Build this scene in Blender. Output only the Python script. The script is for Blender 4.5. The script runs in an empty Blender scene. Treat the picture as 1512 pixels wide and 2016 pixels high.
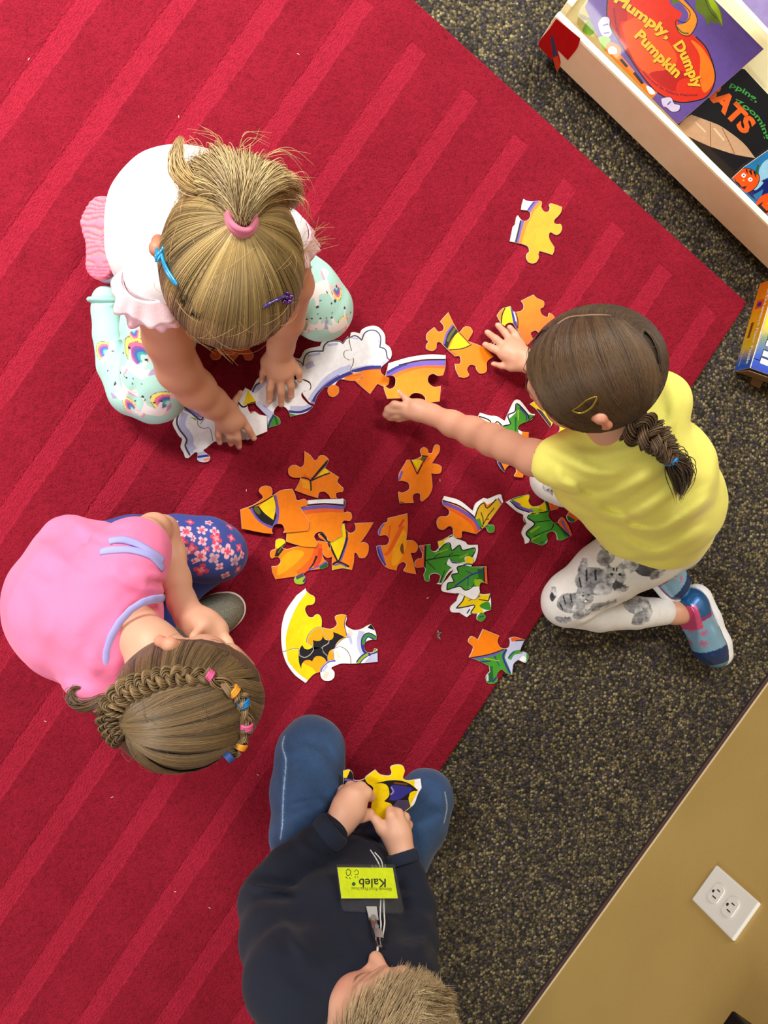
import bpy, bmesh, math, random
import numpy as np
from mathutils import Vector, Matrix
from mathutils.geometry import delaunay_2d_cdt

SC = bpy.context.scene
COL = SC.collection
# ---------------------------------------------------------------- camera
F, CAMH, NX, NY = 1500.0, 1.32, 530.0, 930.0      # focal length in pixels, height, where straight-down falls in the frame
dn = np.array([NX-756, -(NY-1008), -F]); dn /= np.linalg.norm(dn)   # straight down, in Blender camera axes
zw = -dn
xw = np.array([1., 0, 0]); xw -= xw.dot(zw)*zw; xw /= np.linalg.norm(xw)
yw = np.cross(zw, xw)
R_CW = np.array([xw, yw, zw])                      # camera axes -> world axes
EYE = np.array([0, 0, CAMH])
cd = bpy.data.cameras.new('camera'); cam = bpy.data.objects.new('camera', cd); COL.objects.link(cam)
cd.sensor_fit = 'VERTICAL'; cd.sensor_height = 36.0; cd.lens = F/2016*36.0
cd.clip_start = .02
M = Matrix([[*R_CW[0], 0], [*R_CW[1], 0], [*R_CW[2], CAMH], [0, 0, 0, 1]])
cam.matrix_world = M
SC.camera = cam
# ---------------------------------------------------------------- light, world, exposure
vs = SC.view_settings
SC.display_settings.display_device = 'sRGB'
vs.view_transform = 'Standard'; vs.look = 'None'; vs.gamma = 1.0; vs.use_curve_mapping = False
vs.exposure = 0.24
w = bpy.data.worlds.new('room'); SC.world = w; w.use_nodes = True
w.node_tree.nodes['Background'].inputs[0].default_value = (1.0, .965, .93, 1)
w.node_tree.nodes['Background'].inputs[1].default_value = .21
def area(name, loc, size, power, target, col=(1, .96, .9), spread=180):
    l = bpy.data.lights.new(name, 'AREA'); l.shape = 'RECTANGLE'; l.size, l.size_y = size
    l.energy = power; l.color = col; l.spread = math.radians(spread)
    o = bpy.data.objects.new(name, l); COL.objects.link(o); o.location = loc
    o.rotation_euler = (Vector(target)-Vector(loc)).to_track_quat('-Z', 'Y').to_euler()
    return o
area('ceiling_panel', (-1.5, 2.05, 2.5), (1.2, .6), 96, (-1.4, 1.5, 0), spread=105)
area('ceiling_panel', (1.3, 1.7, 2.5), (1.2, .6), 32, (1.15, 1.2, 0), spread=110)
area('ceiling_panel', (-1.8, -1.3, 2.5), (1.2, .6), 30, (-1.5, -1.0, 0), spread=110)
area('ceiling_panel', (.7, -2.0, 2.5), (1.2, .6), 20, (.9, -1.3, 0), spread=115)

# ---------------------------------------------------------------- helpers
def ray(px, py):
    return R_CW @ np.array([px-756, -(py-1008), -F])/F          # per unit of camera depth
def W(px, py, z=0.0):
    """world point at height z seen at photo pixel px,py"""
    r = ray(px, py); return EYE + r*((z-CAMH)/r[2])
def mpp(px, py, z=0.0):
    """metres per photo pixel there"""
    r = ray(px, py); return ((z-CAMH)/r[2])/F
def onplane(px, py, p0, n):
    r = ray(px, py); n = np.asarray(n, float)
    return EYE + r*(((np.asarray(p0)-EYE)@n)/(r@n))
def proj(P):
    q = (np.atleast_2d(P)-EYE) @ R_CW
    return np.stack([756 - q[:, 0]/q[:, 2]*F, 1008 + q[:, 1]/q[:, 2]*F], 1)
def nrm(v):
    v = np.asarray(v, float); return v/np.linalg.norm(v)
def srgb(r, g, b):
    f = lambda c: (c/255/12.92) if c/255 <= .04045 else ((c/255+.055)/1.055)**2.4
    return (f(r), f(g), f(b))
def tag(o, label=None, cat=None, group=None, kind=None):
    if label: o['label'] = label
    if cat: o['category'] = cat
    if group: o['group'] = group
    if kind: o['kind'] = kind
    return o
def empty(name, loc=(0, 0, 0)):
    o = bpy.data.objects.new(name, None); COL.objects.link(o); o.location = loc; o.empty_display_size = .05
    return o
def link(name, me, mats, parent=None):
    o = bpy.data.objects.new(name, me); COL.objects.link(o)
    for m in (mats if isinstance(mats, (list, tuple)) else [mats]):
        me.materials.append(m)
    if parent is not None:
        o.parent = parent
        o.matrix_parent_inverse = Matrix.Translation(-Vector(parent_loc(parent)))
    return o
def parent_loc(p):
    return p.location if p.parent is None else Vector((0, 0, 0))
def npmesh(name, V, faces, col=None, smooth=True, uv=None):
    """V (n,3); faces (m,3) or (m,4) int array"""
    me = bpy.data.meshes.new(name)
    V = np.asarray(V, np.float32); faces = np.asarray(faces, np.int32)
    m, k = faces.shape
    me.vertices.add(len(V)); me.vertices.foreach_set('co', V.ravel())
    me.loops.add(m*k); me.loops.foreach_set('vertex_index', faces.ravel())
    me.polygons.add(m); me.polygons.foreach_set('loop_start', np.arange(m, dtype=np.int32)*k)
    me.polygons.foreach_set('use_smooth', np.full(m, smooth))
    me.update(calc_edges=True)
    if col is not None: setcol(me, col)
    return me
def setcol(me, col):
    a = me.color_attributes.new('Col', 'FLOAT_COLOR', 'POINT')
    c = np.ones((len(me.vertices), 4), np.float32); c[:, :3] = col
    a.data.foreach_set('color', c.ravel())
class MB:
    """collects boxes / prisms / tubes into one mesh"""
    def __init__(s): s.v = []; s.f = []; s.c = []; s.mi = []
    def add(s, v, f, c=(1, 1, 1), m=0):
        o = len(s.v); s.v += [tuple(map(float, p)) for p in v]; s.f += [tuple(o+i for i in q) for q in f]
        s.c += [c]*len(v); s.mi += [m]*len(f)
    def box(s, o, a, b, c, col=(1, 1, 1)):
        o, a, b, c = map(np.asarray, (o, a, b, c))
        v = [o, o+a, o+a+b, o+b, o+c, o+a+c, o+a+b+c, o+b+c]
        f = [(0, 3, 2, 1), (4, 5, 6, 7), (0, 1, 5, 4), (1, 2, 6, 5), (2, 3, 7, 6), (3, 0, 4, 7)]
        if np.dot(np.cross(a, b), c) < 0: f = [q[::-1] for q in f]
        s.add(v, f, col)
    def tube(s, pts, r, n=8, col=(1, 1, 1), flat=None, close=False):
        P = [np.asarray(p, float) for p in pts]; N = len(P); v = []; f = []
        up = None
        for i in range(N):
            t = nrm((P[(i+1) % N] if (close or i < N-1) else P[i]) - (P[i-1] if (close or i > 0) else P[i]))
            if up is None:
                up = np.array([0, 0, 1.]) if abs(t[2]) < .9 else np.array([1., 0, 0])
            sd = nrm(np.cross(up, t)); u2 = np.cross(t, sd); up = u2
            rr = r[i] if hasattr(r, '__len__') else r
            for k in range(n):
                a = 2*math.pi*k/n
                v.append(P[i] + rr*(math.cos(a)*sd + math.sin(a)*u2*(flat or 1)))
        M_ = N if close else N-1
        for i in range(M_):
            for k in range(n):
                a = i*n+k; b = i*n+(k+1) % n; j = (i+1) % N
                f.append((a, b, j*n+(k+1) % n, j*n+k))
        if not close:
            f.append(tuple(range(n))[::-1]); f.append(tuple((N-1)*n+k for k in range(n)))
        s.add(v, f, col)
    def build(s, name, mats, parent=None, smooth=False, bevel=0):
        me = bpy.data.meshes.new(name); me.from_pydata(s.v, [], s.f); me.update()
        setcol(me, np.array(s.c)[:, :3])
        me.polygons.foreach_set('material_index', s.mi)
        bm = bmesh.new(); bm.from_mesh(me); bmesh.ops.recalc_face_normals(bm, faces=bm.faces); bm.to_mesh(me); bm.free()
        if smooth: me.polygons.foreach_set('use_smooth', [True]*len(me.polygons))
        o = link(name, me, mats, parent)
        if bevel:
            b = o.modifiers.new('b', 'BEVEL'); b.width = bevel; b.segments = 3; b.limit_method = 'ANGLE'
        return o
# ---------------------------------------------------------------- materials
class NT:
    def __init__(s, name):
        s.m = bpy.data.materials.new(name); s.m.use_nodes = True
        s.t = s.m.node_tree; s.b = s.t.nodes['Principled BSDF']
    def n(s, typ, **kw):
        n = s.t.nodes.new(typ)
        for k, v in kw.items():
            if k.startswith('i_'):
                key = k[2:]; key = int(key) if key.isdigit() else key.replace('_', ' ')
                if hasattr(v, 'is_linked') or isinstance(v, bpy.types.NodeSocket): s.t.links.new(v, n.inputs[key])
                else: n.inputs[key].default_value = v
            else: setattr(n, k, v)
        return n
    def l(s, a, b): s.t.links.new(a, b)
    def coord(s, out='Object'): return s.n('ShaderNodeTexCoord').outputs[out]
    def noise(s, scale, detail=2, vec=None, rough=.5):
        n = s.n('ShaderNodeTexNoise'); n.inputs['Scale'].default_value = scale; n.inputs['Detail'].default_value = detail
        n.inputs['Roughness'].default_value = rough
        s.l(vec or s.coord(), n.inputs['Vector']); return n
    def vor(s, scale, vec=None, feature='F1'):
        n = s.n('ShaderNodeTexVoronoi', feature=feature); n.inputs['Scale'].default_value = scale
        s.l(vec or s.coord(), n.inputs['Vector']); return n
    def ramp(s, fac, stops, interp='LINEAR'):
        n = s.n('ShaderNodeValToRGB'); n.color_ramp.interpolation = interp
        e = n.color_ramp.elements
        while len(e) < len(stops): e.new(.5)
        for q, (p, c) in zip(e, stops): q.position = p; q.color = (*c, 1) if len(c) == 3 else c
        s.l(fac, n.inputs[0]); return n.outputs[0]
    def mix(s, a, b, fac, mode='MIX'):
        n = s.n('ShaderNodeMix', data_type='RGBA', blend_type=mode)
        for sock, v in ((n.inputs[0], fac), (n.inputs[6], a), (n.inputs[7], b)):
            if isinstance(v, bpy.types.NodeSocket): s.l(v, sock)
            else: sock.default_value = v if not hasattr(v, '__len__') else ((*v, 1) if len(v) == 3 else v)
        return n.outputs[2]
    def math(s, op, a, b=None, clamp=False):
        n = s.n('ShaderNodeMath', operation=op, use_clamp=clamp)
        for sock, v in ((n.inputs[0], a), (n.inputs[1], b)):
            if v is None: continue
            if isinstance(v, bpy.types.NodeSocket): s.l(v, sock)
            else: sock.default_value = v
        return n.outputs[0]
    def base(s, v):
        if isinstance(v, bpy.types.NodeSocket): s.l(v, s.b.inputs['Base Color'])
        else: s.b.inputs['Base Color'].default_value = (*v, 1)
    def bump(s, h, strength, dist):
        n = s.n('ShaderNodeBump'); n.inputs['Strength'].default_value = strength; n.inputs['Distance'].default_value = dist
        s.l(h, n.inputs['Height']); s.l(n.outputs[0], s.b.inputs['Normal']); return n
    def set(s, **kw):
        for k, v in kw.items(): s.b.inputs[k.replace('_', ' ')].default_value = v
        return s
def plain(name, col, rough=.5, **kw):
    t = NT(name); t.base(col); t.set(Roughness=rough, **kw); return t.m
def vcol(name, rough=.6, bump=None, noise=0.0, **kw):
    """base colour from the mesh's own print / dye colour attribute"""
    t = NT(name); a = t.n('ShaderNodeVertexColor', layer_name='Col')
    c = a.outputs[0]
    if noise:
        nz = t.noise(60, 4); f = t.ramp(nz.outputs[0], [(.25, (1-noise,)*3), (.75, (1,)*3)])
        c = t.mix(c, f, 1.0, 'MULTIPLY')
    t.base(c); t.set(Roughness=rough, **kw)
    if bump:
        nz = t.noise(bump[0], 3); t.bump(nz.outputs[0], bump[1], bump[2])
    return t.m
# ---------------------------------------------------------------- 2D outlines
def parse(s, sc=1.0, ox=0.0, oy=0.0):
    """'x,y x,y! ...' -> [(x,y,corner)] in photo pixels"""
    out = []
    for t in s.split():
        c = t.endswith('!'); x, y = t.rstrip('!').split(',')
        out.append((float(x)/sc+ox, float(y)/sc+oy, c))
    return out
def smooth2(pts, n=5, closed=True):
    """Catmull-Rom through smooth points, breaking at corners"""
    N = len(pts); out = []
    for i in range(N if closed else N-1):
        p1 = pts[i]; p2 = pts[(i+1) % N]
        p0 = pts[i-1] if (closed or i > 0) else p1
        p3 = pts[(i+2) % N] if (closed or i+2 < N) else p2
        a, b = np.array(p1[:2]), np.array(p2[:2])
        t1 = (b-np.array(p0[:2]))/2; t2 = (np.array(p3[:2])-a)/2
        if p1[2]: t1 = (b-a) if p2[2] else (b-a)*1.0
        if p2[2]: t2 = (b-a)
        L = np.linalg.norm(b-a)
        for t_ in (t1, t2):
            q = np.linalg.norm(t_)
            if q > L*1.3: t_ *= L*1.3/q
        for k in range(n):
            t = k/n
            out.append(a*(2*t**3-3*t**2+1)+t1*(t**3-2*t**2+t)+b*(-2*t**3+3*t**2)+t2*(t**3-t**2))
    if not closed: out.append(np.array(pts[-1][:2]))
    return np.array(out)
def pip(P, poly):
    """points (n,2) in polygon"""
    x, y = P[:, 0], P[:, 1]; ins = np.zeros(len(P), bool); j = len(poly)-1
    for i in range(len(poly)):
        xi, yi = poly[i]; xj, yj = poly[j]
        if yi != yj:
            c = ((yi > y) != (yj > y)) & (x < (xj-xi)*(y-yi)/(yj-yi)+xi)
            ins ^= c
        j = i
    return ins
def stroke(pts, w0, w1=None, n=4):
    """thick open line as polygon"""
    P = smooth2(pts, n, closed=False); w1 = w0 if w1 is None else w1
    T = np.gradient(P, axis=0); T /= np.linalg.norm(T, axis=1)[:, None]+1e-9
    Nn = np.stack([-T[:, 1], T[:, 0]], 1)
    ww = np.linspace(w0, w1, len(P))[:, None]/2
    return np.vstack([P+Nn*ww, (P-Nn*ww)[::-1]])
# ================================================================ setting
WD = nrm(W(1021, 2016)-W(1512, 1335.5))            # along the wall, towards the bottom of the photo
WN = np.array([-WD[1], WD[0], 0]);                 # across it
if WN @ (W(1512, 2016)-W(1200, 1700)) < 0: WN = -WN   # pointing into the wall
wall0 = W(1270, 1669)
# --- carpet floor
t = NT('loop_carpet')
vec = t.coord()
warp = t.noise(30, 2, vec)
v = t.vor(215, vec)
sel = t.n('ShaderNodeSeparateColor'); t.l(v.outputs['Color'], sel.inputs[0])
big = t.noise(9, 3, vec)
mixv = t.math('ADD', t.math('MULTIPLY', sel.outputs[0], .8), t.math('MULTIPLY', big.outputs[0], .35))
c = t.ramp(mixv, [(0, srgb(34, 31, 28)), (.24, srgb(56, 50, 42)), (.42, srgb(66, 56, 72)), (.52, srgb(100, 88, 60)),
                  (.68, srgb(84, 74, 54)), (.82, srgb(136, 122, 86)), (.95, srgb(166, 152, 112))], 'CONSTANT')
dark = t.ramp(v.outputs['Distance'], [(0.0, (1, 1, 1)), (.45, (.8, .8, .8)), (.8, (.2, .2, .2))])
t.base(t.mix(c, dark, 1.0, 'MULTIPLY')); t.set(Roughness=.95)
hh = t.math('SUBTRACT', 1.0, v.outputs['Distance'])
t.bump(hh, .9, .004)
M_CARPET = t.m
mb = MB(); a0 = wall0 - WD*3.2; L = WD*6.4
mb.box(a0 + np.array([0, 0, -.05]) + WN*.06, L, -WN*3.9, np.array([0, 0, .05]))
floor = mb.build('floor', M_CARPET); tag(floor, kind='structure')
# --- tan wall with thin vinyl base
t = NT('tan_wall'); nz = t.noise(5, 3); n2 = t.noise(260, 2)
sp = t.vor(26); sc_ = t.ramp(sp.outputs['Distance'], [(0.0, (1, 1, 1)), (.045, (1, 1, 1)), (.06, (0, 0, 0))])
spk = t.noise(7, 1); sc2 = t.math('MULTIPLY', sc_, t.math('GREATER_THAN', spk.outputs[0], .62))
bc = t.ramp(nz.outputs[0], [(.3, srgb(190, 158, 92)), (.7, srgb(198, 166, 98))])
t.base(t.mix(bc, srgb(206, 184, 136), t.math('MULTIPLY', sc2, .7))); t.set(Roughness=.42)
t.bump(n2.outputs[0], .12, .002)
M_WALL = t.m
mb = MB(); mb.box(a0, L, WN*.12, np.array([0, 0, 2.6]))
wall = mb.build('wall_right', M_WALL); tag(wall, kind='structure')
mb = MB(); mb.box(a0 - WN*.006, L, WN*.010, np.array([0, 0, .008]))
bb = mb.build('baseboard_right', plain('vinyl_base', srgb(62, 40, 38), .6), bevel=.002); tag(bb, kind='structure')
mb = MB(); mb.box(a0 - WN*.0010 + np.array([0, 0, .008]), L, WN*.004, np.array([0, 0, .003]))
cb = mb.build('trim_1', plain('caulk_line', srgb(226, 206, 170), .6)); tag(cb, kind='structure')
# --- wall outlet
def wallpt(px, py, off=0.0): return onplane(px, py, wall0 - WN*off, WN)
oc = [wallpt(*p, .005) for p in ((1411.7, 1703.3), (1496.3, 1778.7), (1440.8, 1850.8), (1361.2, 1769.2))]
ocn = sum(oc)/4; oh = .0572; ow = .0355
UP = np.array([0, 0, 1.]); HX = WD*1.0
out = empty('wall_outlet', ocn)
tag(out, 'white double electrical outlet plate on the tan wall', 'outlet')
M_WHITEP = plain('white_plastic', srgb(246, 243, 234), .3)
pc = ocn + WN*.005
mb = MB(); mb.box(pc - HX*ow - UP*oh - WN*.006, HX*2*ow, UP*2*oh, WN*.0065)
mb.build('cover_plate', M_WHITEP, out, bevel=.003)
for s in (-1, 1):
    cc = pc - WN*.0065 + UP*s*.0195
    mb = MB(); r_ = .0166; ring = []
    for k in range(32):
        a = 2*math.pi*k/32; ring.append((math.cos(a)*r_, max(-.0125, min(.0125, math.sin(a)*r_))))
    v0 = [cc + HX*x + UP*y + WN*.0002 for x, y in ring]; v1 = [cc + HX*x*.97 + UP*y*.97 - WN*.0014 for x, y in ring]
    n_ = 32; mb.add(v0+v1, [tuple(range(n_, 2*n_))]+[(k, (k+1) % n_, n_+(k+1) % n_, n_+k) for k in range(n_)])
    rec = mb.build('receptacle', M_WHITEP, out)
    mb = MB()
    for x, w_, h_ in ((-.0063, .0018, .0072), (.0063, .0018, .0088)):
        mb.box(cc + HX*(x-w_/2) + UP*(.002-h_/2) - WN*.0018, HX*w_, UP*h_, WN*.0006)
    rr = [cc + HX*math.cos(a)*.0026 + UP*(-.0068+math.sin(a)*.0026) - WN*.0017 for a in np.linspace(0, 2*math.pi, 15)[:-1]]
    mb.add(rr, [tuple(range(14))])
    mb.build('slot', plain('slot_dark', srgb(50, 46, 44), .7), rec)
# dark box fixed to the wall at the frame's bottom edge
kp = wallpt(1441, 1986, .05)
kb = empty('wall_box', kp); tag(kb, 'black box on the tan wall below the outlet, cut by the frame', 'box')
M_BLACKP = plain('black_plastic', srgb(14, 11, 12), .45)
mb = MB(); mb.box(kp, UP*.16, WD*.14, WN*.049); mb.build('housing', M_BLACKP, kb, bevel=.004)
mb = MB(); mb.box(kp + WN*.004 + UP*.03 + WD*.03 - WN*.006, UP*.1, WD*.08, WN*.004); mb.build('cover', M_BLACKP, kb, bevel=.002)

# ================================================================ red rug
RC = W(1468, 597); RA = W(810, 0); RB = W(866, 1515)
ra = nrm(RA-RC); rb = nrm(RB-RC); RTH = .009
t = NT('rug_pile')
uv = t.n('ShaderNodeUVMap', uv_map='UVMap').outputs[0]
sx = t.n('ShaderNodeSeparateXYZ'); t.l(uv, sx.inputs[0])
obj = t.coord()
wob = t.noise(40, 4, obj, .7)
u_ = t.math('ADD', sx.outputs[0], t.math('MULTIPLY', t.math('SUBTRACT', wob.outputs[0], .5), .012))
v_ = sx.outputs[1]
PITCH, OFF, SW = .1153, .036, .036
fr = t.math('FRACT', t.math('DIVIDE', t.math('SUBTRACT', u_, OFF), PITCH))
e_ = .05
ins = t.math('MULTIPLY', t.math('MULTIPLY', t.math('DIVIDE', fr, e_), 1.0, True), t.math('DIVIDE', t.math('SUBTRACT', SW/PITCH+e_, fr), e_*1.6), True)
ins = t.math('MULTIPLY', t.math('MINIMUM', 1.0, t.math('MAXIMUM', ins, 0.0)), t.math('GREATER_THAN', v_, .058))
ins = t.math('MULTIPLY', ins, t.math('GREATER_THAN', u_, OFF))
pile = t.noise(420, 4, obj, .7); blot = t.noise(16, 4, obj, .6); med = t.noise(95, 3, obj, .6)
mpv = t.n('ShaderNodeMapping'); t.l(uv, mpv.inputs[0]); mpv.inputs['Scale'].default_value = (1, .45, 1)
loop = t.vor(520, mpv.outputs[0])
base = t.ramp(blot.outputs[0], [(.25, srgb(140, 22, 42)), (.75, srgb(158, 28, 50))])
fibre = t.ramp(pile.outputs[0], [(.32, (.45, .45, .45)), (.52, (1, 1, 1))])
fib2 = t.ramp(med.outputs[0], [(.3, (.80, .80, .80)), (.5, (1, 1, 1))])
cutpile = t.mix(t.mix(base, fibre, 1.0, 'MULTIPLY'), fib2, 1.0, 'MULTIPLY')
lc = t.ramp(loop.outputs['Distance'], [(.15, srgb(186, 42, 66)), (.6, srgb(148, 26, 48))])
t.base(t.mix(cutpile, t.mix(lc, fib2, .6, 'MULTIPLY'), t.math('MULTIPLY', ins, .55)))
t.set(Roughness=1.0, Specular_IOR_Level=.15)
hp = t.math('ADD', t.math('MULTIPLY', pile.outputs[0], .6), t.math('MULTIPLY', med.outputs[0], .9))
hl = t.math('MULTIPLY', t.math('SUBTRACT', 1.0, loop.outputs['Distance']), .35)
hm = t.n('ShaderNodeMix', data_type='FLOAT'); t.l(ins, hm.inputs[0]); t.l(hp, hm.inputs[2]); t.l(hl, hm.inputs[3])
t.bump(hm.outputs[0], .8, .006)
M_RUG = t.m
bm = bmesh.new()
La, Lb = 2.4, 2.4
uvl = bm.loops.layers.uv.new('UVMap')
# rug profile: rounded edge
prof = [(0, 0), (.0008, .005), (.003, .008), (.007, RTH)]
def rugpt(u, v, z): return RC*np.array([1, 1, 0]) + ra*u + rb*v + np.array([0, 0, z])
rings = []
for e, z in prof:
    rings.append([bm.verts.new(rugpt(u, v, z)) for u, v in ((e, e), (La-e, e), (La-e, Lb-e), (e, Lb-e))])
for i in range(len(rings)-1):
    for k in range(4):
        bm.faces.new((rings[i][k], rings[i][(k+1) % 4], rings[i+1][(k+1) % 4], rings[i+1][k]))
# top as a grid with gently recessed stripes
us = [prof[-1][0]]; x = OFF
while x < La-.01:
    for d in (0, .004, SW-.004, SW):
        if us[-1] < x+d < La-.02: us.append(x+d)
    x += PITCH
us.append(La-prof[-1][0]); vsl = [prof[-1][0], .056, .060, Lb-prof[-1][0]]
grid = {}
def instripe(u): 
    f_ = ((u-OFF) % PITCH); return .003 < f_ < SW-.003 and u > OFF
for i, u in enumerate(us):
    for j, v in enumerate(vsl):
        z = RTH - (.0010 if (instripe(u) and v > .057 and j < 3) or (instripe(u) and j == 3) else 0)
        grid[i, j] = bm.verts.new(rugpt(u, v, z))
for i in range(len(us)-1):
    for j in range(len(vsl)-1):
        bm.faces.new((grid[i, j], grid[i+1, j], grid[i+1, j+1], grid[i, j+1]))
bmesh.ops.remove_doubles(bm, verts=bm.verts, dist=1e-5)
bmesh.ops.recalc_face_normals(bm, faces=bm.faces)
Ai = np.linalg.inv(np.array([[ra[0], rb[0]], [ra[1], rb[1]]]))
for f_ in bm.faces:
    for lp in f_.loops:
        q = Ai @ (np.array(lp.vert.co)[:2]-RC[:2]); lp[uvl].uv = (q[0], q[1])
me = bpy.data.meshes.new('rug'); bm.to_mesh(me); bm.free()
rug = link('rug', me, M_RUG)
tag(rug, 'red rug with paler sunken stripes on the speckled carpet', 'rug')
# crumbs and lint
M_LINT = plain('lint', srgb(214, 196, 176), .8)
M_FOIL = plain('foil', srgb(170, 165, 160), .35, Metallic=.6)
random.seed(4)
fs = MB(); q0 = W(862, 1250, RTH)
for k in range(7):
    a = random.random()*6.28; l_ = .0035+random.random()*.003
    p = q0 + np.array([random.uniform(-.003, .003), random.uniform(-.005, .005), .0002])
    fs.tube([p, p+np.array([math.cos(a)*l_*.5, math.sin(a)*l_*.5, .003]), p+np.array([math.cos(a)*l_, math.sin(a)*l_, .0005])], .0011, 5, flat=.5)
fo = fs.build('foil_scrap', M_FOIL); tag(fo, 'tiny crumpled grey foil scrap lying alone on the red rug', 'scrap')
for k, (x, y) in enumerate(((866, 946), (842, 1177), (485, 966), (221, 1569), (345, 1755), (90, 1420), (352, 230), (57, 117), (587, 107), (640, 595), (413, 1787), (508, 1525))):
    p = W(x, y, RTH); a = random.random()*3.1; d = np.array([math.cos(a), math.sin(a), 0])*.0022
    m_ = MB(); m_.tube([p-d+UP*.0004, p+UP*.0012, p+d+UP*.0004], [.0004, .0008, .0004], 5)
    tag(m_.build('crumb', M_LINT), 'pale crumb on the red rug', 'crumb', 'crumbs on the rug')
# ================================================================ printed flat things (puzzle pieces, covers, cards)
def print_mat(name, rough=.35, coat=0.0):
    t = NT(name); a = t.n('ShaderNodeVertexColor', layer_name='Col')
    nz = t.noise(130, 5, None, .65); n2 = t.noise(28, 3)
    f = t.ramp(nz.outputs[0], [(.3, (.86, .86, .86)), (.6, (1, 1, 1))])
    f2 = t.ramp(n2.outputs[0], [(.3, (.93, .90, .90)), (.6, (1, 1, 1))])
    t.base(t.mix(t.mix(a.outputs[0], f, .8, 'MULTIPLY'), f2, 1.0, 'MULTIPLY')); t.set(Roughness=rough, Coat_Weight=coat, Specular_IOR_Level=.3)
    return t.m
M_PRINT = print_mat('printed_card', .5)
PAL = dict(O=(250, 132, 8), D=(236, 98, 24), A=(252, 168, 10), Y=(250, 216, 4), K=(26, 24, 32), V=(112, 88, 182), B=(52, 50, 140),
           G=(66, 150, 42), H=(30, 96, 44), L=(196, 200, 236), T=(150, 188, 30), W=(247, 247, 250), N=(120, 66, 24), E=(92, 92, 34),
           M=(146, 132, 206), S=(74, 66, 96), C=(238, 228, 206), X=(222, 178, 28), R=(226, 70, 30))
def colr(c):
    if isinstance(c, str): c = PAL[c]
    return np.array(srgb(*c))
def inset(P, d):
    A = 0.5*np.sum(P[:, 0]*np.roll(P[:, 1], -1)-np.roll(P[:, 0], -1)*P[:, 1])
    e = np.roll(P, -1, 0)-P; e /= np.linalg.norm(e, axis=1)[:, None]+1e-9
    n1 = np.stack([-e[:, 1], e[:, 0]], 1)*np.sign(A); n0 = np.roll(n1, 1, 0)
    m = n0+n1; l = np.linalg.norm(m, axis=1)[:, None]; m = m/np.maximum(l, .8)
    return P+m*d*np.minimum(2/np.maximum(l, .8), 1.3)
def resample(P, d):
    out = [P[0]]
    for p in P[1:]:
        if np.linalg.norm(p-out[-1]) > d: out.append(p)
    if np.linalg.norm(out[-1]-out[0]) < d: out.pop()
    return np.array(out)
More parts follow.
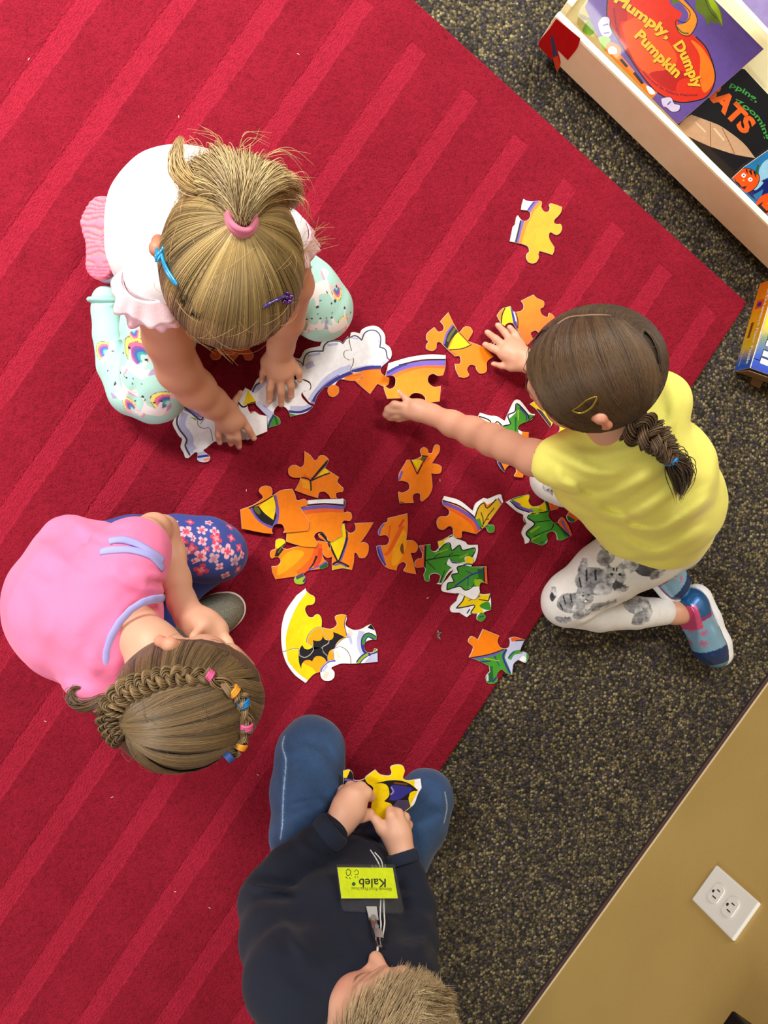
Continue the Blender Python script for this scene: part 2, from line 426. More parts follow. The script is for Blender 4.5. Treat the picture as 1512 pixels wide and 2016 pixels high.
def slab(name, outline, regions, tomap, thick, base='W', parent=None, mat=None, edge=(206, 196, 176), step=7.0, bev=.45, grad=None, extra=()):
    """solid flat piece. outline/regions in 2D drawing units, tomap(P2,h) -> world points at height h (m) above the underside"""
    out = resample(outline, .6); top = inset(out, bev)
    V = [tuple(p) for p in top]; Eg = [(i, (i+1) % len(top)) for i in range(len(top))]
    for c, poly in regions:
        q = resample(poly, .5)
        if len(q) < 3: continue
        o = len(V); V += [tuple(p) for p in q]; Eg += [(o+i, o+(i+1) % len(q)) for i in range(len(q))]
    lo, hi = out.min(0), out.max(0)
    if step:
        gx, gy = np.meshgrid(np.arange(lo[0]+step/2, hi[0], step), np.arange(lo[1]+step/2, hi[1], step))
        G = np.stack([gx.ravel(), gy.ravel()], 1); G = G + np.sin(G[:, ::-1]*3.7)*step*.2
        V += [tuple(p) for p in G[pip(G, out)]]
    r = delaunay_2d_cdt([Vector(v) for v in V], Eg, [], 0, 1e-4)
    P2 = np.array([tuple(v) for v in r[0]]); T = np.array([f for f in r[2] if len(f) == 3])
    cen = P2[T].mean(1); keep = pip(cen, top); T = T[keep]; cen = cen[keep]
    fc = np.tile(colr(base), (len(T), 1))
    gcol = None
    for c, poly in regions:
        m = pip(cen, poly); fc[m] = colr(c)
    cornc = np.repeat(fc[:, None, :], 3, 1)
    if grad is not None: cornc = grad(P2[T], cornc)
    # faces wind: make up-facing
    Pt = tomap(P2, thick); n0 = len(P2)
    a = np.cross(Pt[T[:, 1]]-Pt[T[:, 0]], Pt[T[:, 2]]-Pt[T[:, 0]])
    upv = np.mean(tomap(top[:1], thick)-tomap(top[:1], 0), 0)
    flip = a @ upv < 0; T[flip] = T[flip][:, ::-1]; cornc[flip] = cornc[flip][:, ::-1]
    # edge ring: shoulder and underside
    key = {}
    for i, p in enumerate(P2): key[(round(p[0], 3), round(p[1], 3))] = i
    from_top = []
    for p in top:
        k = (round(float(p[0]), 3), round(float(p[1]), 3))
        if k not in key: k = min(key, key=lambda q: (q[0]-p[0])**2+(q[1]-p[1])**2)
        from_top.append(key[k])
    sh = tomap(out, thick*.80); bt = tomap(out, 0.0); nb = len(out)
    Vw = np.vstack([Pt, sh, bt])
    fl = [tuple(t_) for t_ in T.tolist()]; cl = [c for t_ in cornc for c in t_]
    ec = colr(edge); wc = colr((236, 230, 220))
    s_ = 1 if 0.5*np.sum(out[:, 0]*np.roll(out[:, 1], -1)-np.roll(out[:, 0], -1)*out[:, 1]) > 0 else -1
    ea, eb = tomap(np.array([[0., 0], [1, 0], [0, 1]]), 0)[1:]-tomap(np.array([[0., 0]]), 0)
    if np.cross(ea, eb) @ upv < 0: s_ = -s_
    for i in range(nb):
        j = (i+1) % nb
        q1 = (from_top[i], n0+i, n0+j, from_top[j]); q2 = (n0+i, n0+nb+i, n0+nb+j, n0+j)
        if from_top[i] == from_top[j]: q1 = q1[:3]
        if s_ < 0: q1 = q1[::-1]; q2 = q2[::-1]
        fl += [q1, q2]; cl += [wc]*len(q1)+[ec]*4
    fl.append(tuple(range(n0+nb, n0+2*nb))[::-1] if s_ > 0 else tuple(range(n0+nb, n0+2*nb))); cl += [ec]*nb
    for c_, tris, hz in extra:            # raised lettering: (colour, triangles (n,3,2), height)
        q = tomap(tris.reshape(-1, 2), thick+hz); o_ = len(Vw); Vw = np.vstack([Vw, q])
        for k in range(len(tris)):
            ids = [o_+3*k, o_+3*k+1, o_+3*k+2]; nn = np.cross(q[3*k+1]-q[3*k], q[3*k+2]-q[3*k])
            fl.append(tuple(ids if nn @ upv > 0 else ids[::-1])); cl += [colr(c_)]*3
    used = np.zeros(len(Vw), bool)
    for q in fl: used[list(q)] = True
    rem = np.cumsum(used)-1; fl = [tuple(int(rem[i]) for i in q) for q in fl]; Vw = Vw[used]
    org = Vw.mean(0); org[2] = Vw[:, 2].min()
    me = bpy.data.meshes.new(name); me.from_pydata((Vw-(org if parent is None else 0)).tolist(), [], fl); me.update()
    at = me.color_attributes.new('Col', 'FLOAT_COLOR', 'CORNER')
    cc = np.ones((len(cl), 4), np.float32); cc[:, :3] = np.array(cl); at.data.foreach_set('color', cc.ravel())
    o = link(name, me, mat or M_PRINT, parent)
    if parent is None: o.location = org
    return o
def text_tris(txt, path, size, bold=0.0, stretch=True, off=(0, 0)):
    """lettering laid along a path (drawing units); size = em height in drawing units"""
    cu = bpy.data.curves.new('t', 'FONT'); cu.body = txt; cu.size = 1.0; cu.offset = bold; cu.resolution_u = 3
    ob = bpy.data.objects.new('t', cu); COL.objects.link(ob)
    me = ob.to_mesh(); me.calc_loop_triangles()
    v = np.array([tuple(x.co)[:2] for x in me.vertices]); T = np.array([tuple(l.vertices) for l in me.loop_triangles])
    ob.to_mesh_clear(); bpy.data.objects.remove(ob); bpy.data.curves.remove(cu)
    P = smooth2([(x, y, False) for x, y in path], 10, closed=False) if len(path) > 2 else np.array(path, float)
    P = P+np.array(off)
    sl = np.concatenate([[0], np.cumsum(np.linalg.norm(np.diff(P, axis=0), axis=1))])
    x0, x1 = v[:, 0].min(), v[:, 0].max()
    k = sl[-1]/(x1-x0) if stretch else size
    s = (v[:, 0]-x0)*k
    cx = np.interp(s, sl, P[:, 0]); cy = np.interp(s, sl, P[:, 1])
    e = np.maximum(1e-3, sl[-1]*.02)
    dx = np.interp(s+e, sl, P[:, 0])-np.interp(s-e, sl, P[:, 0]); dy = np.interp(s+e, sl, P[:, 1])-np.interp(s-e, sl, P[:, 1])
    d = np.stack([dx, dy], 1); d /= np.linalg.norm(d, axis=1)[:, None]+1e-9
    up = np.stack([d[:, 1], -d[:, 0]], 1)
    Q = np.stack([cx, cy], 1)+up*(v[:, 1]*size)[:, None]
    return Q[T]
ZT = {'3': (5.04, 460, 880), '4': (3.436, 730, 860), '5': (2.908, 540, 1150), '2': (3.78, 740, 580), '7': (9.45, 980, 370),
      '1': (3.287, 340, 600), 'b': (7.56, 560, 1150), 'k': (5.815, 960, 960), 'c': (6.3, 570, 480), 'h': (4.2, 640, 1480), 'p': (1, 0, 0), 'l': (7.56, 1040, 0), 'q': (4.554, 1180, 0), 'x': (4.917, 1320, 130), 'u': (7.757, 1360, 520)}
def regs(zk, spec):
    sc, ox, oy = ZT[zk]; R = []
    for ln in spec.strip().split(';'):
        ln = ln.strip()
        if not ln: continue
        hd, rest = ln.split(' ', 1); c = hd[0]
        if hd[1:].startswith('s'):           # stroke: Ks14 pts   (optional taper s14-3)
            ww = hd[2:].split('-'); w0 = float(ww[0])/sc; w1 = float(ww[-1])/sc
            R.append((c, stroke(parse(rest, sc, ox, oy), w0, w1)))
        elif hd[1:] == 'o':                   # circle
            x, y, r_ = map(float, rest.split(',')); a = np.linspace(0, 2*math.pi, 17)[:-1]
            R.append((c, np.stack([(x+r_*np.cos(a))/sc+ox, (y+r_*np.sin(a))/sc+oy], 1)))
        else:
            R.append((c, smooth2(parse(rest, sc, ox, oy), 4)))
    return R
PT = .0028
def piece(zk, label, lay, base, outline, spec, group='floor puzzle pieces', grad=None, z=None, tilt=None):
    z0 = RTH+.0004+lay*.0031 if z is None else z
    def tomap(P, h):
        o = np.empty((len(P), 3))
        for i, p in enumerate(P):
            zz = z0
            if tilt is not None: zz = z0+tilt[0]*(p[0]-tilt[2])+tilt[1]*(p[1]-tilt[3])
            o[i] = W(p[0], p[1], zz+PT); o[i, 2] -= PT-h
        return o
    sc, ox, oy = ZT[zk]
    o = slab('puzzle_piece', smooth2(parse(outline, sc, ox, oy), 5), regs(zk, spec), tomap, PT, base, grad=grad)
    return tag(o, label, 'puzzle piece', group)
def lg(p, q, c, w=1.0):
    """print gradient: blend towards colour c from pixel p (0) to q (1)"""
    p, q = np.array(p, float), np.array(q, float); cc = colr(c)
    def f(P, C):
        t_ = np.clip(((P-p) @ (q-p))/((q-p) @ (q-p)), 0, 1)[..., None]*w
        m = ((C[..., 0] > .5) & (C[..., 2] < .12))[..., None]     # only the orange / yellow ink
        return np.where(m, C*(1-t_)+cc*t_, C)
    return f
piece('7', 'yellow-orange puzzle piece with white and violet corner, alone nearest the bookshelf', 0, 'A',
 '480,200! 540,235 640,250! 780,238 825,270 815,350 850,420 900,445 950,425 970,370 955,310 1000,285 1120,320! 1200,355! 1180,450 1120,530 1060,590 1055,650 1110,672 1170,670 1200,740 1170,830 1100,875 1040,850 985,825 955,870 965,950 1010,1030 1058,1100! 1050,1180! 1020,1245! 900,1205! 780,1172! 760,1230 765,1300 720,1380 650,1405 570,1375 530,1290 545,1220 585,1180 575,1110 530,1070 450,1040! 225,993! 280,720! 320,680! 345,540! 375,505! 430,580 480,610 550,600 600,540 610,470 570,425 520,415! 435,405! 450,300!',
 'Os70 800,250 660,400 600,520 540,630 470,800 400,1050; W 150,980 340,1000! 410,700! 430,610 480,600 560,420! 690,240! 400,150 150,700; Vs60 740,230 650,330 580,450; Vs50 480,590 420,780 355,1040; Bs30 690,240 610,340 545,440; Ks34 430,600 385,800 330,1020; Ls40 370,560 390,640')
piece('3', 'orange puzzle piece with yellow nose corner, topmost of the heap by the floral knee', 0, 'O',
 '700,40! 760,80 800,130 830,120 850,88 900,85 940,120 935,155! 905,210! 1045,300! 1030,345 1060,380 1090,410 1080,445 1045,450 1015,465 1020,500 1030,512! 960,512! 945,480 900,445 855,450 840,480 838,508! 740,480 605,432! 640,370 662,305! 600,305 550,280 540,225 570,185 620,180 660,200 690,180 700,120',
 'A 670,312! 745,330! 755,420! 680,400!; Ds50-20 690,290 760,320 840,270; Y 910,208! 950,252! 825,298!; Ks34-16 940,140 860,225 765,335; Ks14 955,258 870,288 770,335; Ks14 670,305 720,310 762,340 768,435')
piece('3', 'orange puzzle piece with a bent strip and long yellow wedge, right end of the heap', 0, 'O',
 '1075,760! 1105,760! 1110,820 1160,853 1205,830 1210,790 1197,757! 1390,748! 1330,850 1260,950! 1300,945 1340,975 1335,1050 1300,1100 1250,1100 1225,1060 1200,1055 1195,1140 1175,1222! 1080,1205 978,1225! 975,1150 980,1090! 930,1100 890,1070 890,1030 930,1015 965,1020! 950,960 850,900! 838,865 870,850! 1000,840!',
 'X 980,1180! 1040,1155! 1140,1195! 1175,1222! 1080,1205 980,1222!; Y 1070,760! 1105,770! 1112,900! 1045,1120 1030,1130! 955,945! 1060,890!; Vs30-14 1125,900 1095,1030 1060,1130; Ks16 1105,760 1125,900 1080,1040 1040,1140; Ks30-16 860,850 900,890 945,950 990,1050 1035,1140; Ks20 980,1168 1040,1140 1145,1188; Vs14 1000,1175 1060,1160 1120,1190')
piece('3', 'orange puzzle piece with yellow knob and two green tabs, lowest of the heap', 0, 'O',
 '415,930! 440,912 480,912 510,930 515,965 480,1000! 530,1015! 620,990! 840,930! 930,945! 945,990 965,1010! 900,1030 880,1060 900,1120! 935,1150 930,1190 880,1210! 740,1225! 690,1260! 712,1300 700,1350 655,1365 610,1350 600,1310 620,1285! 510,1300 415,1315! 385,1250 375,1185! 430,1180 465,1140 450,1100 410,1095 380,1110! 360,1080 370,1030 410,1015!',
 'Ds70 845,960 810,1090 740,1180 640,1265; A 480,1100 600,1020 700,1060 560,1200 430,1270; Y 400,930 440,905 490,905 515,945 470,985 430,1005; K 520,945! 520,985! 440,1090! 405,1085! 425,1020!; Es16 490,975 440,1050; Rs40 860,1000 850,1120 800,1190; Ks24-8 825,1080 790,1160 740,1220; H 850,1195! 880,1150! 950,1130! 940,1200! 860,1220!; T 590,1320 620,1275 700,1270 725,1310 690,1370 640,1375; Ss36 620,1300 700,1262; Bs20 690,1340 715,1300; Vs14 740,1220 850,1180 920,1135', grad=None)
piece('3', 'orange puzzle piece with white rim along its upper edge, middle of the heap', 1, 'O',
 '735,530! 850,520 1060,515 1085,512 1112,535! 1110,580 1090,610! 1095,650 1130,643 1165,655 1175,700 1150,735 1100,730 1075,755! 1065,800! 1075,885! 1030,905 975,940! 935,930 920,880 880,845 830,850 800,885 815,920 835,960 815,995! 700,990 600,965 520,940! 525,850! 600,700 665,600! 720,575!',
 'Ds44 670,655 900,625 1095,630; Vs34 665,615 780,602 900,592 1095,602; W 735,525! 1090,505! 1090,568! 900,558 735,578!; Ks16 730,578 900,564 1090,578; Ss26 1103,530 1100,600; Ks8 975,940 1075,885', grad=lg((620, 1010), (590, 1060), 'A', .5))
piece('3', 'orange puzzle piece with black-ringed yellow eye, leftmost of the heap', 2, 'O',
 '65,622! 180,580 260,530 290,495 250,440 270,400 320,385 370,400 385,440 380,480 400,475! 470,430 580,415! 610,470 630,530 700,515 735,550 720,580 665,600! 700,660 755,740! 740,830! 600,845 490,853! 505,820 480,770 430,765 395,785 380,830 390,862! 300,855 80,812!',
 'Vs40 175,600 230,690 300,750 400,785 432,650 405,480; K 180,595! 255,585! 395,725! 415,640! 425,690 385,785! 290,745 220,675; Y 252,590! 330,530 398,488! 415,580 410,650 395,725! 310,660; E 200,600 245,600 268,650 250,670 212,640; Ks12 150,610 300,540 400,478; Ns10 400,485 430,600')
piece('4', 'orange puzzle piece with small yellow triangle, alone in the middle of the rug', 0, 'O',
 '345,130! 335,90 360,70 385,85 390,110! 415,108 425,70 440,52 465,60 465,100 440,140 415,180! 450,185 480,205 470,245 430,252 410,245! 418,330 410,370 390,405! 350,437 335,425 335,390 310,382 285,400 292,447! 195,450! 185,375 215,378 258,355 255,315 220,300 190,300! 190,250 225,190 245,155! 300,153',
 'Y 275,155! 352,155! 318,222!; Ks10-5 268,152 315,255; Ks9 315,250 360,165 390,135; E 350,132! 385,132! 352,165! 335,155!; Ks8 340,128 388,132; Ds24-6 395,140 350,190; Vs14 214,232 192,292; Ns8 195,438 225,448')
piece('4', 'orange puzzle piece with white rim and yellow leaf with a green knob', 1, 'O',
 '497,400! 600,430 690,500! 710,450 765,412! 790,420! 875,388 890,420 897,440! 840,520 790,590 800,595! 835,600 835,640 800,648 780,615 770,610! 715,658! 660,645 620,640 615,680 590,685 560,672 555,620 530,605 490,630 455,615 447,570 470,540 520,535 530,500 490,460 483,430!',
 'Ds44-30 500,460 600,510 690,580 720,650; Vs22 485,445 600,492 700,562 735,630; W 497,395! 600,425 690,495! 710,440 765,400 880,375 905,445! 880,465! 862,418! 790,460! 765,435! 725,480 702,545! 600,462 485,428!; Ks9 485,430 600,468 705,548 750,625; X 705,545! 735,470 765,450! 790,480! 855,422! 892,455! 840,530 765,615 735,600; G 712,560! 738,550! 758,612! 735,605!; Ks8 705,545 730,475 765,448 788,482 850,420; Vs9 890,460 862,415; Ks6 757,612 760,560 745,510; Ks6 762,590 790,540 835,480; Ns8 790,530 810,515; Ns8 775,560 800,555; G 780,600 830,592 842,640 800,655; Bs8 790,600 770,612')
piece('4', 'tall orange puzzle piece with violet left edge beside the green leaf pieces', 0, 'O',
 '248,518! 250,620 240,700! 290,702 320,740 305,780 270,785! 290,850 308,930! 225,910 235,880 240,860 215,848 185,870 175,905! 100,880 50,800 38,740! 60,735 110,730 125,690 100,665 60,670 50,640 80,590 110,575 115,550!',
 'A 160,720 200,640 235,640 240,740 180,860 140,860; Ds30-20 215,600 165,700 120,780 95,800; Ds14 130,600 120,690; V 36,735! 66,735! 105,870! 50,820; Bs12 42,745 70,820 100,870; Vs16 55,665 65,620 90,585; N 205,730 218,722 224,785 212,792 198,762; Rs14 225,560 190,610', grad=None)
piece('4', 'green leaf puzzle piece with orange left tab, highest of three overlapping leaf pieces', 0, 'W',
 '325,737! 405,725! 405,760 430,775 460,750 455,710 480,700 550,660! 585,690! 640,710 660,730 725,730! 725,780 700,850 640,880! 560,900 520,930 480,1000! 445,995! 460,985! 470,940 430,925 400,940 400,975 370,975 357,935! 370,900 360,880! 310,885 297,850 320,825 345,820 350,790!',
 'D 320,730! 375,730! 362,885! 300,890 290,840 350,800!; Vs10 330,745 355,775; G 370,732! 407,725! 405,760 430,780 462,765 500,730 535,722! 550,765! 600,735 622,768! 704,752! 692,800! 650,842 600,855 530,900 478,992! 455,985 470,938 430,920 395,940 400,980 365,975 350,935! 370,900 365,840!; Ks8 460,765 500,728 535,720 550,768 600,733 622,768 704,752 690,805 655,840; Ks13 370,735 364,890; Ks9-4 364,838 480,815 600,800; Ks7-3 380,845 440,900; Ks6-3 420,828 470,780; Ks6-3 520,812 560,780; Hs12 500,860 560,850; Ts8 440,790 520,760; Ts7 600,820 660,790; Y 448,700 488,698 500,722 462,740; Ks7 480,700 555,668; Ys10 495,700 530,680; Ks6 500,905 470,985')
piece('4', 'green leaf puzzle piece with round yellow knob and orange end, middle of three leaf pieces', 1, 'W',
 '530,820! 545,840 590,850 620,860! 640,850 635,820 660,805 695,825 690,855 680,880! 785,878! 790,995! 750,985 735,1015 740,1050! 700,1100 600,1060 570,1060! 485,1045 485,1000 520,960! 560,900 540,880! 515,860',
 'G 585,880! 640,868! 680,878! 760,882! 770,985! 720,1012 680,1015 640,1038 600,1010! 518,1038! 522,990! 562,980! 547,935! 592,920!; Bs9 540,835 555,850 600,852; Ks8 640,868 585,882 592,920 547,935 562,980 522,990 515,1036; Ks7 515,1036 600,1012 640,1038 690,1012 720,960 770,975; T 700,965! 750,960! 770,990! 730,1015! 700,1000!; H 720,895! 765,890! 768,970! 730,960!; D 762,876! 790,876! 792,998! 772,990!; Ks8 764,880 770,990; Bs10 768,905 690,930 640,960 570,1010; Bs6 690,930 640,905; Bs6 660,950 655,1010; Y 637,830 662,803 697,825 690,858 645,858; Bs9 620,872 650,860 690,865')
piece('4', 'yellow leaf puzzle piece with green knob, lowest of three overlapping leaf pieces', 0, 'W',
 '690,1010! 740,1010! 735,1050 760,1065 810,1060! 815,1110 815,1170! 765,1190 780,1220 750,1250 718,1235 720,1200! 680,1200 650,1222! 615,1200 600,1190! 545,1185 540,1150 580,1110! 600,1060 640,1030 640,990!',
 'Y 690,1000! 745,1005! 738,1055 760,1070 812,1065! 795,1110! 815,1172! 740,1140! 768,1192! 675,1192! 702,1142! 582,1156! 620,1110! 640,1060! 660,1030!; Ks8 655,1030 640,1062 620,1112 582,1157 640,1150 705,1140 676,1192 720,1198; Bs9 680,1010 655,1040; Bs9 575,1158 620,1155; Bs9 670,1165 650,1195; Ks7 810,1062 795,1110; Vs8-4 700,1090 660,1110; Vs8-4 740,1075 700,1100; Ks6 795,1110 730,1100; G 735,1140 795,1115 818,1172! 770,1168; Ss8 810,1075 800,1100; G 718,1225 750,1188 785,1222 750,1256; Bs8 735,1220 765,1212')
piece('5', 'orange, green and lavender puzzle piece overhanging the rug edge', 0, 'G',
 '1195,257! 1290,295! 1280,330 1300,365 1340,365 1350,335 1345,310! 1380,303 1435,318! 1420,350 1405,390! 1440,390 1458,415 1440,450 1410,440 1395,435! 1370,460 1362,520! 1330,510 1300,490 1275,520 1280,555 1250,572 1220,565 1212,530 1235,500! 1230,470! 1180,445 1115,420! 1130,390 1140,360! 1110,330 1125,300 1150,305 1165,320!',
 'L 1340,300! 1445,310! 1410,385! 1465,400! 1450,460! 1395,440! 1365,530! 1345,480! 1320,420! 1330,380!; O 1195,250! 1295,295! 1280,330 1300,365! 1315,370! 1225,400 1110,422! 1090,300!; D 1348,300! 1440,316! 1360,330!; Vs14 1118,428 1225,412 1310,380; Ks6 1115,423 1225,404 1312,374; Bs12-6 1180,445 1240,440; Bs8-4 1260,410 1290,470; Bs12 1330,375 1310,420 1350,510; Gs22 1345,430 1370,395 1420,385; Bs6 1340,420 1375,385; Gs14 1450,395 1450,440; W 1405,430 1425,410 1442,430 1420,448; H 1225,470! 1250,470! 1255,560! 1220,560!; Ls10 1222,520 1222,555; Bs10 1250,560 1275,530; Ts8-4 1200,425 1290,440; Ks6 1380,325 1430,320')
piece('k', 'green and yellow leaf puzzle piece with white rim beside the grey cat leggings', 0, 'G',
 '205,165! 330,110 470,78! 490,100 470,150 500,205 560,215 620,190 655,150 635,90 640,60! 760,40! 820,150! 818,225 780,250 710,262! 700,330 760,400 805,400! 830,355 870,342 920,420 970,540! 945,555! 910,575! 860,600 800,600 795,560 770,510 720,505 680,540 690,610 640,660 580,650 500,620! 430,645! 420,590 390,520 420,440 450,410! 415,380 410,310! 330,270',
 'W 195,165! 265,140! 330,235 490,295! 465,350! 540,420! 445,520 490,580! 480,650! 430,655! 380,520 450,410! 400,310! 330,280; Y 290,140! 470,80! 500,205 560,215 650,170 675,262! 550,305 430,270 330,180!; Vs36 290,160 400,240 530,270; Vs26-8 300,160 380,195; Ks12 255,150 350,235 480,285; Ks12 500,300 690,275; T 480,230! 560,230! 640,260! 560,300!; D 655,60! 760,30! 830,150! 818,225 780,250 712,265! 690,200!; Ks22 650,110 690,200 712,290; D 790,400! 870,338 920,420 975,545! 930,555! 860,470!; Vs28-18 850,380 890,460 940,550; Ks18 770,390 860,480 935,560; Ks16 480,310 460,350 540,415 440,520 490,590 475,630; Ks9 540,395 640,385 720,375; Ks9 530,560 640,510 735,470 760,410; Ks9 760,410 730,480; Ts36-14 490,510 600,440; Ts22-8 500,600 600,550; Ks8 600,640 640,615; Ls14 660,640 690,605; Hs20 820,440 900,560; Ns5 590,250 610,235')
piece('k', 'small visible end of an orange puzzle piece with green corner under the leggings', 0, 'D',
 '960,190! 1120,190! 1150,260! 1140,300! 1060,280! 1045,360! 1030,370! 985,395 930,385 905,330 940,270!',
 'H 895,310! 1000,365! 985,405! 930,405!; Ss22 1030,230 1080,270; Ns12 1040,300 1060,340')
piece('2', 'green and yellow leaf puzzle piece with white rim beyond the reaching forearm', 0, 'W',
 '775,878! 850,900 900,905 960,940! 990,870 1030,790 1070,785 1110,830 1150,880 1187,890! 1160,930 1110,950 1070,970 1060,1000 1090,1020! 1140,1025! 1135,1100! 1100,1150! 1000,1150! 900,1130! 740,1000! 730,970!',
 'G 1050,808! 1130,890! 1190,900! 1140,940! 1110,952 1068,970! 1060,1010 1075,1070! 1030,1070! 945,1025! 945,975! 1005,970! 985,930! 1040,880!; Ks10 1140,925 1128,890 1050,810 1035,870 985,895 990,930 1000,965 948,980 945,1020; Bs12-6 1070,840 1120,900 1120,940; Ks8 1190,895 1130,945; Ts14-6 1060,860 1060,940; Hs16-8 1040,910 1040,1050; Y 765,915! 850,950! 858,1020! 735,990!; Vs14 738,975 768,912; Ks10 765,905 850,940 860,1015; Y 900,950! 945,990! 950,1040! 865,1020!; Ks10 865,1010 900,945 950,990; Ks8 800,960 815,1000; O 950,1035! 1000,1028! 1020,1070! 1075,1070! 1090,1020! 1145,1020! 1140,1110! 950,1160!')
piece('4', 'orange puzzle piece with dark corner showing just below the reaching forearm', 1, 'O',
 '850,130! 860,180! 880,215 905,240! 918,210 945,190 975,200 985,235 970,265 1000,275! 1030,275! 1045,190! 1050,100! 900,40!',
 'Bs26 855,150 895,235; Ks10 870,160 905,235')
piece('2', 'yellow puzzle piece with dark bat-wing corners just below the brown-haired girl\'s face', 0, 'Y',
 '1200,690 1225,675 1400,690! 1520,900! 1430,1038! 1335,1040! 1368,1010 1360,960 1325,950 1300,990! 1200,860 1145,815! 1225,765! 1195,715',
 'S 1195,845! 1235,865! 1305,960! 1300,995!; Ns8 1215,870 1290,960; B 1340,1025! 1440,1005! 1430,1045! 1330,1045!; Ks10 1200,850 1300,985')
P_HELD = piece('2', 'orange puzzle piece with white and violet arc edge pinched by the reaching hand', 0, 'O',
 '95,510! 250,465 400,445 520,450! 518,540 500,600! 465,605 430,590 395,605 390,650 430,685 485,680! 475,795! 400,805 345,820! 370,780 340,740 280,735 240,770! 85,775! 60,700 60,670! 100,700 140,680 145,620 110,600 70,608!',
 'Ds34 90,640 200,570 350,530 518,535; Vs40 75,600 200,540 350,508 518,508; W 95,500! 250,460 400,440 522,445! 522,478! 330,482 180,522 88,575!; Bs20 78,585 150,545 230,515; Ks11 170,525 340,489 518,483', grad=lg((830, 730), (800, 780), 'A', .6), z=RTH+.004, tilt=(0, .00035, 820, 700))
piece('2', 'orange puzzle piece with yellow wedge and black arc, left of the spread hand', 0, 'O',
 '540,130! 580,215! 620,285! 660,240 700,240 722,275 700,320 685,345! 800,390 877,460! 830,500 825,570 780,588 750,560 740,530 700,525 680,560 695,600 660,620 620,612! 595,560 588,515! 630,510 625,460 590,460! 540,415! 510,385! 480,355 455,360 450,400 420,420 378,405 375,375 390,350 375,335! 380,290 430,245! 440,245 465,275 500,265 505,235 478,200!',
 'Y 600,275! 708,378! 650,400 538,414!; K 572,222! 614,275! 560,340 530,412! 503,372! 530,290; Es20 590,250 550,310 535,350; Vs14 572,228 528,290 505,368; Ks8 540,412 640,402 712,372; Ns8 610,270 700,370; Ds20-8 540,420 600,450')
piece('2', 'orange puzzle piece with yellow and blue striped corner under the spread hand\'s fingertips', 0, 'O',
 '900,155! 940,105 1005,85! 1020,120 1040,130! 1090,115 1100,80 1080,45! 1130,20 1175,0! 1200,25 1250,50 1250,90 1225,110 1240,150 1280,165 1290,135 1320,150! 1380,250! 1215,285! 1190,268 1155,285 1165,320 1175,325! 1130,375! 1100,350! 1060,270 1050,260! 1020,215 980,215 960,235! 930,215!',
 'Y 950,100! 1012,80! 1045,255! 1000,205 960,240! 925,205!; Ks10 962,98 940,150 932,215; Bs24 1012,85 1025,160 1045,260; Ls10 1025,120 1045,200; Ks8 1040,130 1056,190 1056,250', grad=lg((1060, 600), (1085, 650), 'D', .8))
piece('1', 'orange puzzle piece with two knobs in the shade under the blonde girl', 0, 'D',
 '240,320 270,290 290,260! 160,250! 160,190! 380,200! 480,240! 500,290 524,320 510,355 470,355 455,325 430,320! 390,368! 350,330 320,315! 300,350 260,355 240,330',
 'Ls60 150,215 300,235; Vs14 150,240 290,262; Ks10 310,270 380,250 450,280; Ns14 330,262 440,272')
# --- the assembled cloud arc
CG = 'white cloud puzzle pieces joined in an arc'
piece('c', 'white cloud puzzle piece at the right end of the joined cloud arc', 0, 'W',
 '745,1180! 760,1100! 800,1092 870,1110! 900,1060 1000,1018 1100,1030 1180,1120 1190,1240! 1250,1290 1270,1370 1240,1440 1150,1520! 1130,1560 1145,1610! 1190,1640! 1240,1670 1230,1740 1170,1770 1100,1740 1085,1745! 1000,1865! 900,1780 805,1692! 855,1682 903,1660 893,1602! 773,1590! 763,1560 793,1480 793,1420 743,1440 683,1400 683,1340 723,1320 773,1325! 753,1250',
 'Ls50 1140,1500 1230,1440; Ls30 775,1560 900,1530 1050,1510; Ds40 890,1590 1000,1570 1140,1560; O 670,1600! 900,1575 1130,1560! 1150,1620! 1270,1640! 1240,1810! 1085,1770! 1000,1890! 780,1690!; Bs44 765,1590 900,1553 1020,1533 1140,1530; Ss16 740,1170 800,1140 850,1155 897,1198; Ss16 897,1195 930,1110 1000,1072 1080,1085 1130,1160 1120,1285; Ss16 1115,1280 1190,1312 1212,1410 1245,1440; Ls20 770,1165 850,1180; Ls20 1100,1130 1100,1230', CG)
piece('c', 'white and lavender cloud puzzle piece in the arc against the mint-legginged knee', 0, 'W',
 '60,1410! 130,1415 200,1310 380,1265! 400,1220 480,1195 620,1200 660,1225! 720,1150 743,1182! 737,1200 747,1250 766,1325! 718,1317 676,1340 676,1400 738,1443 786,1424 786,1480 756,1560 766,1593! 886,1605 896,1655 850,1685 780,1700 700,1690! 640,1680 600,1700 565,1750! 610,1780 610,1850 550,1900 490,1880 470,1820 480,1780 430,1780! 350,1880 305,1995! 243,1965! 203,1915 163,1858 183,1825 263,1802 256,1720 183,1681 150,1686! 60,1690! 30,1500!',
 'Ls70 200,1530 300,1480; Ls110 270,1960 360,1830 470,1700 620,1600 770,1550; Ms50 280,1980 380,1830 480,1730 620,1640; Os30 470,1800 560,1700 700,1640 900,1610; Bs46 300,1960 350,1870 480,1750 620,1660 780,1592; Ds44 690,1668 800,1650 900,1632; O 665,1680! 700,1655! 900,1625! 905,1700! 700,1710!; O 470,1830 490,1775 560,1750 620,1790 610,1860 550,1910 490,1890; Ss18 165,1515 190,1400 260,1340 418,1330; Ss18 415,1335 432,1260 500,1208 620,1208 665,1240; Ss18 662,1238 700,1180 745,1160; Ls36 220,1390 380,1360; Ls30 470,1260 600,1240; Ss12 60,1430 140,1470 170,1515', CG)
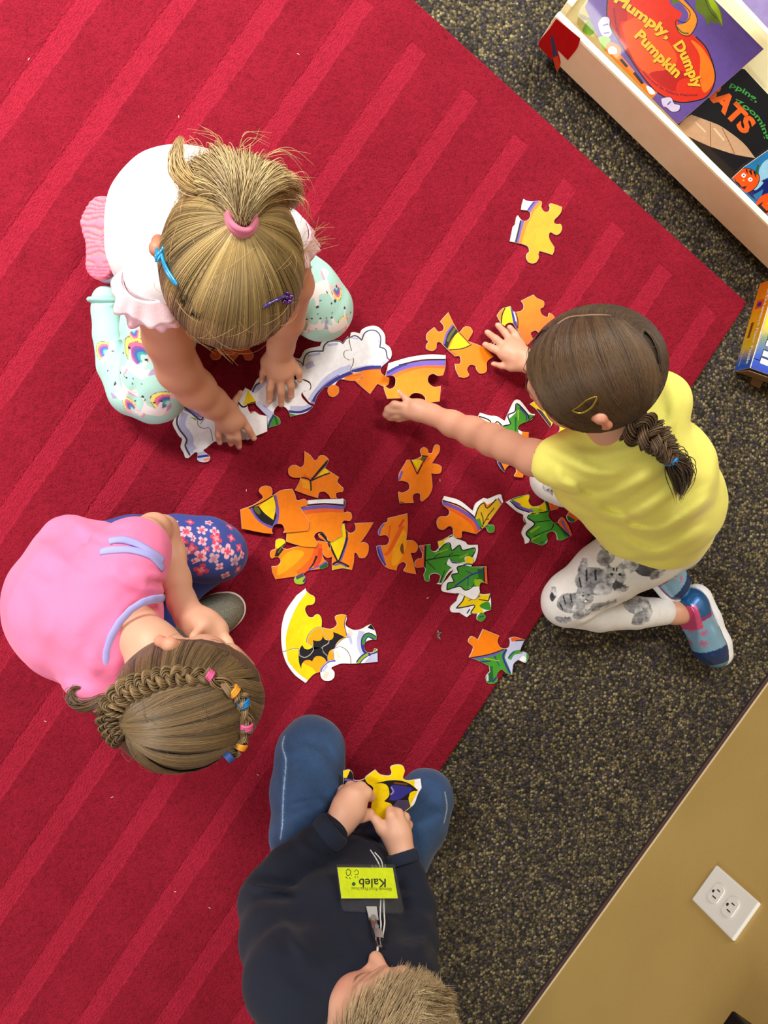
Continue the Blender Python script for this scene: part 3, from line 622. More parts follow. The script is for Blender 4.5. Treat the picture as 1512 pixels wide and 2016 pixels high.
piece('1', 'white cloud puzzle piece pressed by the blonde girl\'s spread right hand', 0, 'W',
 '505,560! 540,490 560,470! 640,425 700,420! 800,440! 836,484! 886,510 886,548 837,570 838,600 877,642! 910,660! 860,700 760,725! 750,690 720,660 680,655 655,690 655,710! 690,735 695,770 660,785 615,797! 610,720! 540,650! 520,580',
 'Ls40 520,560 600,490; Ls50 540,640 600,690 640,720; G 650,705! 705,740 700,785! 612,800! 622,750!; Hs14 660,720 680,780; Bs12 655,712 635,750 616,795; Ls30 760,670 850,670 900,645; Bs16 748,690 830,694 910,660; G 748,700! 800,712! 860,702! 770,735!; Ss12 512,575 535,525 565,505', CG)
piece('1', 'white cloud puzzle piece with blue-orange knob at the lower left end of the arc', 0, 'W',
 '60,640! 200,680 330,700! 420,720! 480,770 480,870! 350,890 270,885! 215,930 200,945 240,980 235,1010 200,1020 160,1005 160,960 145,955! 110,985 100,993 80,990! 70,960! 50,920 60,870 40,850 5,790! 0,760 30,700',
 'Ls44 80,700 60,780 110,860 110,960; Ms26 80,670 180,720 210,700; Ls40 110,900 140,940; Ss12 66,650 28,740 40,800 90,870 82,915 112,975; Ss12 60,650 110,690 180,745 205,705; T 110,725! 155,735! 150,750!; L 158,960! 210,945! 245,985! 235,1020! 165,1010!; Bs14 160,985 238,975; Os12 200,1008 238,995; Ss4 160,730 165,780 200,800 240,800 260,880; Ss4 205,735 180,770', CG)
piece('1', 'loose white puzzle piece with yellow triangle lying on the joined cloud arc', 1, 'W',
 '470,535! 520,570 540,620 540,630! 510,640 480,640! 495,690 530,690 560,710! 610,720! 612,820! 540,850! 480,878! 470,850 500,800 440,760! 420,625! 440,580',
 'Y 486,552! 540,625! 500,640! 455,650!; Ks10 420,625 455,662 500,640 545,628; X 488,645! 530,690! 505,708!; Ks8 500,650 505,700', 'floor puzzle pieces')
# --- the assembled yellow moon with bat
MG = 'yellow moon puzzle pieces joined together'
BAT = 'K 265,905! 300,960 360,970 415,940 430,900 425,830! 470,845 530,840 560,810 570,770! 600,820 640,835 700,825 730,780 725,712! 800,740 900,790! 820,830 770,890 740,960 690,980 655,1030 645,1140! 630,1160! 600,1110 540,1075 460,1080 410,1150! 370,1130 300,1140 255,1200 255,1262! 220,1180 210,1050 230,960'
piece('b', 'large yellow moon puzzle piece with curved white rim, upper part of the moon', 0, 'Y',
 '320,60! 330,100 380,150 440,180 460,230 440,290 400,310 340,320 310,370 330,440 370,490 420,495 460,460 500,448 540,480 558,540 555,637! 480,642 400,697 337,787 327,870! 417,930 427,980 377,1047 300,1086 225,1056! 215,961! 130,961 -30,1006! -48,850 -45,650 0,450 70,320 180,170!',
 'W 320,50! 328,128! 190,320 80,560 20,800 30,1010! -70,1010! -70,600! 60,280!; '+BAT, MG)
piece('b', 'yellow moon puzzle piece with curved white rim, lower tip of the moon', 0, 'Y',
 '-30,1012! 130,968 212,968! 221,1063! 300,1093 380,1053 433,982! 424,932! 558,950 578,1012 636,1067! 646,1140! 628,1158! 548,1238 528,1308! 430,1350 315,1475! 150,1350 30,1180',
 'A 180,1120! 420,930! 640,1000! 700,1200! 500,1350! 420,1250!; Y 0,1000! 200,960! 260,1250! 400,1320! 340,1500! 0,1400!; W -60,1005! 30,1012! 60,1150 200,1320 345,1430! 315,1490! 100,1380!; '+BAT, MG)
piece('b', 'small amber moon puzzle piece carrying the middle of the black bat', 0, 'A',
 '559,643! 484,648 404,703 344,793 333,870! 423,928 431,978! 558,946! 568,926 648,878 657,830! 564,700!', BAT, MG)
piece('b', 'puzzle piece with amber knob, bat wing and white cloud with green curl', 0, 'W',
 '563,643! 640,665 720,660 780,600 755,520 760,475 850,450 920,465 930,520 910,600 960,650 1050,685 1150,665 1230,620 1290,595! 1350,690 1375,790 1365,830! 1300,830 1230,850 1190,900 1200,980 1250,1020 1320,1010 1340,960 1385,970! 1390,1160! 1200,1175 994,1187! 983,1080 923,977 830,931 743,956! 722,1050! 740,1118! 650,1138! 642,1063! 582,1008 563,950! 574,930 654,882 664,830! 567,700!',
 'A 500,400! 930,430! 893,600 925,770! 900,800 830,840 760,910 720,1000 740,1130! 500,1200!; '+BAT+'; Ls60-30 960,720 1000,900; Cs50 950,680 1010,760; Ss12 925,470 893,600 935,785; Ss9 740,1130 735,980 800,880 890,805 970,790; Ls90 1150,700 1120,900 1200,1080; Bs76 1365,815 1250,755 1185,810 1175,900 1200,990 1270,1035 1375,985; Gs40 1365,810 1250,755 1185,810 1175,900; Ts30 1250,1025 1310,1010 1375,980; K 1235,650! 1290,590! 1345,690!; Bs70 1090,1180 1160,1090 1270,1020; Ts36 1090,1180 1160,1095 1245,1040; L 1180,1180! 1290,1050! 1390,1020! 1400,1170!; Cs30 800,960 900,1040', MG)
piece('b', 'white cloud puzzle piece with round knob joined below the bat', 0, 'W',
 '743,962! 830,937 918,982 977,1080 987,1187! 850,1185 760,1215 700,1250 745,1310 740,1390 680,1440 600,1440 545,1390 532,1311! 552,1241 632,1161! 652,1143! 744,1123! 728,1050!',
 'A 640,1000! 735,950! 745,1125! 640,1150!; Cs60 600,1400 640,1300; Cs50 770,1000 820,1100; Vs26 540,1310 560,1250 650,1160 760,1140; Ls30 570,1300 640,1210', MG)
# --- pieces held by the boy
def held(outl, spec, label, z, base, tilt=None):
    return piece('h', label, 0, base, outl, spec, 'puzzle pieces held by the boy', z=z, tilt=tilt)
held('150,160! 200,150 230,180 240,235 300,235 345,215! 420,260! 430,420! 300,420! 150,330!',
     'Y 140,150! 210,145! 180,215! 155,215!; Vs20 160,230 300,250; Es14 250,250 340,250', 'dark bat puzzle piece tucked beneath the boy\'s left fist', .185, 'K')
held('415,150! 460,190 530,200 550,175 540,130 580,110 640,115 660,160 645,215 680,240 790,225! 800,300! 770,350 740,430 700,470! 640,505 600,460 560,450! 520,560 480,600 460,580! 375,500! 400,300! 380,280! 350,260 330,220 360,190',
     'K 410,262! 520,238 620,238 700,265 768,318! 720,340 690,380 705,452! 640,510! 560,460! 545,430 488,410! 530,360 520,290 480,262; B 560,275 720,300 680,350 600,400 530,400! 550,330; Ms14 545,290 565,330 540,355; Ns14 570,258 680,270; Y 700,345 745,320! 720,440! 695,420; W 740,222! 810,215! 805,310! 720,460! 705,445! 770,320! 740,290!; S 600,400! 690,400! 700,460! 640,505! 560,450!',
     'yellow puzzle piece with purple bat wing held in both of the boy\'s hands', .200, 'Y', tilt=(0, -.00008, 770, 1560))
# ================================================================ book shelf with front lip
LZ = .03
LA = W(1057, 88, LZ); LB = W(1512, 530, LZ)
SA = nrm(LB-LA); SB = nrm(np.array([-SA[1], SA[0], 0]))
if SB @ np.array([1, 1, 0]) < 0: SB = -SB
def lippt(px, py, off=0.0): return onplane(px, py, LA-SB*off, SB)
topz = lippt(1093, 33)[2]; LT = .012; SL = float(np.linalg.norm(LB-LA))+.035
org = LA*np.array([1, 1, 0]); shelf = empty('bookshelf', org)
tag(shelf, 'cream painted display bookshelf with a low front lip on the speckled carpet', 'bookshelf')
t = NT('cream_paint'); nz = t.noise(40, 3); v1 = t.vor(34)
wn = t.noise(11, 2)
chip = t.math('MULTIPLY', t.math('LESS_THAN', v1.outputs['Distance'], .05), t.math('GREATER_THAN', wn.outputs[0], .60))
t.base(t.mix(t.ramp(nz.outputs[0], [(.3, srgb(246, 222, 182)), (.7, srgb(250, 228, 192))]), srgb(110, 84, 50), chip)); t.set(Roughness=.35)
M_CREAM = t.m
M_EDGE = plain('cream_edge', srgb(250, 242, 200), .35)
Zv = np.array([0, 0, 1.])
mb = MB(); mb.box(org+Zv*LZ, SA*SL, SB*LT, Zv*(topz-LZ)); mb.build('front_lip', M_CREAM, shelf, bevel=.002)
mb = MB(); mb.box(org+Zv*(topz-.0005)+SB*.0006+SA*.001, SA*(SL-.002), SB*(LT-.0012), Zv*.0022); mb.build('lip_edge', M_EDGE, shelf, bevel=.0009)
mb = MB(); mb.box(org+SB*(LT+.03)+SA*.02, SA*(SL-.04), SB*.30, Zv*.03); mb.build('plinth', M_CREAM, shelf)
TH = math.radians(43)                               # slope of the display board
Pn = nrm(-SB*math.sin(TH)+Zv*math.cos(TH)); Pu = nrm(SB*math.cos(TH)+Zv*math.sin(TH))
P0 = org+SB*(LT+.016)+Zv*(LZ+.010)
mb = MB(); mb.box(P0-Pn*.012-Pu*.01+SA*.012, SA*(SL-.024), Pu*.335, -Pn*.010); mb.build('display_board', M_EDGE, shelf)
mb = MB(); mb.box(org+Zv*LZ+SB*LT, SA*SL, SB*.03, Zv*.008); mb.build('shelf_ledge', M_CREAM, shelf)
PT2 = P0+Pu*.325
mb = MB(); mb.box(PT2-Pn*.022-SB*.0, SA*SL, SB*.012, Zv*.05); mb.build('upper_lip', M_EDGE, shelf, bevel=.002)
# end panels: sloped side outline
for s_ in (0, 1):
    q0 = org+SA*(s_*(SL-.012))
    prof = [(LT, LZ), (LT+.02, topz), (LT+.05, topz+.012), (LT+.30, topz+.26), (LT+.36, topz+.36), (LT+.36, LZ)]
    pr = [q0+SB*b+Zv*z for b, z in prof]; n_ = len(pr)
    mb = MB(); mb.add(pr+[p+SA*.012 for p in pr], [tuple(range(n_)), tuple(range(n_, 2*n_))[::-1]]+[(k, (k+1) % n_, n_+(k+1) % n_, n_+k) for k in range(n_)])
    mb.build('side_panel', M_EDGE, shelf, bevel=.0015)
mb = MB(); mb.box(org+SB*(LT+.36)+Zv*LZ, SA*SL, SB*.012, Zv*(topz+.36-LZ)); mb.build('back_panel', M_CREAM, shelf)
def facemap(p0, n):
    def f(P, h):
        return np.array([onplane(p[0], p[1], p0+n*0, n)+n*h for p in P])
    return f
tape = slab('corner_tape', smooth2(parse('420,270! 780,570! 730,720 590,895! 440,745! 470,850 482,950 430,1080! 405,1000! 380,905! 300,840 150,680! 150,640 200,560 320,420!', *ZT['l']), 4),
            [(c, p) for c, p in regs('l', 'S 355,480! 400,640 442,830! 372,852! 335,600!; R 372,850! 442,830! 485,970! 440,1085! 405,1000!')],
            facemap(LA, -SB), .0005, base=(196, 6, 14), parent=shelf, step=0, bev=.2, edge=(220, 120, 110))
tape['label'] = 'red tape patch with a torn grey and pink sticker'
# --- books standing on the lip, leaning on the sloped board
def book(label, off, outline, spec, zk, base, thick=.008, extra=(), grad=None, mat=None, hgt=None):
    n = Pn; p0 = P0+Pn*off
    f = lambda P, h: np.array([onplane(p[0], p[1], p0+n*thick, n)-n*(thick-h) for p in P])
    sc, ox, oy = ZT[zk]; ol = smooth2(parse(outline, sc, ox, oy), 4)
    r = empty('picture_book', f(ol, 0).mean(0)); tag(r, label, 'book', 'picture books on the bookshelf')
    # pages and back board below, printed cover on top
    g = lambda P, h: f(P, h)
    slab('pages', inset(ol, 1.6), [], lambda P, h: f(P, h*(thick-.0024)/thick+.0002), thick, (244, 240, 230), r, step=0, bev=.1, edge=(240, 236, 226))
    c = slab('front_cover', ol, regs(zk, spec) if spec else [], lambda P, h: f(P, h+thick-.0022), .0022, base, r, mat or M_COVER, step=9, bev=.4, edge=(236, 232, 226), extra=extra, grad=grad)
    return r
M_COVER = print_mat('glossy_cover', .22, .4)
def zt(zk, pts): sc, ox, oy = ZT[zk]; return [(x/sc+ox, y/sc+oy) for x, y in pts]
PAL.update({'P': (98, 74, 150), 'Q': (214, 44, 14), 'a': (238, 84, 22), 'b': (180, 24, 10), 'c': (120, 14, 24), 'd': (60, 30, 60), 'e': (226, 142, 30), 'f': (250, 186, 40),
            'g': (92, 112, 20), 'h': (150, 176, 20), 'i': (202, 196, 226), 'j': (124, 190, 60), 'k': (196, 158, 124), 'l': (232, 100, 30), 'm': (62, 160, 70),
            'n': (40, 120, 180), 'o': (20, 34, 110), 'p': (150, 205, 235), 'q': (226, 226, 90), 'r': (170, 156, 110), 's': (222, 196, 160), 't': (246, 120, 20)})
ex = []
sz = 17.5
def ttl(txt, path, size, col, sh=None, bold=.03, zk='q', h=.0005):
    pth = zt(zk, path)
    if sh: ex.append((sh, text_tris(txt, pth, size, bold+.012, off=(.9, 1.1)), h*.5))
    ex.append((col, text_tris(txt, pth, size, bold), h))
ttl('Plumply,', [(130, 10), (300, 128), (450, 232), (610, 350)], 27, 'f', 'c', .04)
ttl('Pumpkin', [(312, 325), (440, 455), (560, 580), (690, 700)], 29, 'f', 'c', .04)
ttl('Dumply', [(662, 405), (735, 520), (785, 640), (850, 800)], 29, 'f', 'c', .04)
ttl('Written by Mary Serfozo', [(120, 70), (150, 260), (200, 420), (285, 525)], 6, 'd', None, 0)
ttl('Illustrated by Valeria Petrone', [(385, 645), (500, 760), (680, 850), (880, 858)], 6.5, 'd', None, 0)
book('purple picture book with a big red-orange pumpkin and yellow title', .020,
     '-60,-100! -130,60! 30,440! 180,590! 700,1118! 1425,485! 1475,440! 1000,-40! 900,-100!',
     'P -200,-200! 1500,-200! 1500,1200! -200,1200!; Q 85,-120! 70,150 150,330 300,560 400,700 520,830 700,910 860,900 960,860 1020,760 1030,640 960,440 860,330 780,270 700,200 740,120 640,40 600,-120!;'
     'b 85,-120! 70,150 150,330 330,620! 380,640! 200,330 190,200 250,180 230,-120!; a 205,250 260,180 400,160 560,300 700,520 600,620 430,660 300,520; t 820,360 920,430 1020,600 1025,740 940,830 900,700 900,500;'
     'b 450,660 600,630 760,640 820,720 800,780 690,820 560,770; Q 700,740 790,700 850,760 830,880 700,860; Ks12 85,-120 68,150 150,330 300,560 400,700 520,830 700,915 860,905 965,865 1025,765 1035,640 965,440 865,330;'
     'e 700,-50! 790,40 860,120 870,210 810,310 730,300 690,230 760,210 800,140 760,60 690,0!; Es14 690,235 740,290 800,300; Ks7 690,-10 800,90 812,150 765,205 690,180 690,240 730,305 810,320 872,220 860,120 740,-40;'
     'g 860,-20! 870,90 940,150 970,235! 1000,190 1040,225! 1050,200 1105,235! 1100,130 1060,40 980,-60!; h 960,-40! 1000,60 1050,130 1105,235! 1080,100 1020,-10!; Ks5 940,-40 980,80 1050,170;'
     'g 640,-40! 720,-30! 700,30! 660,40!;'
     'i -10,200 30,150 90,160 90,230 110,300 60,340 10,290; Ks6 -10,200 30,150 90,160 95,230; Ps14 30,230 80,215; Ps14 40,300 90,290; j -10,340 60,325 100,360 60,420 30,470 -40,440; t 60,400 120,380 190,430 180,500 110,540 60,490; W 80,440 115,415 155,440 150,485 105,495 80,470;'
     't 60,490! 180,480! 400,740! 520,830! 460,900! 300,740!; Ks26 190,530 250,600; Ks26 310,650 390,750; W 420,770 470,790 500,840 450,840; P 470,880! 640,1100! 760,1040! 560,900!; i 560,880 640,875 670,930 720,940 710,990 650,1000 600,960 570,950; Ps12 610,940 640,910; Ks5 560,880 640,870 670,925 725,945 715,995 650,1003 600,970',
     'q', 'P', .012, ex)
ex = []
ttl('pping,', [(572, 195), (700, 262), (832, 352)], 15, 'm', None, .02, 'x')
ttl('Zooming', [(608, 362), (740, 428), (850, 540), (925, 720)], 15, 'm', None, .02, 'x')
ttl('BATS', [(300, 225), (455, 385), (600, 540), (725, 665)], 46, 'l', None, .05, 'x')
book('black picture book with orange BATS title and brown bat wing', .009,
     '480,-20! 720,30! 1000,330! 1300,700! 1000,1500! 550,1100! 60,560! 200,200!',
     'k 60,600! 130,520 200,470! 390,540 500,590 700,740 822,892! 620,855 385,780! 250,720 100,640!; Ns6 385,545 390,780; Ns6 500,600 560,720 620,850; ss20 420,600 520,720; ss14 240,540 340,640',
     'x', (20, 18, 22), .009, ex)
ex = []
book('blue picture book with orange jack-o-lanterns, nearest the frame edge', .019,
     '715,975! 944,815! 1300,560! 1700,1000! 1150,1620! 900,1440! 590,1090!',
     'p 860,1000 944,900 1100,900 1100,1050 940,1080 870,1120; o 740,1230! 900,1100! 1150,1050! 1150,1200! 850,1320!; n 800,1250! 900,1190! 880,1260! 830,1300!; p 790,1180 850,1120 900,1130 830,1200; a 600,1080 640,1020 720,990 800,1010 855,1060 850,1130 810,1190 750,1225 700,1200; Ks7 600,1080 640,1020 720,988 800,1010 858,1060 852,1130 810,1190 750,1228; Ks30-4 770,1010 790,1060; Ks24-4 810,1020 830,1080; Ks20-4 735,1000 745,1040; Hs20 850,955 830,1050; W 684,1058 708,1036 732,1058 710,1082; W 748,1098 772,1076 796,1098 774,1120; K 703,1058 710,1050 718,1058 710,1066; K 766,1098 773,1090 781,1098 773,1106; f 690,1110! 710,1095! 720,1115!; K 615,1080! 640,1120! 660,1130! 690,1170! 740,1160! 720,1195! 670,1170! 630,1130!; a 830,1330 880,1260 960,1230 1060,1260 1080,1400 960,1440 880,1400; K 840,1350! 900,1310! 880,1350! 930,1400! 1000,1380! 920,1430! 860,1380!; f 930,1330! 980,1320! 970,1350!',
     'x', 'n', .009)
book('yellow and green picture book at the shelf\'s left end', .006,
     '720,360! 760,150 860,0! 1150,-120! 1400,-60! 1180,640! 830,500!',
     'q 590,250 640,180 700,230 720,300 640,330; q 700,100 780,40 900,20 1000,100 980,200 860,240 760,200; q 900,-30 1100,-60 1150,30 1000,60; r 700,110 740,180 700,220; r 760,200 900,260 950,220 930,300 800,290; j 990,240! 1040,330 1010,450 900,560! 800,480 860,330!; Es14 580,250 640,170; Es10 660,230 720,215',
     'l', (236, 236, 170), .006)
upn = P0+Pn*.02
ub = lambda P, h: np.array([onplane(p[0], p[1], PT2+Pn*.052, Pn)-Pn*(.006-h) for p in P])
o_ = slab('picture_book', smooth2(parse('1430,-14! 1530,88! 1640,-20! 1540,-120!'), 2), [('W', smooth2(parse('1425,-20! 1530,88! 1536,82! 1436,-26!'), 2))], ub, .008, (170, 156, 214), mat=M_COVER, step=0)
tag(o_, 'lilac book corner on the shelf\'s upper tier at the frame corner', 'book', 'picture books on the bookshelf')

# ================================================================ puzzle box
K0 = W(1446.4, 731.4, 0); e1 = nrm(W(1503, 539.3, 0)-K0); e2 = nrm(np.array([e1[1], -e1[0], 0]))
if e2[0] < 0: e2 = -e2
bl, bw, bh = .170, .15, .047
box = empty('puzzle_box', K0); tag(box, 'orange, yellow and blue floor puzzle box on the carpet beside the rug corner', 'box')
M_CARD = plain('grey_card', srgb(196, 184, 160), .7)
t_ = .0012
mb = MB(); mb.box(K0+e1*.004, e1*(bl-.008), e2*bw, Zv*t_); mb.box(K0+e2*(bw-t_)+e1*.004, e1*(bl-.008), e2*t_, Zv*bh); mb.box(K0+e1*(bl-t_), e1*t_, e2*bw, Zv*bh)
mb.box(K0+e1*.018, e1*t_, e2*bw, Zv*bh)
mb.build('tray', M_CARD, box)
def gradf(stops):
    def f(P, C):
        p_ = np.array(stops[0], float); q_ = np.array(stops[1], float); a = (P-p_) @ (q_-p_)/((q_-p_) @ (q_-p_))
        cs = [colr(c) for _, c in stops[2]]; ps = [p for p, _ in stops[2]]
        col = np.stack([np.interp(a, ps, [c[k] for c in cs]) for k in range(3)], -1)
        m = (np.abs(C-colr('W')) < 1e-4).all(-1)[..., None]
        return np.where(m, col, C)
    return f
# side panel: drawing units (metres along e1 from the near corner, height)
S = 1000.
fs_ = lambda P, h: np.array([K0+e1*(p[0]/S)+Zv*(p[1]/S)-e2*h for p in P])
g1 = gradf(((0, 0), (215, 0), [(0, (30, 84, 190)), (.08, (40, 90, 180)), (.2, (214, 180, 30)), (.45, (238, 160, 10)), (.75, (226, 110, 10)), (1, (150, 50, 20))]))
def ftext(txt, path, size, bold=.02): return text_tris(txt, path, size, bold)[..., :]
side_tx = ftext('Jack-O-Lantern Floor Puzzle', [(167, 31), (10, 31)], 11)
side_tx[..., 1] = 31-(side_tx[..., 1]-31)*-1 if False else side_tx[..., 1]
rects = lambda x0, y0, x1, y1: np.array([(x0, y0), (x1, y0), (x1, y1), (x0, y1)], float)
ol = rects(0, 0, 170, 47)
side = slab('side_panel', ol, [('R', rects(118, 8, 135, 30)), ('B', rects(122, 12, 130, 24)), ('N', rects(62, 10, 92, 18))], fs_, .0012, 'W', box, M_COVER, step=6, bev=.3,
            extra=[((246, 240, 220), side_tx, .0003), ((220, 210, 200), ftext('48 pieces', [(40, 9), (8, 9)], 6, 0), .0003)], grad=g1)
ft_ = lambda P, h: np.array([K0+e1*(p[0]/S)+e2*(p[1]/S)+Zv*(bh+h-.0012) for p in P])
g2 = gradf(((0, 0), (215, 0), [(0, (10, 60, 190)), (.12, (20, 84, 200)), (.28, (120, 150, 120)), (.4, (250, 214, 20)), (.7, (246, 170, 20)), (1, (210, 90, 20))]))
tt = text_tris('Lantern', [(166, 22), (14, 17)], 44, .06); t2 = text_tris('Lantern', [(166, 22), (14, 17)], 44, .09)
top = slab('lid', rects(0, 0, 170, 150), [('Q', rects(90, 90, 160, 140))], ft_, .0012, 'W', box, M_COVER, step=8, bev=.3,
           extra=[((16, 20, 50), t2, .0002), ((244, 244, 248), tt, .0005)], grad=g2)
mb = MB()
c0 = K0+e2*.002+Zv*(bh-.004)
mb.add([K0+Zv*.004, K0+e2*bw+Zv*.004, K0+e2*bw+Zv*(bh-.002)-e1*.004, K0+Zv*(bh-.002)-e1*.004], [(0, 1, 2, 3)])
mb.add([K0+e2*.035+Zv*.002, K0+e2*.06+Zv*.002, K0+e2*.055-e1*.016+Zv*.004, K0+e2*.035-e1*.014+Zv*.004], [(0, 1, 2, 3)], (1, .9, .7))
ef = mb.build('end_flap', plain('torn_card', srgb(150, 120, 96), .8), box); md = ef.modifiers.new('s', 'SOLIDIFY'); md.thickness = .001
# ================================================================ sculpting: distance fields -> one smooth mesh
class Field:
    def __init__(s, lo, hi, h):
        s.h = h; s.lo = np.array(lo, float); s.n = np.ceil((np.array(hi)-s.lo)/h).astype(int)+1
        s.d = np.full(s.n, .05, np.float32)
    def sub(s, lo, hi, m):
        a = np.clip(np.floor((np.array(lo)-m-s.lo)/s.h).astype(int), 0, s.n); b = np.clip(np.ceil((np.array(hi)+m-s.lo)/s.h).astype(int)+1, 0, s.n)
        if (b <= a).any(): return None
        sl = tuple(slice(i, j) for i, j in zip(a, b))
        ax = [(s.lo[k]+np.arange(a[k], b[k])*s.h).astype(np.float32) for k in range(3)]
        return sl, np.stack(np.meshgrid(*ax, indexing='ij'), -1)
    def put(s, sl, d, k, op='u'):
        b = s.d[sl]
        if op == 'u':
            if k <= 0: s.d[sl] = np.minimum(b, d); return
            h = np.clip(.5+.5*(b-d)/k, 0, 1); s.d[sl] = b*(1-h)+d*h-k*h*(1-h)
        else:                                             # carve away
            if k <= 0: s.d[sl] = np.maximum(b, -d); return
            h = np.clip(.5-.5*(b+d)/k, 0, 1); s.d[sl] = b*(1-h)-d*h+k*h*(1-h)
    def cone(s, a, b, ra, rb, k=.01, flat=None, op='u'):
        a = np.array(a, float); b = np.array(b, float); R = max(ra, rb)
        r = s.sub(np.minimum(a, b)-R, np.maximum(a, b)+R, k+.012)
        if r is None: return
        sl, P = r; ba = b-a; L2 = max(ba @ ba, 1e-9)
        q = P-a; t = np.clip((q @ ba.astype(np.float32))/L2, 0, 1); q = q-t[..., None]*ba.astype(np.float32)
        rr = ra+(rb-ra)*t
        if flat is not None:
            n, f = flat; n = nrm(n).astype(np.float32); c = q @ n; l = np.sqrt((q*q).sum(-1)-c*c+(c/f)**2+1e-12)
            d = (l-rr)*(f if f < 1 else 1)
        else: d = np.sqrt((q*q).sum(-1))-rr
        s.put(sl, d.astype(np.float32), k, op)
    def chain(s, pts, k=.01, flat=None, op='u'):
        """pts: [(x,y,z,r)]"""
        for p, q in zip(pts[:-1], pts[1:]): s.cone(p[:3], q[:3], p[3], q[3], k, flat, op)
    def ell(s, c, r, ax=None, k=.01, op='u'):
        c = np.array(c, float); r = np.array(r, float); R = r.max()
        g = s.sub(c-R, c+R, k+.012)
        if g is None: return
        sl, P = g; q = (P-c).astype(np.float32)
        if ax is not None: q = q @ np.array(ax, np.float32).T
        e = q/r.astype(np.float32); k0 = np.sqrt((e*e).sum(-1)); k1 = np.sqrt(((e/r.astype(np.float32))**2).sum(-1))+1e-9
        s.put(sl, (k0*(k0-1)/k1).astype(np.float32), k, op)
    def plane(s, p, n, k=.004):
        """keep only the side the normal points to"""
        n = nrm(n); ax = [(s.lo[k_]+np.arange(s.n[k_])*s.h).astype(np.float32) for k_ in range(3)]
        d = -((ax[0]-p[0])[:, None, None]*n[0]+(ax[1]-p[1])[None, :, None]*n[1]+(ax[2]-p[2])[None, None, :]*n[2])
        b = s.d; h = np.clip(.5-.5*(d-b)/k*-1, 0, 1) if False else None
        s.d = np.maximum(b, d.astype(np.float32))
    def bumps(s, fn, lo=None, hi=None):
        """displace: fn(P)->height, only near the surface"""
        idx = np.nonzero(np.abs(s.d) < .012); P = s.lo+np.stack(idx, 1)*s.h
        s.d[idx] -= fn(P).astype(np.float32)
    def mesh(s, relax=2):
        D = s.d; inside = D < 0
        c = inside[:-1, :-1, :-1].astype(np.int8)
        cnt = np.zeros(c.shape, np.int8)
        for i in (0, 1):
            for j in (0, 1):
                for k in (0, 1):
                    cnt += inside[i:i+c.shape[0], j:j+c.shape[1], k:k+c.shape[2]]
        act = np.nonzero((cnt > 0) & (cnt < 8)); I = np.stack(act, 1)
        vid = np.full(c.shape, -1, np.int32); vid[act] = np.arange(len(I))
        S = np.zeros((len(I), 3)); N = np.zeros(len(I))
        cor = {}
        for i in (0, 1):
            for j in (0, 1):
                for k in (0, 1): cor[i, j, k] = D[I[:, 0]+i, I[:, 1]+j, I[:, 2]+k]
        for ax in range(3):
            for u in (0, 1):
                for v in (0, 1):
                    a = [0, 0, 0]; o = [x for x in range(3) if x != ax]; a[o[0]] = u; a[o[1]] = v; b = list(a); b[ax] = 1
                    da, db = cor[tuple(a)], cor[tuple(b)]; m = (da < 0) != (db < 0)
                    t = da[m]/(da[m]-db[m]); p = np.zeros((m.sum(), 3)); p[:] = a; p[:, ax] = t
                    S[m] += p; N[m] += 1
        V = s.lo+(I+S/N[:, None])*s.h
        F_ = []
        for ax in range(3):
            o = [x for x in range(3) if x != ax]
            sa = [slice(None)]*3; sb = [slice(None)]*3; sa[ax] = slice(0, -1); sb[ax] = slice(1, None)
            A = inside[tuple(sa)]; B = inside[tuple(sb)]
            E_ = np.stack(np.nonzero(A != B), 1)
            ok = (E_[:, o[0]] > 0) & (E_[:, o[1]] > 0) & (E_[:, o[0]] < vid.shape[o[0]]) & (E_[:, o[1]] < vid.shape[o[1]]) & (E_[:, ax] < vid.shape[ax])
            E_ = E_[ok]; fl = A[tuple(E_.T)]
            q = []
            for du, dv in ((1, 1), (0, 1), (0, 0), (1, 0)):
                e = E_.copy(); e[:, o[0]] -= du; e[:, o[1]] -= dv; q.append(vid[tuple(e.T)])
            q = np.stack(q, 1)
            if ax == 1: fl = ~fl
            q[~fl] = q[~fl][:, ::-1]
            F_.append(q)
        Fc = np.vstack(F_); Fc = Fc[(Fc >= 0).all(1)]
        for _ in range(relax):
            A_ = np.zeros_like(V); n_ = np.zeros(len(V))
            for a, b in ((0, 1), (1, 2), (2, 3), (3, 0)):
                for k in range(3):
                    A_[:, k] += np.bincount(Fc[:, a], V[Fc[:, b], k], len(V))+np.bincount(Fc[:, b], V[Fc[:, a], k], len(V))
                n_ += np.bincount(Fc[:, a], minlength=len(V))+np.bincount(Fc[:, b], minlength=len(V))
            V = V*.45+.55*A_/np.maximum(n_, 1)[:, None]
        return V, Fc
def vnormals(V, Fc):
    n = np.cross(V[Fc[:, 2]]-V[Fc[:, 0]], V[Fc[:, 3]]-V[Fc[:, 1]]); N = np.zeros_like(V)
    for j in range(4):
        for k in range(3): N[:, k] += np.bincount(Fc[:, j], n[:, k], len(V))
    return N/(np.linalg.norm(N, axis=1)[:, None]+1e-12)
def subdiv(V, Fc):
    """split every quad in four"""
    E = np.sort(np.vstack([Fc[:, [0, 1]], Fc[:, [1, 2]], Fc[:, [2, 3]], Fc[:, [3, 0]]]), 1)
    u, inv = np.unique(E[:, 0].astype(np.int64)*len(V)+E[:, 1], return_inverse=True)
    em = (V[u//len(V)]+V[u % len(V)])/2; n = len(Fc); inv = inv.ravel()+len(V)
    fm = V[Fc].mean(1); fi = len(V)+len(u)+np.arange(n)
    e = [inv[i*n:(i+1)*n] for i in range(4)]
    Q = [np.stack([Fc[:, i], e[i], fi, e[i-1]], 1) for i in range(4)]
    return np.vstack([V, em, fm]), np.vstack(Q)
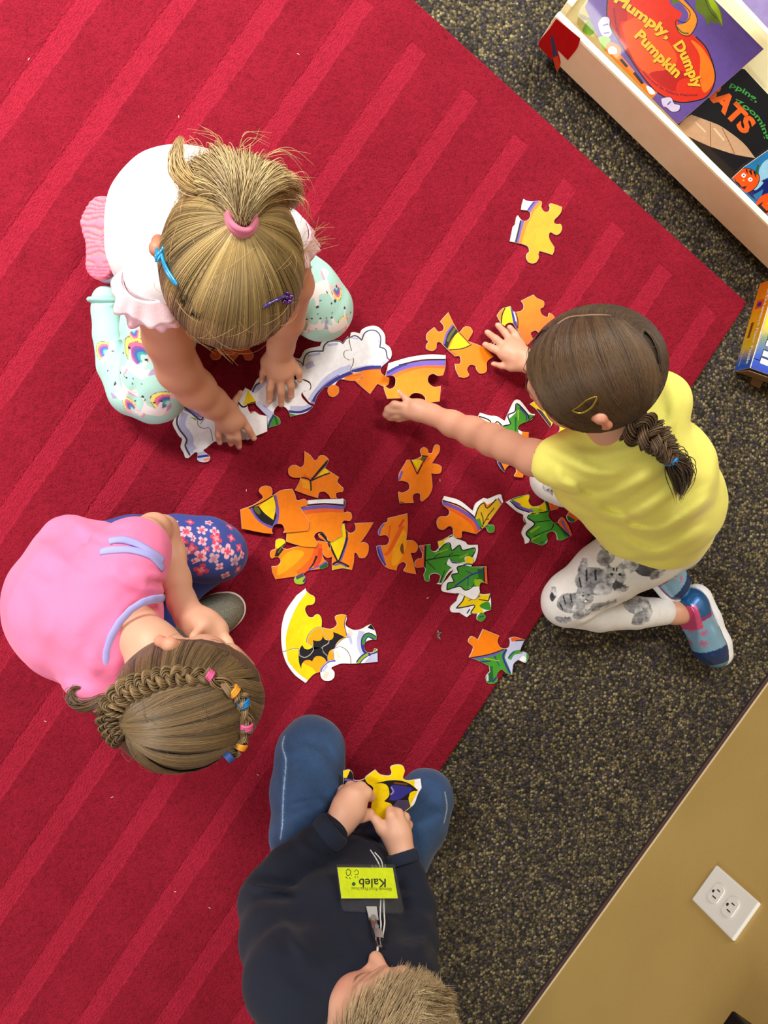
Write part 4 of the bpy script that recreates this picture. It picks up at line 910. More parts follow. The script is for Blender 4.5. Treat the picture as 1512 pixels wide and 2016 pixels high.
def Q(px, py, z, r):
    """skeleton point: photo pixel, height (m), radius in photo pixels -> x,y,z,r"""
    p = W(px, py, z); return (p[0], p[1], p[2], r*mpp(px, py, z))
def QM(px, py, z, r):
    p = W(px, py, z); return (p[0], p[1], p[2], r)
def sculpt(name, h, parts, col, mat, parent, pad=.02, relax=2, post=None, sub=0, colfn=None, lo=None, hi=None, bumpfn=None):
    pts = []
    for kind, a in parts:
        if kind in ('chain', 'cut') : pts += [np.array(p[:3])-p[3] for p in a[0]]+[np.array(p[:3])+p[3] for p in a[0]]
        elif kind == 'ell': pts += [np.array(a[0])-max(a[1]), np.array(a[0])+max(a[1])]
    pts = np.array(pts)
    lo_ = pts.min(0)-pad if lo is None else lo; hi_ = pts.max(0)+pad if hi is None else hi
    f = Field(lo_, hi_, h)
    for kind, a in parts:
        if kind == 'chain': f.chain(a[0], *(a[1:]))
        elif kind == 'cut': f.chain(a[0], a[1] if len(a) > 1 else .006, a[2] if len(a) > 2 else None, 'c')
        elif kind == 'ell': f.ell(*a)
        elif kind == 'cutell': f.ell(a[0], a[1], a[2], a[3], 'c')
        elif kind == 'plane': f.plane(*a)
    if bumpfn: f.bumps(bumpfn)
    V, Fc = f.mesh(relax)
    for _ in range(sub): V, Fc = subdiv(V, Fc)
    N = vnormals(V, Fc)
    if post: V = post(V, N)
    c = np.tile(colr(col), (len(V), 1))
    if colfn: c = colfn(V, N, c)
    me = npmesh(name, V, Fc, c)
    o = link(name, me, mat, parent)
    return o, V, N
def sn(P, f, ph=0.0):
    """cheap smooth 3D noise in about -1..1"""
    x, y, z = P[:, 0]*f, P[:, 1]*f, P[:, 2]*f
    return (np.sin(x*1.3+1.7*np.sin(y*.9+ph)+ph)+np.sin(y*1.7+1.3*np.sin(z*1.1-ph)+2*ph)+np.sin(z*1.5+1.9*np.sin(x*.8+ph*.5)))/3
def frame(f, u):
    """orthonormal head frame rows: right, forward, up"""
    f = nrm(f); u = np.array(u, float); u = nrm(u-(u @ f)*f); return np.stack([np.cross(f, u), f, u])
# skin, cloth and hair materials
t = NT('skin'); a = t.n('ShaderNodeVertexColor', layer_name='Col'); nz = t.noise(18, 3); n2 = t.noise(600, 2)
t.base(t.mix(a.outputs[0], t.ramp(nz.outputs[0], [(.3, (.94, .86, .84)), (.65, (1, 1, 1))]), .8, 'MULTIPLY'))
t.set(Roughness=.48, Subsurface_Weight=.12, Subsurface_Scale=.006); t.b.inputs['Subsurface Radius'].default_value = (1, .35, .2)
t.bump(n2.outputs[0], .12, .0008); M_SKIN = t.m
def cloth_mat(name, rough=.85, weave=900, st=.35, sheen=.15, wr=None):
    t = NT(name); a = t.n('ShaderNodeVertexColor', layer_name='Col'); nz = t.noise(weave, 2); n2 = t.noise(35, 3)
    t.base(t.mix(a.outputs[0], t.ramp(nz.outputs[0], [(.3, (.88, .88, .88)), (.6, (1, 1, 1))]), .7, 'MULTIPLY'))
    t.set(Roughness=rough, Sheen_Weight=sheen); h_ = t.math('ADD', t.math('MULTIPLY', nz.outputs[0], .25), t.math('MULTIPLY', n2.outputs[0], 1.0 if wr is None else wr))
    t.bump(h_, st, .0025); return t.m
M_COTTON = cloth_mat('cotton'); M_LEGGING = cloth_mat('stretch_cotton', .75, 1100, .2, .1, .4)
t = NT('denim'); a = t.n('ShaderNodeVertexColor', layer_name='Col'); nz = t.noise(700, 3); n2 = t.noise(22, 4, None, .65)
t.base(t.mix(t.mix(a.outputs[0], t.ramp(nz.outputs[0], [(.3, (.6, .65, .7)), (.65, (1.25, 1.2, 1.15))]), .8, 'MULTIPLY'), t.ramp(n2.outputs[0], [(.3, (.72, .76, .82)), (.7, (1.25, 1.2, 1.15))]), .8, 'MULTIPLY'))
t.set(Roughness=.8, Sheen_Weight=.2); t.bump(t.math('ADD', nz.outputs[0], t.math('MULTIPLY', n2.outputs[0], 2.0)), .3, .002); M_DENIM = t.m
def hair_mat(name, rough=.42, spec=.6):
    t = NT(name); a = t.n('ShaderNodeVertexColor', layer_name='Col'); t.base(a.outputs[0])
    t.set(Roughness=rough, Specular_IOR_Level=spec, Sheen_Weight=.1); return t.m
M_HAIR = hair_mat('hair')
M_PRINTSKIN = M_LEGGING
# strands: (n,m,3) centre lines
def strands(name, L, r, cols, mat, parent, sides=3, taper=.35):
    L = np.asarray(L, float); n, m, _ = L.shape
    T = np.gradient(L, axis=1); T /= np.linalg.norm(T, axis=2)[..., None]+1e-9
    ref = np.array([.31, .52, .79]); A = np.cross(T, ref); A /= np.linalg.norm(A, axis=2)[..., None]+1e-9; B = np.cross(T, A)
    rr = np.broadcast_to(np.asarray(r, float).reshape(-1, 1), (n, m))*(1-(1-taper)*np.linspace(0, 1, m)**3)[None]*(.5+.5*np.minimum(1, np.linspace(0, 1, m)*8))[None]
    V = np.empty((n, m, sides, 3))
    for k in range(sides):
        a = 2*math.pi*k/sides; V[:, :, k] = L+rr[..., None]*(math.cos(a)*A+math.sin(a)*B)
    idx = np.arange(n*m*sides).reshape(n, m, sides); F_ = []
    for k in range(sides):
        k2 = (k+1) % sides
        F_.append(np.stack([idx[:, :-1, k], idx[:, :-1, k2], idx[:, 1:, k2], idx[:, 1:, k]], -1).reshape(-1, 4))
    c = np.asarray(cols); c = c[:, None, None, :] if c.ndim == 2 else c[:, :, None, :]
    c = np.broadcast_to(c, (n, m, sides, 3)).reshape(-1, 3)
    return link(name, npmesh(name, V.reshape(-1, 3), np.vstack(F_), c), mat, parent)
def slerp(a, b, t):
    """a,b (n,3) unit; t (m,) -> (n,m,3)"""
    d = np.clip((a*b).sum(1), -1, 1); o = np.arccos(d)+1e-6; s = np.sin(o)
    return (np.sin((1-t)[None]*o[:, None])/s[:, None])[..., None]*a[:, None]+(np.sin(t[None]*o[:, None])/s[:, None])[..., None]*b[:, None]
RNG = np.random.default_rng(7)
# ================================================================ people
SKIN = (226, 170, 140); SKIN_B = (222, 168, 138)
def head_parts(C, ax, s=1.0, k=.012, ears=(-1, 1)):
    w = lambda r, f, u: C+(np.array([r, f, u])*s) @ ax
    e = lambda p, r, kk=k: ('ell', (w(*p), tuple(x*s for x in r), ax, kk))
    c = lambda p, q, ra, rb, kk=k: ('chain', ([(*w(*p), ra*s), (*w(*q), rb*s)], kk))
    L = [e((0, -.006, .004), (.069, .083, .072)), e((0, .030, .014), (.058, .048, .050), .015), e((0, .024, -.036), (.052, .056, .056), .02),
         c((0, .052, -.080), (0, .040, -.070), .016, .026, .02),
         c((0, .074, .008), (0, .094, -.022), .007, .0098, .007), c((.009, .082, -.027), (-.009, .082, -.027), .006, .006, .006),
         ('cutell', (w(.028, .088, .002), (.017*s, .012*s, .010*s), ax, .012)), ('cutell', (w(-.028, .088, .002), (.017*s, .012*s, .010*s), ax, .012)),
         c((.042, .062, .016), (.014, .079, .019), .007, .007, .012), c((-.042, .062, .016), (-.014, .079, .019), .007, .007, .012),
         e((.027, .070, .001), (.012, .009, .009), .004), e((-.027, .070, .001), (.012, .009, .009), .004),
         c((.032, .056, -.030), (.036, .05, -.03), .020, .020, .02), c((-.032, .056, -.030), (-.036, .05, -.03), .020, .020, .02),
         c((.015, .076, -.052), (-.015, .076, -.052), .0055, .0055, .006), c((.012, .074, -.060), (-.012, .074, -.060), .006, .006, .006)]
    for r in ears:
        L += [c((r*.068, -.002, .010), (r*.080, -.014, .016), .010, .009, .004), c((r*.080, -.014, .016), (r*.082, -.016, -.002), .0085, .007, .004),
              c((r*.082, -.016, -.002), (r*.072, -.004, -.022), .007, .007, .004), ('cutell', (w(r*.087, -.004, .004), (.006*s, .008*s, .013*s), ax, .004))]
    return L
def facecol(C, ax, s=1.0):
    def f(V, N, c):
        q = (V-C) @ ax.T/s; c = c.copy()
        def blot(p, r, col, a):
            d = np.linalg.norm((q-np.array(p))/np.array(r), axis=1); m = np.clip(1-d, 0, 1)**.7*a
            c[:] = c*(1-m[:, None])+colr(col)*m[:, None]
        for r in (-1, 1):
            blot((r*.036, .068, -.028), (.03, .03, .024), (232, 130, 116), .45)
            blot((r*.082, -.012, .0), (.016, .02, .03), (236, 120, 92), .6)
        blot((0, .08, -.056), (.022, .02, .010), (205, 96, 92), .9)
        for r in (-1, 1):
            for t_ in np.linspace(-1, 1, 7):
                blot((r*.028+t_*.014, .078, -.006-.003*(1-t_*t_)), (.006, .012, .0035), (86, 56, 42), .9)
                blot((r*.028+t_*.016, .078, .022+.003*(1-t_*t_)), (.006, .012, .004), (150, 110, 76), .7)
        return c
    return f
def nails(tips):
    def f(V, N, c):
        c = c.copy()
        for p, r in tips:
            d = np.linalg.norm(V-np.array(p), axis=1)
            m = ((d < r) & (N[:, 2] > .45))[:, None]*.55
            c = c*(1-m)+colr((240, 190, 172))*m
        # redder knuckles and finger ends
        return c
    return f
def fingers(list_, k=.003, r=.0068, tipz=None):
    """list of finger paths [(px,py,z)...]; returns parts and fingertip list"""
    P = []; T = []
    for n, pth in enumerate(list_):
        rr = r*(.86 if n == len(list_)-1 else 1.0)
        m = len(pth)
        ch = [QM(*p, rr*(1.06-.22*i/(m-1))) for i, p in enumerate(pth)]
        for a, b in zip(ch[:-1], ch[1:]): P.append(('chain', ([a, b], k)))
        T.append((np.array(ch[-1][:3])+np.array([0, 0, .003]), rr*.72))
    return P, T
def hairhit(C, R, ax, px, py):
    """where the photo pixel's ray meets the hair surface"""
    d = ray(px, py); A = ax/np.array(R)[:, None]; o = A @ (EYE-C); v = A @ d
    a, b, c = v @ v, 2*o @ v, o @ o-1; D = b*b-4*a*c
    t = (-b-math.sqrt(max(D, 0)))/(2*a); return EYE+d*t
def surf(V, px, py, rad=7):
    pr = proj(V); m = (np.abs(pr-np.array([px, py])).max(1) < rad)
    if not m.any(): m = np.argsort(((pr-np.array([px, py]))**2).sum(1))[:5]; return V[m].mean(0)
    q = V[m]; return q[q[:, 2] > q[:, 2].max()-.006].mean(0)
def stamp(V, N, c, px, py, rot, size, shapes, nz=None):
    """dye a motif into the cloth around the surface point under px,py; shapes in unit coordinates, y down"""
    pr = proj(V); d2 = ((pr-np.array([px, py]))**2).sum(1)
    cand = np.nonzero(d2 < 64)[0]
    i = cand[np.argmax(V[cand, 2])] if len(cand) else np.argmin(d2)
    p = V[i]; m = np.linalg.norm(V-p, axis=1) < .012; n = nrm(N[m].mean(0))
    a = math.radians(rot); ex_ = np.array([math.cos(a), math.sin(a), 0]); ex_ = nrm(ex_-(ex_ @ n)*n); ey = np.cross(ex_, n)
    near = np.nonzero((np.linalg.norm(V-p, axis=1) < size*1.6) & (N @ n > -.1))[0]
    q = np.stack([(V[near]-p) @ ex_, (V[near]-p) @ ey], 1)/size
    h_ = (V[near]-p) @ n; l_ = np.linalg.norm(q, axis=1)+1e-9; true = np.sqrt(l_**2+(h_/size)**2); q = q*(true/l_)[:, None]
    for col, poly in shapes:
        ins = pip(q, poly)
        if callable(col): c[near[ins]] = col(V[near[ins]], q[ins])
        else: c[near[ins]] = colr(col)
def poly(s, n=4): return smooth2(parse(s), n)
def strk(s, w, w1=None): return stroke(parse(s), w, w1)
def ruffle(name, c, axis, side, r0, r1, ln, waves, amp, mat, parent, arc=(0, 2*math.pi), col=(250, 214, 224), nu=120, nv=9, thick=.0016):
    axis = nrm(axis); side = nrm(np.array(side)-np.array(side) @ axis*axis); oth = np.cross(axis, side)
    V = []; 
    for j in range(nv):
        t_ = j/(nv-1)
        for i in range(nu):
            a = arc[0]+(arc[1]-arc[0])*i/(nu-1)
            wv = math.sin(waves*a+1.1*math.sin(2.3*a))+.45*math.sin(waves*2.2*a+.7)
            r = r0+(r1-r0)*t_+amp*wv*t_
            V.append(c+axis*(ln*t_+amp*.8*t_*math.cos(waves*1.3*a))+r*(math.cos(a)*side+math.sin(a)*oth))
    F_ = [(j*nu+i, j*nu+i+1, (j+1)*nu+i+1, (j+1)*nu+i) for j in range(nv-1) for i in range(nu-1)]
    o = link(name, npmesh(name, np.array(V), np.array(F_), np.tile(colr(col), (len(V), 1))), mat, parent)
    m = o.modifiers.new('s', 'SOLIDIFY'); m.thickness = thick
    return o
def ring(name, c, axis, R, r, mat, parent, col=(1, 1, 1), flat=1.0, n=40, wob=0.0, ell=1.0):
    axis = nrm(axis); a0 = nrm(np.cross(axis, [.3, .2, .9])); b0 = np.cross(axis, a0)
    mb = MB(); pts = [c+R*(math.cos(t)*a0*ell+math.sin(t)*b0)+axis*wob*math.sin(2*t) for t in np.linspace(0, 2*math.pi, n+1)[:-1]]
    mb.tube(pts, r, 8, close=True, flat=flat, col=colr([c*255 if c <= 1 else c for c in col])); return mb.build(name, mat, parent, smooth=True)
def folds(spec, ns=.0012, nf=22):
    """cloth folds: [( [(px,py,z)..], width m, height m )] ridges (height>0) or creases"""
    lines = []
    for pth, wd, ht in spec:
        P2 = smooth2([(p[0], p[1], False) for p in pth], 5, closed=False); m = np.mean([mpp(*p) for p in pth])
        sl = np.linspace(0, 1, len(P2)); lines.append((P2, wd/m, ht, sl))
    def f(P):
        d = ns*sn(P, nf*2, .4)+ns*.6*sn(P, nf*4, 1.3); pr = proj(P)
        for L, wd, ht, sl in lines:
            lo, hi = L.min(0)-3*wd, L.max(0)+3*wd
            k = np.nonzero(((pr > lo) & (pr < hi)).all(1) & (P[:, 2] > .05))[0]
            if not len(k): continue
            q = pr[k]; best = np.full(len(k), 1e9); bs = np.zeros(len(k))
            for i in range(len(L)-1):
                a_, ba = L[i], L[i+1]-L[i]; t = np.clip(((q-a_) @ ba)/(ba @ ba+1e-9), 0, 1); dd = np.linalg.norm(q-a_-t[:, None]*ba, axis=1)
                m = dd < best; best[m] = dd[m]; bs[m] = sl[i]+t[m]*(sl[i+1]-sl[i])
            e = best/wd; prof = np.exp(-e**2)-(.3 if ht > 0 else 0)*np.exp(-(e-1.6)**2*2)
            d[k] += ht*prof*np.sin(np.clip(bs*.96+.02, 0, 1)*math.pi)**.6*2.3
        return .0045*np.tanh(d/.0045)*np.where(d < 0, .72, 1.0)
    return f
def shoe(name, heel, toe, up, width, colu, cols, mat_u, mat_s, parent, hgt=.052, sole=.016, ripple=False, post=None, thick_up=1.0):
    """low child's shoe: sole outline follows the foot"""
    heel = np.array(heel, float); toe = np.array(toe, float); F_ = nrm(toe-heel); L = np.linalg.norm(toe-heel)
    U = nrm(np.array(up)-np.array(up) @ F_*F_); Rr = np.cross(F_, U)
    p = lambda f, r, u: heel+F_*f*L+Rr*r+U*u
    w = width/2
    sp = [(*p(.16, 0, sole*.5), w*.80), (*p(.42, -.002, sole*.5), w*.78), (*p(.72, .003, sole*.5), w), (*p(.86, .001, sole*.5), w*.84)]
    f = Field(np.min([q[:3] for q in sp], 0)-w-.09, np.max([q[:3] for q in sp], 0)+w+.09, .0024)
    for a, b in zip(sp[:-1], sp[1:]): f.cone(a[:3], b[:3], a[3], b[3], .012)
    # clamp to a slab (the sole)
    g = f.d.copy(); ax = [(f.lo[k]+np.arange(f.n[k])*f.h) for k in range(3)]
    h_ = ((ax[0]-heel[0])[:, None, None]*U[0]+(ax[1]-heel[1])[None, :, None]*U[1]+(ax[2]-heel[2])[None, None, :]*U[2]).astype(np.float32)
    ff = ((ax[0]-heel[0])[:, None, None]*F_[0]+(ax[1]-heel[1])[None, :, None]*F_[1]+(ax[2]-heel[2])[None, None, :]*F_[2]).astype(np.float32)/L
    gr = 0
    if ripple:
        rr = ((ax[0]-heel[0])[:, None, None]*Rr[0]+(ax[1]-heel[1])[None, :, None]*Rr[1]+(ax[2]-heel[2])[None, None, :]*Rr[2]).astype(np.float32)
        ph = ff*L/.0085*2*math.pi+2.6*np.abs(((rr/.022) % 2)-1)*2*np.sin(ff*14)
        gr = -.0030*(np.sin(ph) > .3)*(ff > .14)-.0012*(np.sin(ff*L/.005*2*math.pi) > .2)*(ff < .14)
    sd = np.maximum(g, np.maximum(-(h_+gr), h_-sole)).astype(np.float32)
    f2 = Field(f.lo, f.lo+(f.n-1)*f.h, f.h); f2.d = sd[:f2.n[0], :f2.n[1], :f2.n[2]] if tuple(f2.n) != sd.shape else sd
    V, Fc = f2.mesh(1)
    c = np.tile(colr(cols), (len(V), 1))
    if ripple:
        a_ = (V-heel) @ F_/L; b_ = (V-heel) @ Rr; ph = a_*L/.0085*2*math.pi+2.6*np.abs(((b_/.022) % 2)-1)*2*np.sin(a_*14)
        c[((np.sin(ph) > .3) & (a_ > .14))] = colr((206, 130, 134)); c[((np.sin(a_*L/.005*2*math.pi) > .2) & (a_ < .14))] = colr((220, 84, 112))
    so = link('sole', npmesh('sole', V, Fc, c), mat_s, None)
    # upper
    up_ = Field(f.lo, f.lo+(f.n-1)*f.h, f.h)
    q = lambda f_, r_, u_, rad: (p(f_, r_, u_), rad)
    for (a, ra), (b, rb) in ((q(.17, 0, sole+.012, w*.80), q(.30, 0, sole+.016, w*.80)), (q(.30, 0, sole+.014, w*.80), q(.55, 0, sole+.012, w*.84)),
                             (q(.55, 0, sole+.010, w*.86), q(.74, .002, sole+.004, w*.94)), (q(.74, .002, sole+.004, w*.94), q(.87, 0, sole-.001, w*.74)),
                             (q(.18, 0, sole+.012, w*.74), q(.20, 0, hgt, w*.62)), (q(.20, 0, hgt, w*.62), q(.40, 0, hgt*.95, w*.55))):
        up_.cone(a, b, ra, rb, .012)
    d = np.maximum(up_.d[:h_.shape[0], :h_.shape[1], :h_.shape[2]], sole*.7-h_)
    d = np.maximum(d, h_-hgt*1.12-.0)
    up_.d = d.astype(np.float32)
    V2, F2 = up_.mesh(2); N2 = vnormals(V2, F2)
    c2 = np.tile(colr(colu), (len(V2), 1))
    if post: c2 = post(V2, N2, c2, lambda P: np.stack([((P-heel) @ F_)/L, (P-heel) @ Rr, (P-heel) @ U], 1))
    root = link(name, npmesh(name, V2, F2, c2), mat_u, parent)
    COL.objects.unlink(so); bpy.data.objects.remove(so)
    so = link('sole', npmesh('sole', V, Fc, c), mat_s, None); so.parent = root; so.matrix_parent_inverse = root.matrix_world.inverted() if False else Matrix.Identity(4)
    return root, p

# ---------------------------------------------------------------- girl with blonde ponytail
GA = empty('person', W(400, 560, RTH)); tag(GA, 'child with blonde high ponytail, white top and mint rainbow leggings kneeling on the rug', 'person')
CA = W(458, 528, .432); axA = frame((-.10, -.80, -.58), (0, 0, 1)); HRA = (.0785, .093, .0855)
fp, tips = fingers([[(431, 838, .034), (430, 856, .030), (433, 871, .020)], [(448, 843, .036), (452, 861, .032), (455, 874, .020)],
                    [(463, 841, .037), (468, 862, .033), (471, 880, .020)], [(477, 826, .036), (489, 845, .030), (500, 863, .020)], [(455, 808, .040), (464, 787, .034), (474, 772, .024)]])
fq, tip2 = fingers([[(537, 738, .038), (531, 765, .034), (530, 790, .020)], [(552, 742, .040), (553, 772, .034), (554, 797, .020)],
                    [(567, 736, .040), (573, 760, .032), (573, 781, .020)], [(578, 722, .038), (588, 732, .036), (590, 748, .026)], [(522, 712, .040), (517, 735, .032), (515, 752, .022)]])
partsA = head_parts(CA, axA, ears=(1,))+[
    ('chain', ([(*(CA+np.array([0, -.012, -.05]) @ axA), .034), Q(430, 500, .35, 44), Q(400, 470, .27, 80), Q(385, 440, .15, 80)], .02)),
    ('chain', ([Q(430, 500, .33, 48), Q(325, 545, .315, 46), Q(308, 585, .29, 47)], .015)),
    ('chain', ([Q(308, 585, .29, 46), Q(330, 665, .22, 46), Q(352, 728, .165, 42)], .012)),
    ('chain', ([Q(352, 728, .165, 42), Q(385, 765, .115, 38), Q(418, 793, .07, 30), Q(436, 806, .052, 25)], .012)),
    ('chain', ([QM(436, 806, .052, .019), QM(452, 822, .043, .0195)], .01, ((0, 0, 1), .75))),
    ('chain', ([QM(447, 826, .040, .014), QM(438, 836, .036, .011)], .01)), ('chain', ([QM(452, 820, .040, .015), QM(470, 830, .037, .0125)], .01)),
    ('chain', ([QM(450, 828, .040, .014), QM(455, 840, .036, .0125)], .01)), ('chain', ([QM(446, 810, .045, .013), QM(455, 806, .041, .010)], .008)),
    ('chain', ([Q(430, 500, .33, 48), Q(540, 470, .33, 42), Q(570, 490, .30, 40)], .015)),
    ('chain', ([Q(570, 490, .30, 38), Q(580, 560, .22, 36), Q(566, 630, .13, 32), Q(553, 680, .07, 26)], .012)),
    ('chain', ([QM(553, 680, .07, .0205), QM(548, 712, .046, .0205)], .01, ((0, 0, 1), .8))),
    ('chain', ([QM(545, 712, .044, .014), QM(537, 736, .038, .011)], .01)), ('chain', ([QM(549, 714, .044, .015), QM(553, 740, .040, .0115)], .01)),
    ('chain', ([QM(555, 712, .044, .014), QM(567, 734, .040, .011)], .01)), ('chain', ([QM(558, 706, .044, .013), QM(577, 720, .038, .010)], .01)),
    ('chain', ([QM(540, 700, .048, .012), QM(523, 712, .040, .0095)], .01)),
    ('chain', ([Q(350, 460, .13, 60), Q(310, 600, .12, 40), Q(305, 760, .08, 38)], .02)), ('chain', ([Q(300, 770, .06, 32), Q(235, 720, .055, 22), Q(205, 600, .05, 18)], .02)),
    ('chain', ([Q(420, 460, .13, 60), Q(540, 540, .11, 45), Q(625, 605, .08, 40)], .02))]+fp+fq
fA = facecol(CA, axA); nA = nails(tips+tip2)
def colA(V, N, c):
    c = nA(V, N, fA(V, N, c)); return c
sculpt('body', .0026, partsA, (204, 150, 120), M_SKIN, GA, colfn=colA, relax=3)
shirtA, VsA, NsA = sculpt('shirt', .0032, [
    ('chain', ([Q(392, 440, .12, 118), Q(384, 458, .22, 156), Q(398, 474, .29, 148), Q(425, 500, .345, 110)], .03, ((-.3, -.9, .25), .88))),
    ('chain', ([Q(420, 500, .34, 80), Q(330, 540, .325, 56), Q(303, 556, .315, 50)], .03)), ('chain', ([Q(430, 495, .34, 80), Q(530, 465, .335, 52), Q(562, 462, .325, 44)], .03)),
    ('chain', ([Q(290, 500, .24, 70), Q(300, 540, .20, 66)], .03)),
    ('cut', ([(*(CA+np.array([0, -.03, -.02]) @ axA), .05), (*(CA+np.array([0, .0, -.08]) @ axA), .05)], .008))],
    (252, 251, 253), M_COTTON, GA, relax=3, bumpfn=folds([([(230, 470, .25), (300, 420, .33)], .012, -.002), ([(262, 530, .27), (330, 520, .34)], .010, -.003), ([(300, 360, .28), (380, 400, .33)], .014, .002)], .0010))
M_RUFF = cloth_mat('ruffle_cotton', .8, 700, .5)
cA = W(300, 563, .318); axs = nrm(W(322, 650, .235)-cA)
ruffle('sleeve_ruffle', cA-axs*.012, axs, (1, 0, .2), .034, .047, .040, 7, .0042, M_RUFF, GA, col=(250, 208, 220))
ruffle('sleeve_ruffle', cA-axs*.016, axs, (1, 0, .2), .036, .052, .026, 6, .004, M_RUFF, GA, col=(252, 222, 230))
cB = W(566, 470, .325); axs2 = nrm(W(580, 540, .24)-cB)
ruffle('sleeve_ruffle', cB-axs2*.012, axs2, (1, 0, .2), .030, .038, .03, 7, .003, M_RUFF, GA, col=(250, 212, 224))
mb = MB(); 
def unicol(V, N, c):
    c = c.copy(); Yc, Pk, Vi, Bl, Te = (252, 238, 120), (244, 120, 160), (150, 90, 170), (70, 110, 190), (60, 180, 180)
    def rainbow(px, py, rot, s, flip=1):
        sh = []
        for k, (col, r) in enumerate((((90, 80, 60), 1.04), (Yc, 1.0), ((200, 110, 120), .80), (Pk, .78), (Vi, .62), (Bl, .50), (Te, .36), ((190, 236, 224), .24))):
            a = np.linspace(0, math.pi*.92, 16); sh.append((col, np.vstack([np.stack([-np.cos(a)*r*.72*flip, -np.sin(a)*r*1.15], 1)])))
        a = np.linspace(0, 2*math.pi, 13)[:-1]
        for cx, cy, r in ((-.62*flip, .05, .30), (-.30*flip, .12, .26), (.55*flip, .02, .26)):
            sh.append(((250, 196, 206), np.stack([cx+r*np.cos(a), cy+r*.8*np.sin(a)], 1)))
        stamp(V, N, c, px, py, rot, s, sh)
    def unic(px, py, rot, s, flip=1):
        f_ = np.array([flip, 1])
        wht = (246, 238, 236)
        sh = [((236, 226, 224), poly('-.8,.0 -.6,-.35 -.1,-.4 .3,-.45 .45,-.8 .7,-.95 .95,-.75 .8,-.6 .6,-.45 .55,-.1 .5,.3 .7,.7! .6,.75! .35,.3 .1,.2 -.2,.2 -.35,.7! -.5,.7! -.5,.2 -.75,.3')*f_*1.05),
              (wht, poly('-.8,.0 -.6,-.35 -.1,-.4 .3,-.45 .45,-.8 .7,-.95 .95,-.75 .8,-.6 .6,-.45 .55,-.1 .5,.3 .7,.7! .6,.75! .35,.3 .1,.2 -.2,.2 -.35,.7! -.5,.7! -.5,.2 -.75,.3')*f_),
              ((232, 170, 190), poly('.3,-.45! .4,-.85 .55,-1.0 .5,-.7 .45,-.4!')*f_), ((180, 160, 200), poly('-.8,.0! -1.1,.2 -1.0,.6 -.85,.4!')*f_),
              ((34, 40, 44), poly('.58,.68! .76,.66! .72,.82! .6,.82!')*f_), ((34, 40, 44), poly('-.52,.66! -.33,.66! -.36,.8! -.5,.8!')*f_),
              ((40, 40, 40), poly('.74,-.80! .82,-.78! .78,-.74!')*f_), ((34, 40, 44), poly('1.0,.1! 1.15,.0! 1.18,.1! 1.05,.18!')*f_)]
        stamp(V, N, c, px, py, rot, s, sh)
    for a in ((262, 620, 100, .020), (205, 690, 60, .021, -1), (285, 715, 55, .036, -1), (338, 800, 80, .026), (255, 650, 190, .015), (668, 560, 200, .018), (690, 640, 100, .018), (345, 660, 90, .020), (255, 812, 30, .022)):
        rainbow(*a)
    for a in ((258, 725, 150, .028), (235, 770, 210, .026, -1), (640, 575, 20, .030), (675, 645, 200, .026, -1), (265, 600, 260, .020), (300, 815, 160, .026), (355, 640, 100, .024), (620, 650, 180, .02)):
        unic(*a)
    for px, py in ((224, 684), (220, 749), (238, 744), (257, 752), (256, 762), (271, 760), (284, 795), (307, 800), (638, 595), (651, 578), (630, 625), (613, 635), (645, 634), (659, 622), (625, 655), (620, 522), (600, 527), (597, 510), (350, 644), (600, 657), (206, 733), (660, 600)):
        stamp(V, N, c, px, py, (px*37) % 180, .0022, [((30, 38, 42), poly('-1,-.3! .2,-.6! 1,.4! -.4,.5!'))])
    for px, py in ((238, 640),):
        pass
    return c
legA, VlA, NlA = sculpt('leggings', .0030, [
    ('chain', ([Q(345, 470, .13, 90), Q(322, 560, .13, 78), Q(312, 650, .115, 70), Q(308, 740, .085, 66), Q(306, 772, .072, 62)], .012)),
    ('chain', ([Q(300, 778, .058, 56), Q(262, 768, .055, 50), Q(232, 720, .052, 40), Q(219, 660, .050, 35), Q(213, 615, .050, 31), Q(210, 592, .052, 29)], .004)),
    ('chain', ([Q(430, 470, .13, 90), Q(530, 530, .12, 78), Q(600, 580, .095, 70), Q(632, 608, .078, 64)], .012)),
    ('chain', ([Q(632, 612, .055, 52), Q(560, 560, .05, 44), Q(480, 440, .045, 32)], .008))],
    (178, 228, 216), M_LEGGING, GA, colfn=unicol, sub=1, relax=3, bumpfn=folds([([(240, 690, .10), (246, 600, .10)], .004, -.003), ([(268, 750, .10), (262, 810, .10)], .006, -.003), ([(222, 672, .08), (250, 665, .10)], .003, .0014), ([(205, 600, .08), (240, 597, .08)], .004, .002)], .0007))
ring('ankle_cuff', W(209, 593, .052), (.05, 1, .1), .0235, .0042, cloth_mat('cuff', .8), GA, flat=1.4, col=(170, 222, 214))
M_RUBP = plain('pink_rubber', srgb(250, 120, 146), .6); M_LAV = vcol('lavender_canvas', .75, (500, .3, .001))
def lavpost(V, N, c, loc):
    q = loc(V); c = c.copy(); m = (q[:, 2] > .046)[:, None]; c = np.where(m, colr((232, 90, 120)), c)
    d = np.hypot((q[:, 0]-.10)*.17, q[:, 1]); return c
shoeA, pA = shoe('shoe', W(192, 540, .078), W(200, 398, .085), (.25, -.50, -.80), .062, (206, 182, 214), (250, 120, 146), M_LAV, vcol('sole_rubber', .6), GA, hgt=.05, ripple=True, post=lavpost)
# second foot, tucked behind the far hip
shoe('shoe', W(500, 425, .07), W(508, 350, .06), (.1, -.2, -.9), .058, (206, 182, 214), (250, 120, 146), M_LAV, vcol('sole_rubber', .6), GA, hgt=.045)

